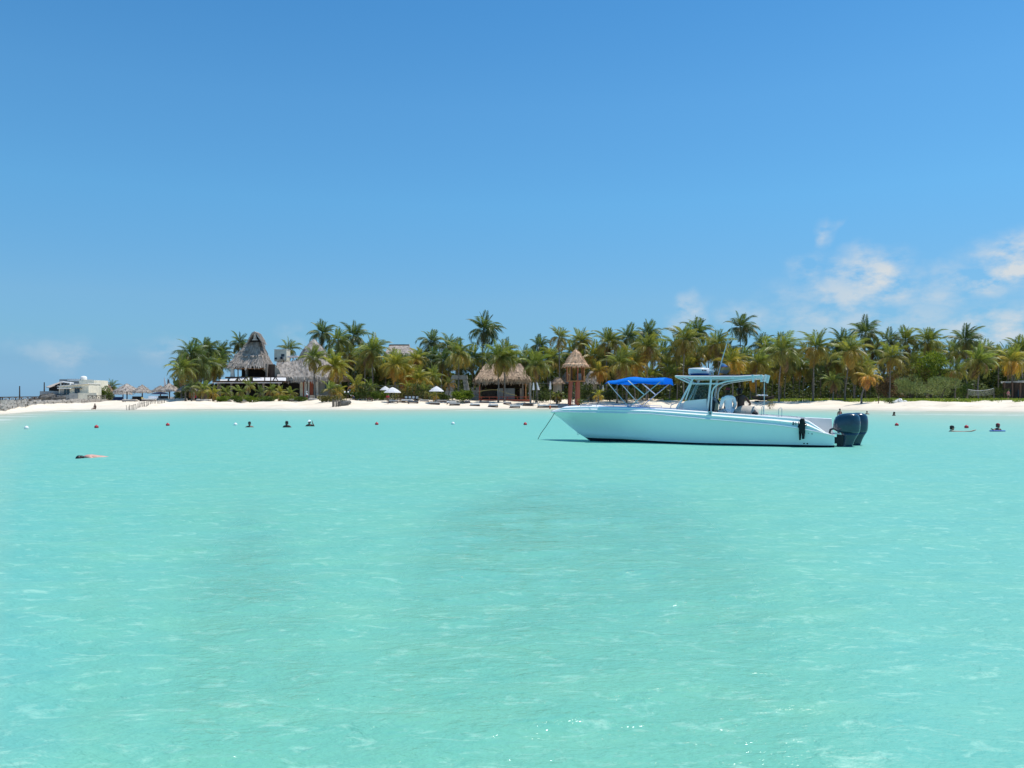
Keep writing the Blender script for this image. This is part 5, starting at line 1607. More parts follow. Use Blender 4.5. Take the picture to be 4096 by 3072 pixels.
p2_ = BR(Vector((q2.x, .1, 0)))
man_b = person((p2_.x, p2_.y, bl(2963, 1587, .1).z - 1.43), R(12), 'shirtless dark-skinned person with sunglasses pushed up, seated beside the white shirt', 'skin_dark', man2,
       [('shorts', SHORTS, .014, 'cloth_black')], [('hair', 'hair_black')], 1.0, R(25))
gl = MB(); gl.box((-.03 - .0, .07, 1.725), (.15, .03, .028)); gl.box((.045, .0, 1.71), (.012, .14, .012)); gl.box((-.105, .0, 1.71), (.012, .14, .012))
gl.build('sunglasses', M['glass_dark'], man_b, local=True)
# things aboard
q = bl(2985, 1640, -.35)
bag = MB(); rr_ = random.Random(2)
rings = []
for z, a, c in ((0, .42, .34), (.12, .46, .38), (.26, .42, .34), (.36, .30, .24), (.40, .12, .1)):
    rings.append([Vector((a * math.cos(2 * math.pi * k / 16) * rr_.uniform(.93, 1.05), c * math.sin(2 * math.pi * k / 16) * rr_.uniform(.93, 1.05), z + rr_.uniform(-.015, .015))) for k in range(16)])
bag.loft(rings)
o = bag.build('bean_bag', M['beige'], None, smooth='all')
pb_ = BR(Vector((q.x, -.35, 0))); o.location = (pb_.x, pb_.y, bl(2985, 1622, -.35).z - .40)
tag(o, 'slouching beige cushion beside the two people aboard the motorboat', 'cushion')
q = bl(3020, 1655, -.7)
o = MB().ball((0, 0, 0), (.11, .09, .09), 10, 7).tube([(-.05, 0, .06), (0, 0, .13), (.05, 0, .06)], .012, 6).build('bag', M['cloth_black'], None, smooth='all')
pb_ = BR(q); o.location = pb_
tag(o, 'small black bag lying by the beige cushion on the gunwale', 'bag')
# wetsuit over the gunwale
wsu = MB()
def wl(px, py, out=.0):
    p = bl(px, py, -HB - .06 - out); return p
wr2 = []
for (y, a, c) in ((1674, 3203, 3216), (1680, 3199, 3219), (1695, 3197, 3221), (1712, 3195, 3221), (1735, 3195, 3220.5)):
    A_, C_ = wl(a, y), wl(c, y)
    wr2.append([A_ + Vector((0, -.01, 0)), A_.lerp(C_, .3) + Vector((0, -.05, 0)), A_.lerp(C_, .7) + Vector((0, -.055, 0)), C_ + Vector((0, -.01, 0)), C_ + Vector((0, .03, 0)), A_ + Vector((0, .03, 0))])
wsu.loft(wr2)
for (a0, c0, a1, c1, y1) in ((3195.5, 3206, 3196, 3203.5, 1760), (3208, 3220.5, 3207.5, 3217.5, 1756)):
    rg = []
    for t in np.linspace(0, 1, 4):
        A_, C_ = wl(a0 + (a1 - a0) * t, 1734 + (y1 - 1734) * t), wl(c0 + (c1 - c0) * t, 1734 + (y1 - 1734) * t)
        rg.append([A_, A_.lerp(C_, .5) + Vector((0, -.04, 0)), C_, A_.lerp(C_, .5) + Vector((0, .03, 0))])
    wsu.loft(rg)
wsu.tube([wl(3220, 1694), wl(3225, 1697), wl(3225, 1701), wl(3220, 1703)], .02, 6)
wsu.tube([wl(3198, 1700), wl(3193, 1706), wl(3196, 1711)], .025, 6)
wsu.v = [tuple(BM @ Vector(p)) for p in wsu.v]
tag(wsu.build('wetsuit', M['cloth_black'], None, smooth='all'), 'black wetsuit hung over the boat side near the registration number', 'wetsuit')
# mooring rope
mr_ = MB(); pts = [BM @ bl(2249, 1629, 0), BM @ bl(2222, 1646, -.12)]
pe = P(2144, 1758, EYE * F / (1758 - HZ))
pts += [pts[1].lerp(pe, t) - Vector((0, 0, .05 * math.sin(math.pi * t))) for t in (.25, .5, .75)] + [pe - Vector((0, 0, .15))]
tag(mr_.tube(pts, .014, 6).build('mooring_rope', M['rope_dark']), 'thin dark mooring rope running from the bow down into the water', 'rope')

# --- bathers
def wl_Y(py): return EYE * F / (py - HZ)
def bather(px, py, deep, yaw, label, **kw):
    Y = wl_Y(py); return person((X_at(px, Y), Y, -deep), yaw, label, **kw)
bather(998, 1709, 1.40, R(200), 'dark-haired bather up to the shoulders, first from the left of three', skin='skin_brown', pose=dict(elL=(-.34, .06, 1.2), elR=(.34, .06, 1.2)))
bather(1148, 1709.5, 1.36, R(160), 'broad-shouldered dark bather facing away between two other heads', skin='skin_dark', pose=dict(shL=(-.21, 0, 1.42), shR=(.21, 0, 1.42), elL=(-.34, .0, 1.2), elR=(.34, .0, 1.2)))
bather(1238, 1705, 1.36, R(170), 'bather in a white cap holding an arm up beside the face', skin='skin_brown', gear=[('hair', 'hair_black'), ('cap', 'cloth_white')], pose=dict(elL=(-.32, .02, 1.36), wrL=(-.22, .05, 1.56), haL=(-.2, .05, 1.62), elR=(.33, 0, 1.22)))
bather(3359, 1665, .98, R(190), 'bather standing chest-deep just behind the outboard engines', skin='skin_tan', clothes=[('top', ('chest', 'collar', 'waist'), .012, 'cloth_pink')], gear=[('hair', 'hair_brown')])
bather(3468, 1657.5, 1.36, R(150), 'small far head in the water just right of the engines', skin='skin_tan', pose=dict(elL=(-.34, .0, 1.2), elR=(.34, .0, 1.2)), gear=[('hair', 'hair_brown')])
bather(3576, 1663, 1.33, R(210), 'bather with dark loose hair near the shallow water on the right', skin='skin_brown', gear=[('long_hair', 'hair_black')])
bather(3806, 1725.5, 1.44, R(270), 'bather in a dark cap swimming with one arm stretched to the right', skin='skin_tan', gear=[('hair', 'hair_black'), ('cap', 'cloth_black')], pose=dict(shR=(.17, .05, 1.42), elR=(.26, .45, 1.43), wrR=(.28, .85, 1.46), haR=(.28, 1.0, 1.50)))
bather(3990, 1724, 1.34, R(190), 'bather in a maroon cap with a blue float, nearest the right edge', skin='skin_brown', clothes=[('top', ('chest', 'collar', 'waist'), .012, 'cloth_black')], gear=[('hair', 'hair_black'), ('cap', 'cap_red')], pose=dict(elR=(.32, .1, 1.32), wrR=(.45, .2, 1.42), haR=(.5, .22, 1.44)))
Y = wl_Y(1724.5)
o = MB().lathe([(.30, 0), (.36, .03), (.34, .07), (.2, .07), (.19, .02)], (0, 0, 0), 18, (1.1, .7)).build('swim_float', M['cloth_blue'], None, smooth='all')
o.location = (X_at(3978, Y), Y - .25, -.02); tag(o, 'blue float at the water line beside the maroon-capped bather', 'float')
# snorkeller lying on the surface
Y = wl_Y(1833)
sn = dict(pelvis=(0, 0, .95), waist=(0, 0, 1.10), chest=(0, -.02, 1.30), collar=(0, -.01, 1.43), neck=(0, .0, 1.5), elL=(-.30, .12, 1.3), wrL=(-.26, .3, 1.45), haL=(-.22, .32, 1.52), elR=(.30, .12, 1.3), wrR=(.26, .3, 1.45), haR=(.22, .32, 1.52),
          knL=(-.11, .06, .5), knR=(.11, .06, .5), anL=(-.1, .02, .1), anR=(.1, .02, .1), head=(0, .04, 1.63))
o = person((X_at(410, Y), Y, .04), 0, 'snorkeller floating face down with red swimwear and a grey mask, far from the boat', 'skin_pink', sn, [('swimsuit', ('waist', 'chest'), .008, 'cloth_red'), ('leggings', ('hiL', 'knL', 'anL', 'toL'), .012, 'cloth_black'), ('leggings', ('hiR', 'knR', 'anR', 'toR'), .012, 'cloth_black')], [('hair', 'hair_black')])
o.rotation_euler = (R(-84), R(0), R(150))
o.location = (X_at(536, Y + 1.4), Y + 1.4, -.165)
# sitting child in the shallows
Y = 132
person((X_at(380, Y), Y, -.72), R(160), 'dark-haired person sitting in the shallows near the stick fence', 'skin_brown', dict(hiL=(-.1, .02, .88), knL=(-.14, .42, 1.0), anL=(-.14, .60, .70), toL=(-.15, .70, .66), hiR=(.1, .02, .88), knR=(.14, .42, 1.0), anR=(.14, .60, .70), toR=(.15, .70, .66), elR=(.35, -.05, 1.15), wrR=(.45, -.1, .9), haR=(.48, -.1, .84)))
# --- on the sand
def on_sand(px, py, Yg, yaw, label, **kw):
    p = on_ground(px, Yg); return person((p.x, p.y, p.z - .01), yaw, label, **kw)
walk = dict(knL=(-.09, .16, .52), anL=(-.09, .12, .10), toL=(-.09, .28, .08), knR=(.09, -.02, .50), anR=(.09, -.34, .14), toR=(.09, -.22, .03), elL=(-.24, .02, 1.14), wrL=(-.22, .26, 1.08), haL=(-.2, .34, 1.08), elR=(.24, .02, 1.14), wrR=(.2, .26, 1.1), haR=(.18, .34, 1.1))
on_sand(1227, 1598, 156, R(-75), 'person in a white shirt, red shorts and white hat walking along the sand', skin='skin_tan', pose=walk, clothes=[('shirt', SHIRT_LONG, .02, 'cloth_white'), ('shorts', ('hiL', 'hiR', 'pelvis'), .02, 'cloth_red')], gear=[('hair', 'hair_black'), ('hat', 'cloth_white')], scale=1.1)
on_sand(1551, 1605, 146, R(10), 'person in a red top standing before the striped white parasol', skin='skin_brown', clothes=[('shirt', SHIRT, .018, 'cloth_red'), ('shorts', SHORTS, .012, 'wood_brown')], scale=1.08)
bend = dict(waist=(0, .06, 1.08), chest=(0, .30, 1.16), collar=(0, .44, 1.14), neck=(0, .50, 1.13), shL=(-.17, .42, 1.13), shR=(.17, .42, 1.13), elL=(-.2, .46, .86), elR=(.2, .46, .86), wrL=(-.16, .54, .64), wrR=(.16, .54, .64), haL=(-.15, .56, .56), haR=(.15, .56, .56), head=(0, .62, 1.12), knL=(-.12, .12, .5), knR=(.12, -.08, .5), anR=(.12, -.3, .1), toR=(.12, -.16, .03))
on_sand(1414, 1601, 150, R(60), 'stooping person with a white cap beside the grey rocks and lamp', skin='skin_brown', pose=bend, clothes=[('shorts', SHORTS, .014, 'cloth_navy')], gear=[('hair', 'hair_black'), ('cap', 'cloth_white')])
on_sand(1596, 1592, 155, R(120), 'person in a pale top sitting in the shade under the white parasols', skin='skin_tan', pose=dict(knL=(-.12, .35, .62), anL=(-.12, .40, .2), toL=(-.12, .52, .17), knR=(.12, .35, .62), anR=(.12, .40, .2), toR=(.12, .52, .17)), clothes=[('top', ('chest', 'waist', 'collar'), .012, 'cloth_orange')])
on_sand(4033, 1618, 131, R(-160), 'person in a pink top walking up the sand near the bungalow', skin='skin_pink', clothes=[('shirt', SHIRT, .018, 'cloth_pink'), ('shorts', SHORTS, .012, 'wood_brown')], gear=[('hair', 'hair_brown')], pose=dict(elR=(.3, .0, 1.2)))
# ================================================================== coconut palms
leaf_mat('frond', (.1, .1, .02), None, .28, .40, .42, use_obj=True, spec=.45)
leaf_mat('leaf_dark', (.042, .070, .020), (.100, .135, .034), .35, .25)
leaf_mat('leaf_green', (.06, .11, .02), (.15, .21, .04), .35, .35)
leaf_mat('leaf_lime', (.10, .17, .02), (.20, .26, .04), .3, .4)
leaf_mat('leaf_grey', (.13, .185, .075), (.23, .28, .12), .3, .3)
leaf_mat('leaf_olive', (.09, .10, .03), (.19, .17, .05), .35, .3)
leaf_mat('leaf_brown', (.10, .065, .03), (.16, .10, .05), .35, .2)

def frond_mesh(seed, k, hang, old):
    """unit-length feather leaf: a curved midrib with two rows of hanging leaflets"""
    r_ = random.Random(seed)
    n = 11
    pts, th = [Vector((0, 0, 0))], 0.0
    twist = r_.uniform(-.25, .25)
    for i in range(n):
        s = (i + 1) / n
        th = -k * s ** 1.7
        d = Vector((math.cos(th), twist * s * s * .5, math.sin(th)))
        pts.append(pts[-1] + d / n)
    mb = MB()
    mb.tube(pts, [.012 * (1 - .85 * i / n) for i in range(n + 1)], 3, caps=False)
    N = 34
    for side in (-1, 1):
        for j in range(N):
            if r_.random() < (.06 + .10 * old): continue
            s = .13 + .87 * (j + r_.uniform(-.3, .3)) / (N - 1)
            s = max(.1, min(.995, s))
            f = s * n; i = min(n - 1, int(f))
            p = pts[i].lerp(pts[i + 1], f - i)
            d = (pts[i + 1] - pts[i]).normalized()
            sd = d.cross(Vector((0, 0, 1)))
            if sd.length < .1: sd = Vector((0, -1, 0))
            sd = sd.normalized() * side
            L = (.10 + .22 * math.sin(math.pi * min(1, s * .82 + .12)) ** .8) * r_.uniform(.8, 1.12)
            out = (sd * .8 + d * (.45 + .5 * s) + Vector((0, 0, .15 - hang * r_.uniform(.5, 1.0)))).normalized()
            tip = p + out * L + Vector((0, 0, -hang * L * .45))
            mid = p + out * L * .5
            wv = d * (.013 + .007 * r_.random())
            mb.add([p, mid + wv, tip, mid - wv], [(0, 1, 2, 3)])
    me = mb.mesh('frond'); me.materials.append(M['frond'])
    return me
FR = {}
for cls, (k_, hg, old) in {'spear': (.35, .2, 0), 'young': (1.25, .6, 0), 'mid': (1.9, 1.0, .2), 'arch': (2.2, 1.3, .4), 'old': (1.2, 1.5, 1.0)}.items():
    FR[cls] = [frond_mesh(hash((cls, i)) % 1000 if False else (len(cls) * 37 + i * 11 + ord(cls[0])), k_ * (1 + .15 * (i - 1)), hg, old) for i in range(3)]
HUE = {  # young, mature, ageing, dying leaf colours
    'green': [(.130, .168, .036), (.100, .130, .030), (.130, .135, .032), (.22, .165, .045)],
    'dark': [(.080, .115, .034), (.060, .090, .028), (.078, .095, .030), (.14, .115, .04)],  # darker set: the backlit look of rear palms put into the leaf colour
    'mixed': [(.135, .165, .034), (.115, .132, .030), (.185, .160, .038), (.29, .185, .052)],
    'yellow': [(.165, .190, .030), (.175, .170, .030), (.26, .200, .036), (.38, .22, .045)],
    'orange': [(.17, .17, .034), (.22, .175, .036), (.29, .18, .042), (.30, .15, .048)],
}
prng = random.Random(11)
def palm(pxc, pyc, Y, pxb=None, label='', hue='green', L=3.4, n=22, group=None, pyb=None, wind=.25, cat='palm', skirt=1.0):
    c = P(pxc, pyc, Y)
    pxb = pxc + prng.uniform(-12, 12) if pxb is None else pxb
    g_ = on_ground(pxb, Y)
    root = empty('coconut_palm', g_, 0, label, cat, group)
    hgt = c.z - g_.z
    if hgt > .5:
        bend = Vector((c.x - g_.x, 0, 0))
        pts, rad = [], []
        for i in range(9):
            t = i / 8
            pts.append(Vector((0, 0, hgt * t)) + bend * (t ** 1.7) + Vector((.12 * math.sin(t * 5 + pxc), .1 * math.sin(t * 4 + pyc), 0)) * (t * (1 - t)) * 4)
            rad.append((.22 if i == 0 else .155 - .055 * t) * (1 if hgt > 4 else .8))
        MB().tube(pts, rad, 7).build('trunk', M['trunk'], root, smooth='all', local=True)
        top = pts[-1]
    else:
        top = Vector((0, 0, max(hgt, .1)))
    hu = HUE[hue]
    tilt = Matrix.Rotation(prng.uniform(-.26, .26), 3, 'X') @ Matrix.Rotation(prng.uniform(-.10, .34), 3, 'Y')
    a0 = prng.uniform(0, 6.28)
    if skirt >= 1: L *= prng.uniform(1.02, 1.22); n = int(n * prng.uniform(1.15, 1.5))
    for i in range(n):
        t = (i + prng.uniform(-.4, .4)) / n
        t = max(0, min(1, t))
        az = a0 + i * 2.39996 + prng.uniform(-.25, .25)
        # a steady breeze from the left turns fronds towards +x
        az -= 1.6 * wind * math.sin(az)
        el = R(84) - R(86 + 66 * skirt) * t ** 1.25 + prng.uniform(-.14, .14)
        cls = 'spear' if t < .12 else 'young' if t < .38 else 'mid' if t < .62 else 'arch' if t < .84 else 'old'
        if cls in ('arch', 'mid'): el = max(el, R(5))
        LL = L * (.80 if t < .12 else .82 + .18 * math.sin(math.pi * min(1, t + .15))) * prng.uniform(.78, 1.12)
        o = bpy.data.objects.new('frond', prng.choice(FR[cls]))
        col.objects.link(o)
        o.parent = root
        o.location = top
        o.rotation_euler = (tilt @ Euler((prng.uniform(-.35, .35), -el, az), 'XYZ').to_matrix()).to_euler()
        o.scale = (LL,) * 3
        q = t * 3
        j = min(2, int(q)); f = q - j
        cc = [hu[j][m] * (1 - f) + hu[j + 1][m] * f for m in range(3)]
        w_ = prng.uniform(.75, 1.3) * 1.62
        if hue in ('mixed', 'yellow', 'green') and t > .8 and prng.random() < .3: cc = (.15, .095, .045)
        o.color = (cc[0] * w_ * prng.uniform(.9, 1.1), cc[1] * w_, cc[2] * w_, 1)
    return root

HERO = [
 # crown x, y (photo), distance, foot x, hue, frond length, label
 (762, 1420, 162, 775, 'dark', 3.8, 'leftmost tall palm of the dark clump beside the tall roof'),
 (822, 1404, 176, 826, 'dark', 3.6, 'dark palm with the highest crown left of the hooded roof'),
 (880, 1412, 184, 880, 'dark', 3.4, 'dark palm whose crown touches the left slope of the tall roof'),
 (728, 1478, 158, 742, 'green', 3.6, 'palm at the far left edge of the clump leaning over the beach umbrellas'),
 (792, 1462, 166, 806, 'dark', 3.8, 'palm filling the middle of the dark left clump'),
 (852, 1470, 174, 852, 'green', 3.3, 'palm in front of the left clump close to the upper terrace'),
 (955, 1372, 186, 950, 'dark', 3.0, 'palm peeping out behind the left slope of the hooded roof'),
 (1152, 1398, 190, 1150, 'green', 3.0, 'low-crowned palm rising behind the cream rooftop block'),
 (1288, 1335, 184, 1288, 'dark', 3.6, 'tall dark palm standing above the round thatched peak'),
 (1352, 1362, 178, 1355, 'green', 3.5, 'green palm right of the round thatched peak'),
 (1412, 1346, 184, 1420, 'dark', 3.9, 'tall palm over the group right of the thatched house'),
 (1252, 1432, 160, 1263, 'green', 3.0, 'slender palm with a bare dark trunk standing before the long thatched house'),
 (1334, 1468, 160, 1336, 'yellow', 3.6, 'broad palm drooping over the right end of the long thatch'),
 (1488, 1404, 165, 1488, 'green', 3.6, 'palm with a straight bare trunk behind the two white parasols'),
 (1455, 1430, 172, 1462, 'green', 3.4, 'palm left of the broad hidden roof, half behind a straighter one'),
 (1577, 1462, 160, 1579, 'yellow', 3.8, 'yellow-green palm directly above the striped white parasol'),
 (1618, 1498, 163, 1612, 'orange', 3.4, 'palm hung with orange fronds right of the striped parasol'),
 (1668, 1520, 160, 1664, 'yellow', 3.0, 'low yellowish palm between the parasols'),
 (1722, 1366, 186, 1725, 'dark', 3.2, 'palm with open spread crown left of the stone gateway'),
 (1728, 1506, 165, 1735, 'green', 2.8, 'short palm behind the single white parasol'),
 (1678, 1448, 176, 1676, 'dark', 3.2, 'dark palm below the broad hidden roof'),
 (1832, 1418, 160, 1836, 'mixed', 3.9, 'palm with an orange skirt standing at the stone gateway'),
 (1790, 1385, 180, 1795, 'green', 3.5, 'palm behind the orange-skirted one at the gateway'),
 (1934, 1322, 182, 1925, 'dark', 4.6, 'tallest palm of the shore with a thick dark trunk'),
 (1992, 1432, 157, 1993, 'green', 3.6, 'left of the twin palms before the thatched bar'),
 (2024, 1436, 158, 2017, 'green', 3.6, 'right of the twin palms before the thatched bar'),
 (2142, 1462, 157, 2145, 'green', 3.6, 'palm over the folded parasols right of the bar'),
 (2158, 1385, 182, 2160, 'dark', 3.4, 'dark palm high between the bar and the lookout tower'),
 (2236, 1352, 168, 2236, 'mixed', 3.1, 'thin-crowned palm with a long bare trunk left of the lookout tower'),
 (2322, 1368, 178, 2322, 'mixed', 3.4, 'palm crown right above the pointed tower roof'),
 (2432, 1372, 164, 2422, 'mixed', 3.8, 'palm with hanging orange leaves right of the tower'),
 (2508, 1350, 180, 2508, 'dark', 3.4, 'dark palm high behind the left end of the blue sunshade'),
 (2590, 1336, 176, 2592, 'dark', 3.5, 'tall palm above the blue sunshade with arching top fronds'),
 (2588, 1388, 158, 2585, 'mixed', 3.8, 'palm with a yellow skirt and clear trunk above the blue sunshade'),
 (2478, 1456, 156, 2468, 'mixed', 3.4, 'lower palm with rusty fronds over the front of the sunshade'),
 (2535, 1462, 157, 2506, 'orange', 3.3, 'lower palm with reddish dead fronds over the middle of the sunshade'),
 (2736, 1360, 160, 2735, 'mixed', 4.0, 'broad palm behind the radar dome'),
 (2708, 1398, 164, 2708, 'green', 3.6, 'palm just left of the hard top, crown above the grove'),
 (2784, 1330, 178, 2784, 'dark', 3.6, 'tall palm behind the radar dome with curling top fronds'),
 (2870, 1378, 164, 2873, 'mixed', 3.8, 'palm behind the flag and foot of the aerial'),
 (2962, 1312, 178, 2960, 'dark', 4.2, 'high dark palm behind the tip of the boat aerial'),
 (2928, 1452, 156, 2930, 'yellow', 3.4, 'yellowish palm behind the boat flag'),
 (3030, 1452, 158, 3024, 'mixed', 3.5, 'palm over the rear end of the hard top'),
 (3044, 1378, 176, 3048, 'dark', 3.4, 'small dark crown right of the aerial'),
 (3126, 1404, 150, 3116, 'green', 4.2, 'heavy drooping palm with a pale trunk right of the boat top'),
 (3262, 1392, 150, 3252, 'mixed', 4.2, 'shaggy palm with cream dead fronds down its trunk'),
 (3398, 1408, 149, 3380, 'mixed', 4.1, 'leaning palm with long drooping fronds above the outboard engines'),
 (3362, 1372, 168, 3360, 'dark', 3.5, 'dark palm behind the leaning one above the engines'),
 (3462, 1336, 172, 3460, 'dark', 4.0, 'tallest palm of the right-hand grove'),
 (3552, 1366, 170, 3550, 'dark', 3.2, 'palm with an upright spear leaf right of the tallest one in the right grove'),
 (3622, 1362, 170, 3620, 'green', 3.5, 'second palm with an upright spear leaf in the right grove'),
 (3712, 1366, 166, 3715, 'green', 3.8, 'palm with spread top fronds above the pale green tree'),
 (3562, 1432, 156, 3558, 'mixed', 3.9, 'broad palm over dark brown dead fronds left of the pale green tree'),
 (3862, 1362, 168, 3868, 'dark', 4.2, 'wind-swept dark palm at the right with one stiff upright leaf'),
 (3912, 1446, 150, 3914, 'green', 3.6, 'palm with a clear trunk behind the volleyball net'),
 (4046, 1446, 152, 4046, 'yellow', 3.7, 'yellow-green palm hanging over the bungalow roof'),
 (4082, 1398, 166, 4090, 'green', 3.4, 'palm cut by the right edge of the view'),
 (3472, 1508, 137, 3446, 'orange', 2.3, 'small leaning palm with bright orange fronds on the sand'),
 (3330, 1524, 148, 3330, 'green', 2.6, 'short bright green palm at the back of the sand above the engines'),
 (3820, 1484, 158, 3820, 'green', 2.8, 'short palm poking from the pale green tree near the net'),
]
for (pxc, pyc, Y, pxb, hue, L, lab) in HERO:
    palm(pxc, pyc, Y, pxb, 'coconut palm: ' + lab if False else lab, hue, L, 24 if L > 3.3 else 20, wind=.3)
# small trunkless palms planted before the houses
YOUNG = [(905, 1556, 158, 'green', 2.3, 'young palm at the left corner of the house terrace'), (958, 1552, 158, 'green', 2.4, 'young palm before the left half of the house terrace'),
 (996, 1528, 159, 'green', 2.4, 'young palm reaching up to the middle of the white railing'), (1040, 1556, 158, 'dark', 2.2, 'dark young palm under the middle of the terrace'),
 (1082, 1546, 158, 'green', 2.5, 'young palm right of the terrace posts'), (1118, 1556, 157, 'yellow', 2.4, 'yellowish young palm before the dark doorway'), (1160, 1560, 157, 'mixed', 2.3, 'young palm with tan fronds left of the red door columns'),
 (1318, 1552, 156, 'green', 2.5, 'young palm right of the low stone wall'), (1352, 1560, 157, 'yellow', 2.2, 'young palm with golden fronds near the right end of the long house'), (1424, 1538, 156, 'yellow', 2.9, 'spreading yellow palm behind the stooping person'),
 (1698, 1560, 155, 'green', 2.3, 'young palm between the row of chairs and the single parasol'), (1740, 1578, 152, 'yellow', 1.5, 'tiny yellow palm under the single white parasol'), (1795, 1530, 158, 'orange', 1.8, 'little golden palm left of the stone gateway'),
 (852, 1566, 157, 'yellow', 2.2, 'yellow young palm at the foot of the left clump'), (812, 1552, 157, 'green', 2.5, 'young green palm behind the left day beds'), (766, 1548, 157, 'dark', 2.5, 'dark young palm right of the thatched umbrellas'),
 (2392, 1574, 150, 'yellow', 1.7, 'small yellow-green palm right of the lookout tower legs'), (2226, 1578, 152, 'yellow', 1.4, 'tiny golden palm left of the lookout tower legs'), (1480, 1545, 158, 'green', 2.2, 'young palm left of the two white parasols'), (1630, 1545, 158, 'yellow', 2.2, 'young palm above the row of chairs'),
 (445, 1542, 205, 'dark', 2.6, 'lone small palm standing between villa and thatched umbrellas')]
for (px_, py_, Y, hue, L, lab) in YOUNG:
    palm(px_, py_ + (16 if 880 < px_ < 1170 else 6), Y, px_, lab, hue, L * (.85 if 880 < px_ < 1170 else 1), 15, wind=.2, skirt=.75)
# the rest of the grove
def fill(x0, x1, y0, y1, Y0, Y1, n, hues, lab, grp, L=(3.0, 3.8)):
    for i in range(n):
        x = x0 + (x1 - x0) * (i + prng.uniform(.1, .9)) / n
        palm(x, prng.uniform(y0, y1), prng.uniform(Y0, Y1), x + prng.uniform(-10, 10), f'{ORD[i]} palm from the left of those {lab}', prng.choice(hues), prng.uniform(*L), 19, grp)
fill(705, 890, 1425, 1500, 176, 186, 8, ['dark', 'dark', 'green'], 'in the dark clump left of the tall roof', 'palms of the left clump')
fill(1290, 1540, 1400, 1470, 172, 190, 9, ['dark', 'green', 'green', 'mixed'], 'between the long thatched house and two parasols', 'palms behind the parasols')
fill(1540, 1900, 1425, 1490, 172, 190, 11, ['green', 'mixed', 'yellow', 'dark'], 'behind the stone gateway and parasols', 'palms behind the gateway')
fill(1900, 2300, 1405, 1475, 172, 190, 12, ['dark', 'green', 'green', 'mixed'], 'behind the thatched bar', 'palms behind the bar')
fill(2300, 2720, 1400, 1480, 170, 188, 14, ['mixed', 'green', 'dark', 'yellow'], 'high behind the blue sunshade', 'palms behind the sunshade')
fill(2380, 2720, 1480, 1510, 160, 166, 5, ['mixed', 'orange', 'mixed'], 'low and yellowing behind the blue sunshade', 'low palms behind the sunshade', (2.6, 3.1))
fill(2700, 3130, 1395, 1475, 168, 186, 15, ['mixed', 'green', 'dark', 'mixed'], 'behind the boat radar and hard top', 'palms behind the boat top')
fill(2960, 3130, 1480, 1512, 158, 164, 3, ['mixed', 'yellow'], 'low behind the rear of the hard top', 'low palms behind the boat top', (2.8, 3.2))
fill(3130, 3480, 1415, 1485, 162, 182, 12, ['green', 'dark', 'mixed'], 'behind the outboard engines', 'palms behind the engines')
fill(3480, 4096, 1400, 1470, 170, 188, 15, ['dark', 'green', 'green', 'mixed'], 'at the right end of the beach', 'palms at the right end')
fill(4110, 4420, 1390, 1480, 150, 180, 5, ['dark', 'green', 'mixed'], 'past the bungalow at the far right', 'palms beyond the right edge')

# ------------------------------------------------------------------ leafy plants
def leaf_cloud(r_, n, rx, ry, rz, size, up=.0, lumps=6, shell=.55, elong=1.6):
    """many leaf-sized faces spread through lumpy clumps"""
    mb = MB()
    cs = []
    for i in range(lumps):
        a = r_.uniform(0, 6.28); d = r_.random() ** .5 * .62
        cs.append((Vector((math.cos(a) * d * rx, math.sin(a) * d * ry, r_.uniform(-.35, .55) * rz)), r_.uniform(.35, .55)))
    for i in range(n):
        c, s = r_.choice(cs)
        d = Vector((r_.gauss(0, 1), r_.gauss(0, 1), r_.gauss(0, 1))).normalized()
        q = shell + (1 - shell) * r_.random()
        p = c + Vector((d.x * rx, d.y * ry, d.z * rz)) * s * q
        ax = (d + Vector((0, 0, up)) + Vector((r_.uniform(-.7, .7), r_.uniform(-.7, .7), r_.uniform(-.5, .7)))).normalized()
        sd = ax.cross(Vector((r_.uniform(-1, 1), r_.uniform(-1, 1), r_.uniform(-1, 1))))
        if sd.length < 1e-3: continue
        sd.normalize()
        sz = size * r_.uniform(.6, 1.3)
        mb.add([p, p + ax * sz * .5 * elong + sd * sz * .35, p + ax * sz * elong, p + ax * sz * .5 * elong - sd * sz * .35], [(0, 1, 2, 3)])
    return mb
def shrub(px, py_top, Y, w_px, label, mt, size=.22, n=900, up=0, cat='bush', name='bush', seed=0, elong=1.6, depth=.7, group=None, lumps=7, trunk=False):
    g_ = on_ground(px, Y)
    top = P(px, py_top, Y).z
    hh = max(.3, top - g_.z); rx = w_px * Y / F / 2
    root = empty(name, g_, 0, label, cat, group)
    r_ = random.Random(seed + int(px))
    c0 = .5 if not trunk else .62
    mb = leaf_cloud(r_, n, rx, rx * depth, hh * (.52 if not trunk else .42), size, up, lumps, .5, elong)
    mb.v = [(x, y, max(.02, z + hh * c0)) for x, y, z in mb.v]
    mb.build('crown' if trunk else 'foliage', M[mt], root, recalc=False, local=True)
    st_ = MB()
    for k in range(5):
        a = r_.uniform(0, 6.28)
        st_.tube([(0, 0, 0), (math.cos(a) * rx * .2, math.sin(a) * rx * .2, hh * .35), (math.cos(a) * rx * .5, math.sin(a) * rx * .4, hh * .7)], [.09 if trunk else .05, .06 if trunk else .03, .015], 5)
    st_.build('trunk' if trunk else 'stem', M['bark'], root, local=True)
    return root
shrub(1853, 1563, 157, 92, 'rounded bright lime-green bush before the stone gateway', 'leaf_lime', .27, 2600, .3, elong=1.1, lumps=10)
shrub(3640, 1506, 148, 150, 'feathery grey-green shrub, left one of the big pair behind the sand', 'leaf_grey', .13, 2600, 1.3, elong=3.2, lumps=9)
shrub(3765, 1500, 149, 170, 'feathery grey-green shrub, taller right one of the big pair behind the sand', 'leaf_grey', .13, 3000, 1.3, elong=3.2, lumps=9)
shrub(3860, 1530, 150, 90, 'light green shrub at the left post of the volleyball net', 'leaf_green', .16, 1200, .6, elong=2)
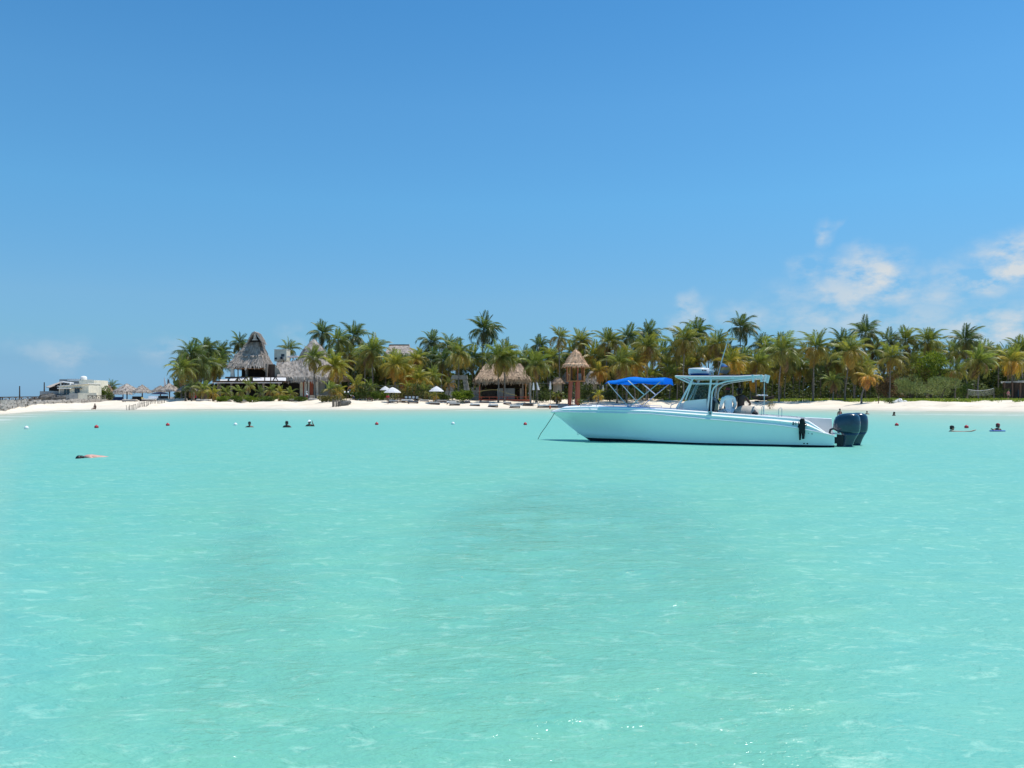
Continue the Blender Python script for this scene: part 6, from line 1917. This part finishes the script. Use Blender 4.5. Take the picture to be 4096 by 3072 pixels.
shrub(3985, 1545, 150, 110, 'dark shrub between the volleyball net and the bungalow', 'leaf_dark', .2, 1200, .2)
shrub(3722, 1412, 160, 190, 'pale green broadleaf tree standing between palms above the grey-green shrubs', 'leaf_lime', .3, 2600, .1, 'tree', 'broadleaf_tree', trunk=True)
shrub(3645, 1448, 162, 190, 'olive brown broadleaf tree behind the grey-green shrubs', 'leaf_olive', .3, 2200, .1, 'tree', 'broadleaf_tree', trunk=True)
shrub(3560, 1500, 158, 130, 'dark brown thicket below the broad palm on the right', 'leaf_brown', .28, 1300, .1, 'bush')
shrub(415, 1545, 196, 60, 'green bush leaning against the right side of the cream villa', 'leaf_green', .3, 800, .2)
shrub(436, 1560, 194, 44, 'low dark bush right of the cream villa garden wall', 'leaf_dark', .28, 500, .2)
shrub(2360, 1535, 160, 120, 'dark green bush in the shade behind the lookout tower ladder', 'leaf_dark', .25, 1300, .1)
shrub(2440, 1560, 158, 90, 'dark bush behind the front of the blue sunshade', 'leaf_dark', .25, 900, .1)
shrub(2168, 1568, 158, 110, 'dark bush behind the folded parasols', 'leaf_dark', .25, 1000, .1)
shrub(2330, 1595, 149.5, 40, 'low green plant at the feet of the lookout tower', 'leaf_green', .15, 250, .2)
shrub(2570, 1611, 139, 88, 'patch of grey-green beach plants behind the sunshade poles', 'leaf_olive', .12, 500, .6)
shrub(3558, 1592, 134, 44, 'rounded green plant among pale stones on the right sand', 'leaf_green', .14, 420, .5)
shrub(3080, 1598, 140, 60, 'flat green creeper under the rear of the hard top', 'leaf_olive', .12, 320, .3)
for i, (x, yt, wd) in enumerate([(890, 1585, 70), (950, 1585, 70), (1010, 1583, 80), (1075, 1585, 80), (1140, 1583, 80), (1200, 1584, 60)]):
    shrub(x, yt, 154.5, wd, ['section of low hedge at the left end of the terrace planting', 'section of low hedge under the left terrace posts', 'section of low hedge below the middle of the terrace', 'section of low hedge below the right terrace posts', 'section of low hedge before the dark doorway', 'last section of low hedge beside the walking person'][i],
          'leaf_green' if i % 2 else 'leaf_lime', .2, 800, .2, 'hedge', 'hedge', depth=.35)
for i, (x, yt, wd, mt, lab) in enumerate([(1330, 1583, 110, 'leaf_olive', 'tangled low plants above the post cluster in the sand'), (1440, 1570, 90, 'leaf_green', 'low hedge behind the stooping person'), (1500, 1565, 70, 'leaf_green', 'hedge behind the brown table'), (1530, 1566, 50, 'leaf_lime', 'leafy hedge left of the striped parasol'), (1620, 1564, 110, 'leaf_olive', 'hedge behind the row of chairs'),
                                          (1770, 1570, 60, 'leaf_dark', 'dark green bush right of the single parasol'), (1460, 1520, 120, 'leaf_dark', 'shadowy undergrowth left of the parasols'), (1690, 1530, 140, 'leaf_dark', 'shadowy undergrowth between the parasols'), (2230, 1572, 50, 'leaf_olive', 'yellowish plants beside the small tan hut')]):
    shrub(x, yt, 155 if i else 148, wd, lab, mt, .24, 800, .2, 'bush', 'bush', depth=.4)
shrub(1376, 1600, 146, 46, 'trailing green plants over the grey rocks by the posts', 'leaf_olive', .12, 260, .3)
# ground cover along the top of the sand, and the far wood behind the palms: masses nobody could count
gr = random.Random(5)
mb = MB()
for i in range(11000):
    t = gr.uniform(.19, .66)
    clump = math.sin(t * 140) + math.sin(t * 57 + 1) + gr.uniform(-1.4, 1.4)
    s = gr.uniform(12.5, 24) if clump > -.4 else gr.uniform(17, 26)
    Y = float(shore_Y(t)) + s; x = t * Y
    z = G(x, Y)
    hh = gr.uniform(.12, .5)
    a = gr.uniform(0, 6.28); d = Vector((math.cos(a) * .5, math.sin(a) * .5, 1)).normalized()
    sd = Vector((-math.sin(a), math.cos(a), 0)) * gr.uniform(.05, .14)
    p = Vector((x, Y, z - .02))
    mb.add([p - sd, p + sd, p + sd * .7 + d * hh, p - sd * .7 + d * hh], [(0, 1, 2, 3)])
tag(mb.build('ground_cover', M['leaf_lime'], None, recalc=False), kind='stuff')
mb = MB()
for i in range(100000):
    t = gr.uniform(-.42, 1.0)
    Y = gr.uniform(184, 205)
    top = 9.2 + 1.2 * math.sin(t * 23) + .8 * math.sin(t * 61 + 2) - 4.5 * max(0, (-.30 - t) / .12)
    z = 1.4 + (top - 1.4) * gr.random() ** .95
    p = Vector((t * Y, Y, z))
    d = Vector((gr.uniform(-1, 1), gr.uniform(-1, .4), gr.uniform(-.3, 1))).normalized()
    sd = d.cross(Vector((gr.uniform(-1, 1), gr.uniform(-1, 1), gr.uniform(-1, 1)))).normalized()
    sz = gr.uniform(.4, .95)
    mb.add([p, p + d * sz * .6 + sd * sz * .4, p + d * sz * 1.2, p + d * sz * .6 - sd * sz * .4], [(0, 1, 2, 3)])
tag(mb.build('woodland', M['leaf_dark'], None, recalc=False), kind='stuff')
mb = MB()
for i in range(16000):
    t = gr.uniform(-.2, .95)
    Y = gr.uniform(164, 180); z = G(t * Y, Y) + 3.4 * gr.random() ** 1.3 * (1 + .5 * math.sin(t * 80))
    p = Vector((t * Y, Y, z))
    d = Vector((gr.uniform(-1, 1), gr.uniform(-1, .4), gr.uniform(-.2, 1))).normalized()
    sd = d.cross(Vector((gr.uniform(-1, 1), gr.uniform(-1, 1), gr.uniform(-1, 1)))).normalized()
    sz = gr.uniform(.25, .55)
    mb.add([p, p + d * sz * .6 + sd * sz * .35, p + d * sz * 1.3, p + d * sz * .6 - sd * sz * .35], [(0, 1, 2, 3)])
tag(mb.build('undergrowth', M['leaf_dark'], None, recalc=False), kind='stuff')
# ================================================================== beach furniture
def palapa(px, py_top, py_eave, half_px, Y, label, seed):
    g_ = on_ground(px, Y)
    root = empty('thatched_umbrella', g_, 0, label, 'beach umbrella', 'thatched umbrellas on the left beach')
    zt, ze = P(0, py_top, Y).z, P(0, py_eave, Y).z
    r_ = half_px * Y / F
    hh = zt - ze
    rings = [ring_ngon(g_.x, Y, ze, r_, r_, 20), ring_ngon(g_.x, Y, ze + hh * .24, r_ * .86, r_ * .86, 20), ring_ngon(g_.x, Y, ze + hh * .27, r_ * .74, r_ * .74, 20), ring_ngon(g_.x, Y, ze + hh * .56, r_ * .52, r_ * .52, 20),
             ring_ngon(g_.x, Y, ze + hh * .59, r_ * .44, r_ * .44, 20), ring_ngon(g_.x, Y, zt - hh * .12, r_ * .14, r_ * .14, 20), ring_ngon(g_.x, Y, zt, .06, .06, 20)]
    thatch('roof', rings, M['thatch_grey'], root, 300, .45, .09, seed=seed, rough=.05)
    MB().tube([Vector((g_.x, Y, g_.z - .2)), Vector((g_.x, Y, zt - .25))], .12, 7).build('pole', M['wood_dark'], root)
palapa(508, 1534, 1566, 50, 168, 'largest thatched umbrella, farthest left of the row', 51)
palapa(492, 1547, 1575, 34, 182, 'thatched umbrella tucked behind the largest one on the left', 52)
palapa(569, 1538, 1569, 36, 166, 'second thatched umbrella from the left, with a peaked top', 53)
palapa(642, 1542, 1566, 34, 180, 'thatched umbrella behind the dark blue sunshade', 54)
palapa(678, 1533, 1563, 42, 168, 'wide thatched umbrella just right of the dark blue sunshade', 55)
palapa(752, 1535, 1561, 41, 164, 'thatched umbrella farthest right, under the palm clump', 56)
def parasol(px, py_top, py_eave, half_px, Y, label, mt='white_cloth', n=8, flat=1.0, tiers=True):
    g_ = on_ground(px, Y)
    root = empty('parasol', g_, 0, label, 'parasol')
    zt, ze = P(0, py_top, Y).z, P(0, py_eave, Y).z; r_ = half_px * Y / F
    mb = MB()
    rings = []
    for k, (rf, hf) in enumerate(((1, 0), (1, .06), (.72, .42), (.70, .46), (.40, .74), (.38, .78), (.03, 1))):
        rings.append([Vector((g_.x + r_ * rf * math.cos(2 * math.pi * i / n + .39), Y + r_ * rf * math.sin(2 * math.pi * i / n + .39), ze + (zt - ze) * hf)) for i in range(n)])
    mb.loft(rings, caps=False)
    mb.build('canopy', M[mt], root, recalc=False)
    if tiers and mt == 'white_cloth':
        for a, c in ((1, 2), (3, 4)):
            st = MB(); q0 = [p.lerp(q, .45) + Vector((0, 0, .012)) for p, q in zip(rings[a], rings[c])]; q1 = [p.lerp(q, .75) + Vector((0, 0, .012)) for p, q in zip(rings[a], rings[c])]
            st.loft([q0, q1], caps=False); st.build('stripe', M['grey_cushion'] if False else M['steel'] if False else M['pale_stripe'], root, recalc=False)
    MB().tube([Vector((g_.x, Y, g_.z)), Vector((g_.x, Y, zt + .1))], .035, 6).build('pole', M['wood_grey'], root)
    for i in range(n):
        a = 2 * math.pi * i / n + .39
        MB().bar(Vector((g_.x, Y, ze + (zt - ze) * .8)), Vector((g_.x + r_ * .95 * math.cos(a), Y + r_ * .95 * math.sin(a), ze + .03)), .025).build('rib', M['wood_grey'], root)
leaf_mat('pale_stripe', (.55, .60, .66), (.55, .60, .66), .03, .4, .8)
parasol(1570, 1549, 1571, 35, 150, 'white striped parasol in front, above the person in red')
parasol(1541, 1545, 1561, 22, 156, 'greyish white parasol behind the striped one')
parasol(1746, 1545, 1566, 31, 151, 'white striped parasol standing alone near the stone gateway')
parasol(640, 1567, 1577, 35, 160, 'flat dark blue sunshade among the thatched umbrellas', 'navy_cloth', tiers=False)
def folded(px, y0, y1, Y, label, lean=0):
    g_ = on_ground(px, Y)
    root = empty('folded_parasol', g_, 0, label, 'parasol', 'folded parasols near the bar')
    zt, zb = P(0, y0, Y).z, P(0, y1, Y).z
    mb = MB(); rings = []
    for k, (z, r_) in enumerate(((0, .26), (.15, .24), (.5, .18), (.85, .11), (1, .03))):
        rings.append([Vector((g_.x + lean * (z - .5) + r_ * (1 if i % 2 else .7) * math.cos(2 * math.pi * i / 12), Y + r_ * (1 if i % 2 else .7) * math.sin(2 * math.pi * i / 12), zb + (zt - zb) * z)) for i in range(12)])
    mb.loft(rings); mb.build('canopy', M['white_cloth'], root)
    MB().tube([Vector((g_.x, Y, g_.z)), Vector((g_.x, Y, zt + .1))], .04, 6).build('pole', M['wood_grey'], root)
folded(2134, 1529, 1560, 153, 'folded white parasol just left of the palm trunk by the bar')
folded(2151, 1529, 1560, 153, 'folded white parasol leaning just right of the palm trunk by the bar', -.35)
folded(2201, 1525, 1557, 154, 'fat folded white parasol left of the small tan hut')
folded(2412, 1540, 1562, 160, 'slim folded white parasol in shade right of the lookout tower')

# day beds
def daybed(px, py, wpx, Y, label, top='grey_cushion', hgt=.46, back=False):
    g_ = on_ground(px, Y)
    root = empty('day_bed', g_, 0, label, 'day bed', 'day beds along the sand')
    wv = wpx * Y / F; z = g_.z; d = 1.0
    for sx in (-1, 1):
        for sy in (-1, 1):
            MB().box((g_.x + sx * wv * .42, Y + sy * d * .4, z + .05), (.12, .12, .2)).build('leg', M['wood_brown'], root)
    MB().span((g_.x - wv / 2, Y - d / 2, z + .10), (g_.x + wv / 2, Y + d / 2, z + .22)).build('frame', M['wood_brown'], root)
    mt = MB(); a, b_ = g_.x - wv / 2 + .05, g_.x + wv / 2 - .05
    mt.loft([[Vector((x_, y_, zz)) for x_, y_ in ((a + e, Y - d / 2 + .04 + e), (b_ - e, Y - d / 2 + .04 + e), (b_ - e, Y + d / 2 - .04 - e), (a + e, Y + d / 2 - .04 - e))] for zz, e in ((z + .223, .03), (z + .25, 0), (z + hgt, 0), (z + hgt + .03, .04))])
    mt.build('mattress', M[top], root)
    MB().box((a + .25, Y, z + hgt + .085), (.34, d * .7, .1)).build('pillow', M[top], root)
    if back:
        MB().box((a, Y, z + .5), (.1, d * .9, .55), (0, -.45, 0)).build('backrest', M['rope_yellow'], root)
BEDS = [(520, 1604, 56, 158, 'grey_cushion', 'day bed below the first thatched umbrellas on the left'), (598, 1603, 56, 158, 'grey_cushion', 'day bed with a raised yellow end by the stick fence'), (660, 1600, 60, 160, 'grey_cushion', 'day bed behind trailing plants right of the stick fence'), (725, 1600, 44, 160, 'grey_cushion', 'day bed under the rightmost thatched umbrella'), (814, 1604, 54, 155, 'grey_cushion', 'day bed standing alone below the palm clump'),
 (897, 1603, 54, 155, 'grey_cushion', 'day bed below the left corner of the terrace'), (978, 1602, 54, 155, 'grey_cushion', 'day bed below the left terrace posts'), (1048, 1598, 40, 158, 'grey_cushion', 'day bed set back below the middle of the terrace'), (1070, 1601, 50, 155, 'grey_cushion', 'day bed in front below the middle of the terrace'), (1140, 1596, 50, 158, 'grey_cushion', 'day bed set back before the doorway'), (1174, 1600, 50, 155, 'grey_cushion', 'day bed in front left of the walking person'), (1259, 1599, 48, 155, 'grey_cushion', 'day bed right of the walking person, under the slender palm'),
 (1574, 1602, 38, 150, 'grey_cushion', 'day bed beside the person in red'), (1629, 1598, 46, 153, 'white_cushion', 'pale day bed before the row of chairs'), (1652, 1602, 42, 150, 'dark_cushion', 'dark ribbed day bed in front of the row of chairs'), (1698, 1596, 36, 154, 'grey_cushion', 'day bed set back left of the single parasol'), (1739, 1602, 42, 150, 'grey_cushion', 'day bed in front of the single parasol'), (1768, 1594, 38, 155, 'grey_cushion', 'day bed set back right of the single parasol'), (1806, 1596, 40, 152, 'white_cushion', 'white day bed left of the lime-green bush'), (1819, 1600, 42, 150, 'grey_cushion', 'grey day bed overlapping the white one by the lime bush'),
 (1869, 1595, 24, 154, 'dark_cushion', 'short dark day bed right of the lime bush'), (1900, 1598, 40, 150, 'white_cushion', 'first white day bed before the bar'), (1937, 1593, 40, 154, 'dark_cushion', 'dark blue-grey day bed before the bar'), (1973, 1597, 40, 150, 'white_cushion', 'white day bed by the left twin palm'), (2030, 1593, 32, 154, 'grey_cushion', 'day bed set back by the right twin palm'), (2060, 1597, 42, 150, 'white_cushion', 'white day bed right of the twin palms'), (2112, 1594, 40, 153, 'dark_cushion', 'dark day bed near the right end of the bar'), (2172, 1594, 44, 151, 'white_cushion', 'white day bed below the folded parasols'), (2212, 1594, 40, 151, 'white_cushion', 'last white day bed left of the lookout tower')]
for (px_, py_, w_, Y, top, lab) in BEDS:
    daybed(px_, py_, w_, Y, lab, top, back='yellow' in lab)
# row of dark chairs with white cushions
for i, px_ in enumerate((1624, 1639, 1653, 1668)):
    Y = 154; g_ = on_ground(px_, Y)
    root = empty('chair', g_, 0, ['left end chair of the row of four dark chairs with white cushions', 'second chair from the left in the row of four', 'third chair from the left in the row of four', 'right end chair of the row of four dark chairs'][i], 'chair', 'row of beach chairs')
    MB().box((g_.x, Y, g_.z + .42), (.58, .55, .08)).build('seat', M['wood_dark'], root)
    MB().box((g_.x, Y + .28, g_.z + .80), (.58, .07, .80), (-.15, 0, 0)).build('backrest', M['wood_dark'], root)
    MB().box((g_.x, Y + .21, g_.z + .84), (.42, .08, .42), (-.15, 0, 0)).build('cushion', M['white_cushion'], root)
    for sx in (-1, 1):
        for sy in (-1, 1):
            MB().box((g_.x + sx * .25, Y + sy * .24, g_.z + .2), (.06, .06, .42)).build('leg', M['wood_dark'], root)
def table(px, Y, w_, label):
    g_ = on_ground(px, Y); root = empty('table', g_, 0, label, 'table')
    MB().box((g_.x, Y, g_.z + .74), (w_, .8, .06)).build('tabletop', M['wood_brown'], root)
    MB().box((g_.x, Y - .35, g_.z + .62), (w_ * .96, .04, .2)).build('apron', M['wood_brown'], root)
    for sx in (-1, 1):
        for sy in (-1, 1):
            MB().box((g_.x + sx * w_ * .42, Y + sy * .32, g_.z + .36), (.08, .08, .72)).build('leg', M['wood_brown'], root)
table(1480, 150, 1.0, 'brown wooden table on the sand left of the striped parasol')
table(1608, 153, .9, 'dark table in the shade under the striped parasol')
table(1330, 153, .7, 'small dark table right of the low stone wall')
for i, px_ in enumerate((1303, 1316)):
    g_ = on_ground(px_, 152); root = empty('stool', g_, 0, ('left' if not i else 'right') + ' of two tall thin-legged stools by the low stone wall', 'stool', 'stools by the stone wall')
    MB().box((g_.x, 152, g_.z + .75), (.38, .38, .05)).build('seat', M['wood_grey'], root)
    for sx in (-1, 1):
        for sy in (-1, 1):
            MB().box((g_.x + sx * .15, 152 + sy * .15, g_.z + .37), (.04, .04, .74)).build('leg', M['wood_grey'], root)
# people-free clutter under the thatched umbrellas
for i, (px_, col_, lab) in enumerate(((470, 'cloth_navy', 'navy covered lounge under the largest thatched umbrella'), (610, 'cloth_white', 'white draped lounge left of the dark blue sunshade'), (650, 'wood_dark', 'dark bench below the dark blue sunshade'), (545, 'wood_dark', 'dark bench between the two left thatched umbrellas'))):
    Y = 165; g_ = on_ground(px_, Y); root = empty('bench', g_, 0, lab, 'bench')
    MB().box((g_.x, Y, g_.z + .4), (2.0, .7, .3)).build('seat', M[col_], root)
    MB().box((g_.x, Y + .36, g_.z + .75), (2.0, .1, .6)).build('backrest', M[col_], root)
    for sx in (-1, 1): MB().box((g_.x + sx * .85, Y, g_.z + .12), (.12, .6, .26)).build('leg', M['wood_dark'], root)
g_ = on_ground(772, 163)
root = empty('towel_rack', g_, 0, 'rack hung with red towels under the rightmost thatched umbrella', 'rack')
for sx in (-1, 1): MB().box((g_.x + sx * .9, 163, g_.z + .8), (.08, .08, 1.6)).build('post', M['wood_dark'], root)
MB().box((g_.x, 163, g_.z + 1.6), (1.9, .06, .06)).build('rail', M['wood_dark'], root)
for i in range(3): MB().box((g_.x - .55 + i * .5, 162.95 , g_.z + 1.1), (.4, .14, 1.0)).build('towel', M['cloth_red'], root)
# two small sails behind the umbrellas
for (px_, y0, y1, mt, lean, lab) in ((661, 1511, 1600, 'white_cloth', -4, 'white pointed sail rising behind the thatched umbrellas'), (674, 1515, 1600, 'dark_cushion', 5, 'grey pointed sail beside the white one behind the umbrellas')):
    Y = 178; root = empty('sailing_dinghy', P(px_, y1, Y), 0, lab, 'sail boat')
    w_ = MB(); pts = [(px_ - 5, 1562), (px_ + 6, 1560), (px_ + 5, 1540), (px_ + 1 + lean * .4, 1520), (px_ - 2 + lean * .3, y0), (px_ - 5, 1528)]
    w_.prism([(X_at(a, Y), P(0, b_, Y).z) for a, b_ in pts], 'y', Y - .04, Y + .04); w_.build('sail', M[mt], root)
    MB().tube([P(px_ - 5, y1, Y), P(px_ - 4, y0 - 2, Y)], .05, 6).build('mast', M['steel'], root)
    hb2 = MB(); hb2.loft([[P(px_ + dx, 1596, Y) + Vector((0, s * wv, zz)) for s, zz in ((-1, .5), (-.6, 0), (.6, 0), (1, .5))] for dx, wv in ((-22, .05), (-12, .5), (10, .6), (22, .5))]); hb2.build('hull', M['white_plaster'], root)

# stick fence running from the water up the sand
root = empty('stick_fence', on_ground(590, 140), 0, 'crooked fence of thin grey sticks running from the water up the left sand', 'fence')
fr = random.Random(8)
for i in range(34):
    t = i / 33
    px_ = 508 + 152 * t + fr.uniform(-2, 2); Y = 126 + 22 * t ** .9
    p = on_ground(px_, Y); hh = fr.uniform(.75, 1.15) * (1 - .35 * t)
    MB().tube([p - Vector((0, 0, .3)), p + Vector((fr.uniform(-.12, .12), fr.uniform(-.1, .1), hh))], [.05, .035], 5).build('stick', M['stick'], root)
for (a, b_, z0) in ((.05, .22, .85), (.35, .6, .6), (.62, .8, .5)):
    p, q = on_ground(508 + 152 * a, 126 + 22 * a ** .9), on_ground(508 + 152 * b_, 126 + 22 * b_ ** .9)
    MB().tube([p + Vector((0, 0, z0)), q + Vector((0, 0, z0))], .035, 5).build('rail', M['stick'], root)
# cluster of thick posts
root = empty('post_cluster', on_ground(1345, 144), 0, 'tight cluster of thick weathered posts standing at the water edge', 'posts')
for i in range(9):
    px_ = 1330 + i * 4.1 + fr.uniform(-.8, .8); Y = 141 + .35 * (i % 3)
    p = on_ground(px_, Y)
    zt = P(0, 1598 + fr.uniform(-3, 4), Y).z
    MB().tube([Vector((p.x, Y, -.4)), Vector((p.x + fr.uniform(-.06, .06), Y, zt))], [.085, .075], 6).build('post', M['stick'], root)
for i, (px_, Y, s) in enumerate(((1372, 143, .8), (1384, 144, .65), (1396, 145, .5))):
    tag(link_mesh('boulder', bm_[i], None, on_ground(px_, Y) + Vector((0, 0, .2)), (0, 0, i), (s * 1.3, s, s)), ['largest grey rock right beside the post cluster', 'middle grey rock by the post cluster', 'smallest grey rock near the stooping person'][i], 'rock')
# wooden rail fence behind the parasols
root = empty('rail_fence', on_ground(1600, 158), 0, 'grey post and rail fence behind the parasols and chairs', 'fence')
for px_ in (1482, 1506, 1560, 1590, 1634, 1650, 1680, 1720, 1766):
    p = on_ground(px_, 159); MB().tube([p, p + Vector((0, 0, P(0, 1541, 159).z - p.z))], .13 if px_ == 1482 else .07, 6).build('post', M['wood_grey'], root)
MB().bar(P(1476, 1543, 159), P(1790, 1544, 159), .10).build('rail', M['wood_grey'], root)
MB().bar(P(1560, 1556, 159.1), P(1720, 1556, 159.1), .09).build('rail', M['wood_grey'], root)
root = empty('shower_post', on_ground(2126, 157), 0, 'pale square post with a long rail behind the folded parasols', 'post')
p = on_ground(2122, 157); MB().tube([p, Vector((p.x, 157, P(0, 1529, 157).z))], .17, 8).build('post', M['tan_plaster'], root)
MB().bar(P(2122, 1533, 157), P(2200, 1533, 157), .1).build('rail', M['wood_grey'], root)
root = empty('sign_lamp', on_ground(1386, 152), 0, 'dark post carrying two white globes behind the grey rocks', 'lamp')
p = on_ground(1386, 152); MB().tube([p, P(1386, 1571, 152)], .05, 6).build('post', M['wood_dark'], root)
MB().box(P(1386, 1573, 152), (.9, .1, .4)).build('board', M['leaf_dark'], root)
for px_ in (1379, 1393): MB().ball(P(px_, 1568, 152), .17, 10, 7).build('globe', M['white_buoy'], root)
# orange marker on the sand
root = empty('marker_post', on_ground(2200, 146), 0, 'short orange-red marker post on the sand left of the lookout tower', 'marker')
p = on_ground(2200, 146); mk_ = MB(); mk_.lathe([(.16, 0), (.18, .25), (.11, .38), (.15, .5), (.16, .66), (.09, .78), (.02, .84)], p, 12); mk_.build('body', M['cloth_orange'], root, smooth='all')
MB().lathe([(.24, 0), (.24, .05)], p, 12).build('base', M['wood_dark'], root)
# volleyball net
root = empty('volleyball_net', on_ground(3920, 140), 0, 'sagging white volleyball net between two posts on the right sand', 'net')
a, b_ = on_ground(3872, 141), on_ground(3976, 136)
for p, y_ in ((a, 1556), (b_, 1551)):
    MB().tube([p, Vector((p.x, p.y, P(0, y_, p.y).z))], .05, 6).build('post', M['wood_grey'], root)
top0, top1 = Vector((a.x, a.y, P(0, 1557, a.y).z)), Vector((b_.x, b_.y, P(0, 1553, b_.y).z))
def sag(t, z): return top0.lerp(top1, t) + Vector((0, 0, -.32 * 4 * t * (1 - t) * (1 - .3 * z) - z))
MB().tube([sag(t, 0) for t in np.linspace(0, 1, 12)], .04, 5).build('tape', M['white_cloth'], root)
nm = MB()
for i in range(26):
    t = i / 25; nm.tube([sag(t, 0), sag(t, .5), sag(t, .95)], .010, 3, caps=False)
for k in range(6):
    nm.tube([sag(t, .19 * k + .02) for t in np.linspace(0, 1, 12)], .010, 3, caps=False)
nm.build('mesh', M['net'], root)
# boat drawn up under the palms
p = on_ground(3052, 152)
root = empty('rowing_boat', p, R(10), 'dark open boat with a pale cover resting under palms behind the hard top', 'boat')
hb2 = MB(); hb2.loft([[Vector((x_, s * wv, .25 + zz + abs(x_) ** 2 * .09)) for s, zz in ((-1, .55), (-.75, .2), (-.2, 0), (.2, 0), (.75, .2), (1, .55))] for x_, wv in ((-2.3, .05), (-1.5, .5), (-.5, .72), (.6, .74), (1.6, .62), (2.2, .4))])
hb2.build('hull', M['wood_dark'], root, local=True)
MB().loft([[Vector((x_, s * .6, 1.15 + h_)) for s, h_ in ((-1, 0), (0, .3), (1, 0))] for x_ in (-1.2, -.2, .8)], closed=False).build('cover', M['white_cloth'], root, local=True)
for sx in (-1, 1): MB().box((sx * 1.3, 0, .14), (.3, 1.0, .28)).build('trestle', M['wood_dark'], root, local=True)
for i, (px_, Y, s, lab) in enumerate(((3978, 128, (.75, .5, .28), 'small dark box lying on the sand below the volleyball net'), (3872, 130, (.7, .4, .12), 'grey plank lying on the sand left of the dark box'))):
    p = on_ground(px_, Y); tag(MB().box((p.x, Y, p.z + s[2] / 2), s).lathe([(.06, 0), (.06, .02)], (p.x, Y, p.z + s[2]), 8).build('crate' if not i else 'plank', M['cloth_black' if not i else 'wood_grey']), lab, 'box' if not i else 'plank')
p = on_ground(3514, 134); tag(MB().tube([p, p + Vector((.05, 0, 1.9))], [.07, .05], 6).build('stake', M['wood_brown']), 'short brown stake in the sand below the orange palm', 'stake')
for i, (px_, Y, s) in enumerate(((3578, 134, .5), (3592, 134.5, .42), (3604, 134, .5), (3620, 135, .3))):
    tag(link_mesh('pale_stone', bm_[i % 4].copy(), None, on_ground(px_, Y) + Vector((0, 0, s * .3)), (0, i, i), (s * 1.2, s, s)), ORD[i] + ' pale stone from the left beside the rounded green plant on the sand', 'stone', 'pale stones on the right sand').data.materials[0] = M['white_plaster']

# ================================================================== swimming buoys
for (px_, py_, mt, lab) in [(106, 1714, 'white_buoy', 'white buoy farthest left'), (386, 1710, 'red_buoy', 'red buoy above the snorkeller'), (671, 1701, 'red_buoy', 'red buoy left of the three bathers, below the thatched umbrellas'), (942, 1700, 'white_buoy', 'white buoy close to the leftmost bather'), (1507, 1697.5, 'red_buoy', 'red buoy below the striped parasol'), (1812, 1696, 'white_buoy', 'white buoy below the lime-green bush'), (2101, 1698, 'red_buoy', 'red buoy left of the motorboat bow'), (3587, 1701, 'red_buoy', 'red buoy right of the outboard engines'), (3866, 1710, 'red_buoy', 'red buoy between the two right-hand bathers')]:
    Y = wl_Y(py_ + 2); r_ = .115
    o = MB().ball((0, 0, 0), r_, 14, 9).lathe([(.025, r_ * .9), (.03, r_ * 1.12), (.012, r_ * 1.14)], (0, 0, 0), 8).build('buoy', M[mt], None, smooth='all')
    o.location = (X_at(px_, Y), Y, .055); tag(o, lab, 'buoy', 'swimming area buoys')
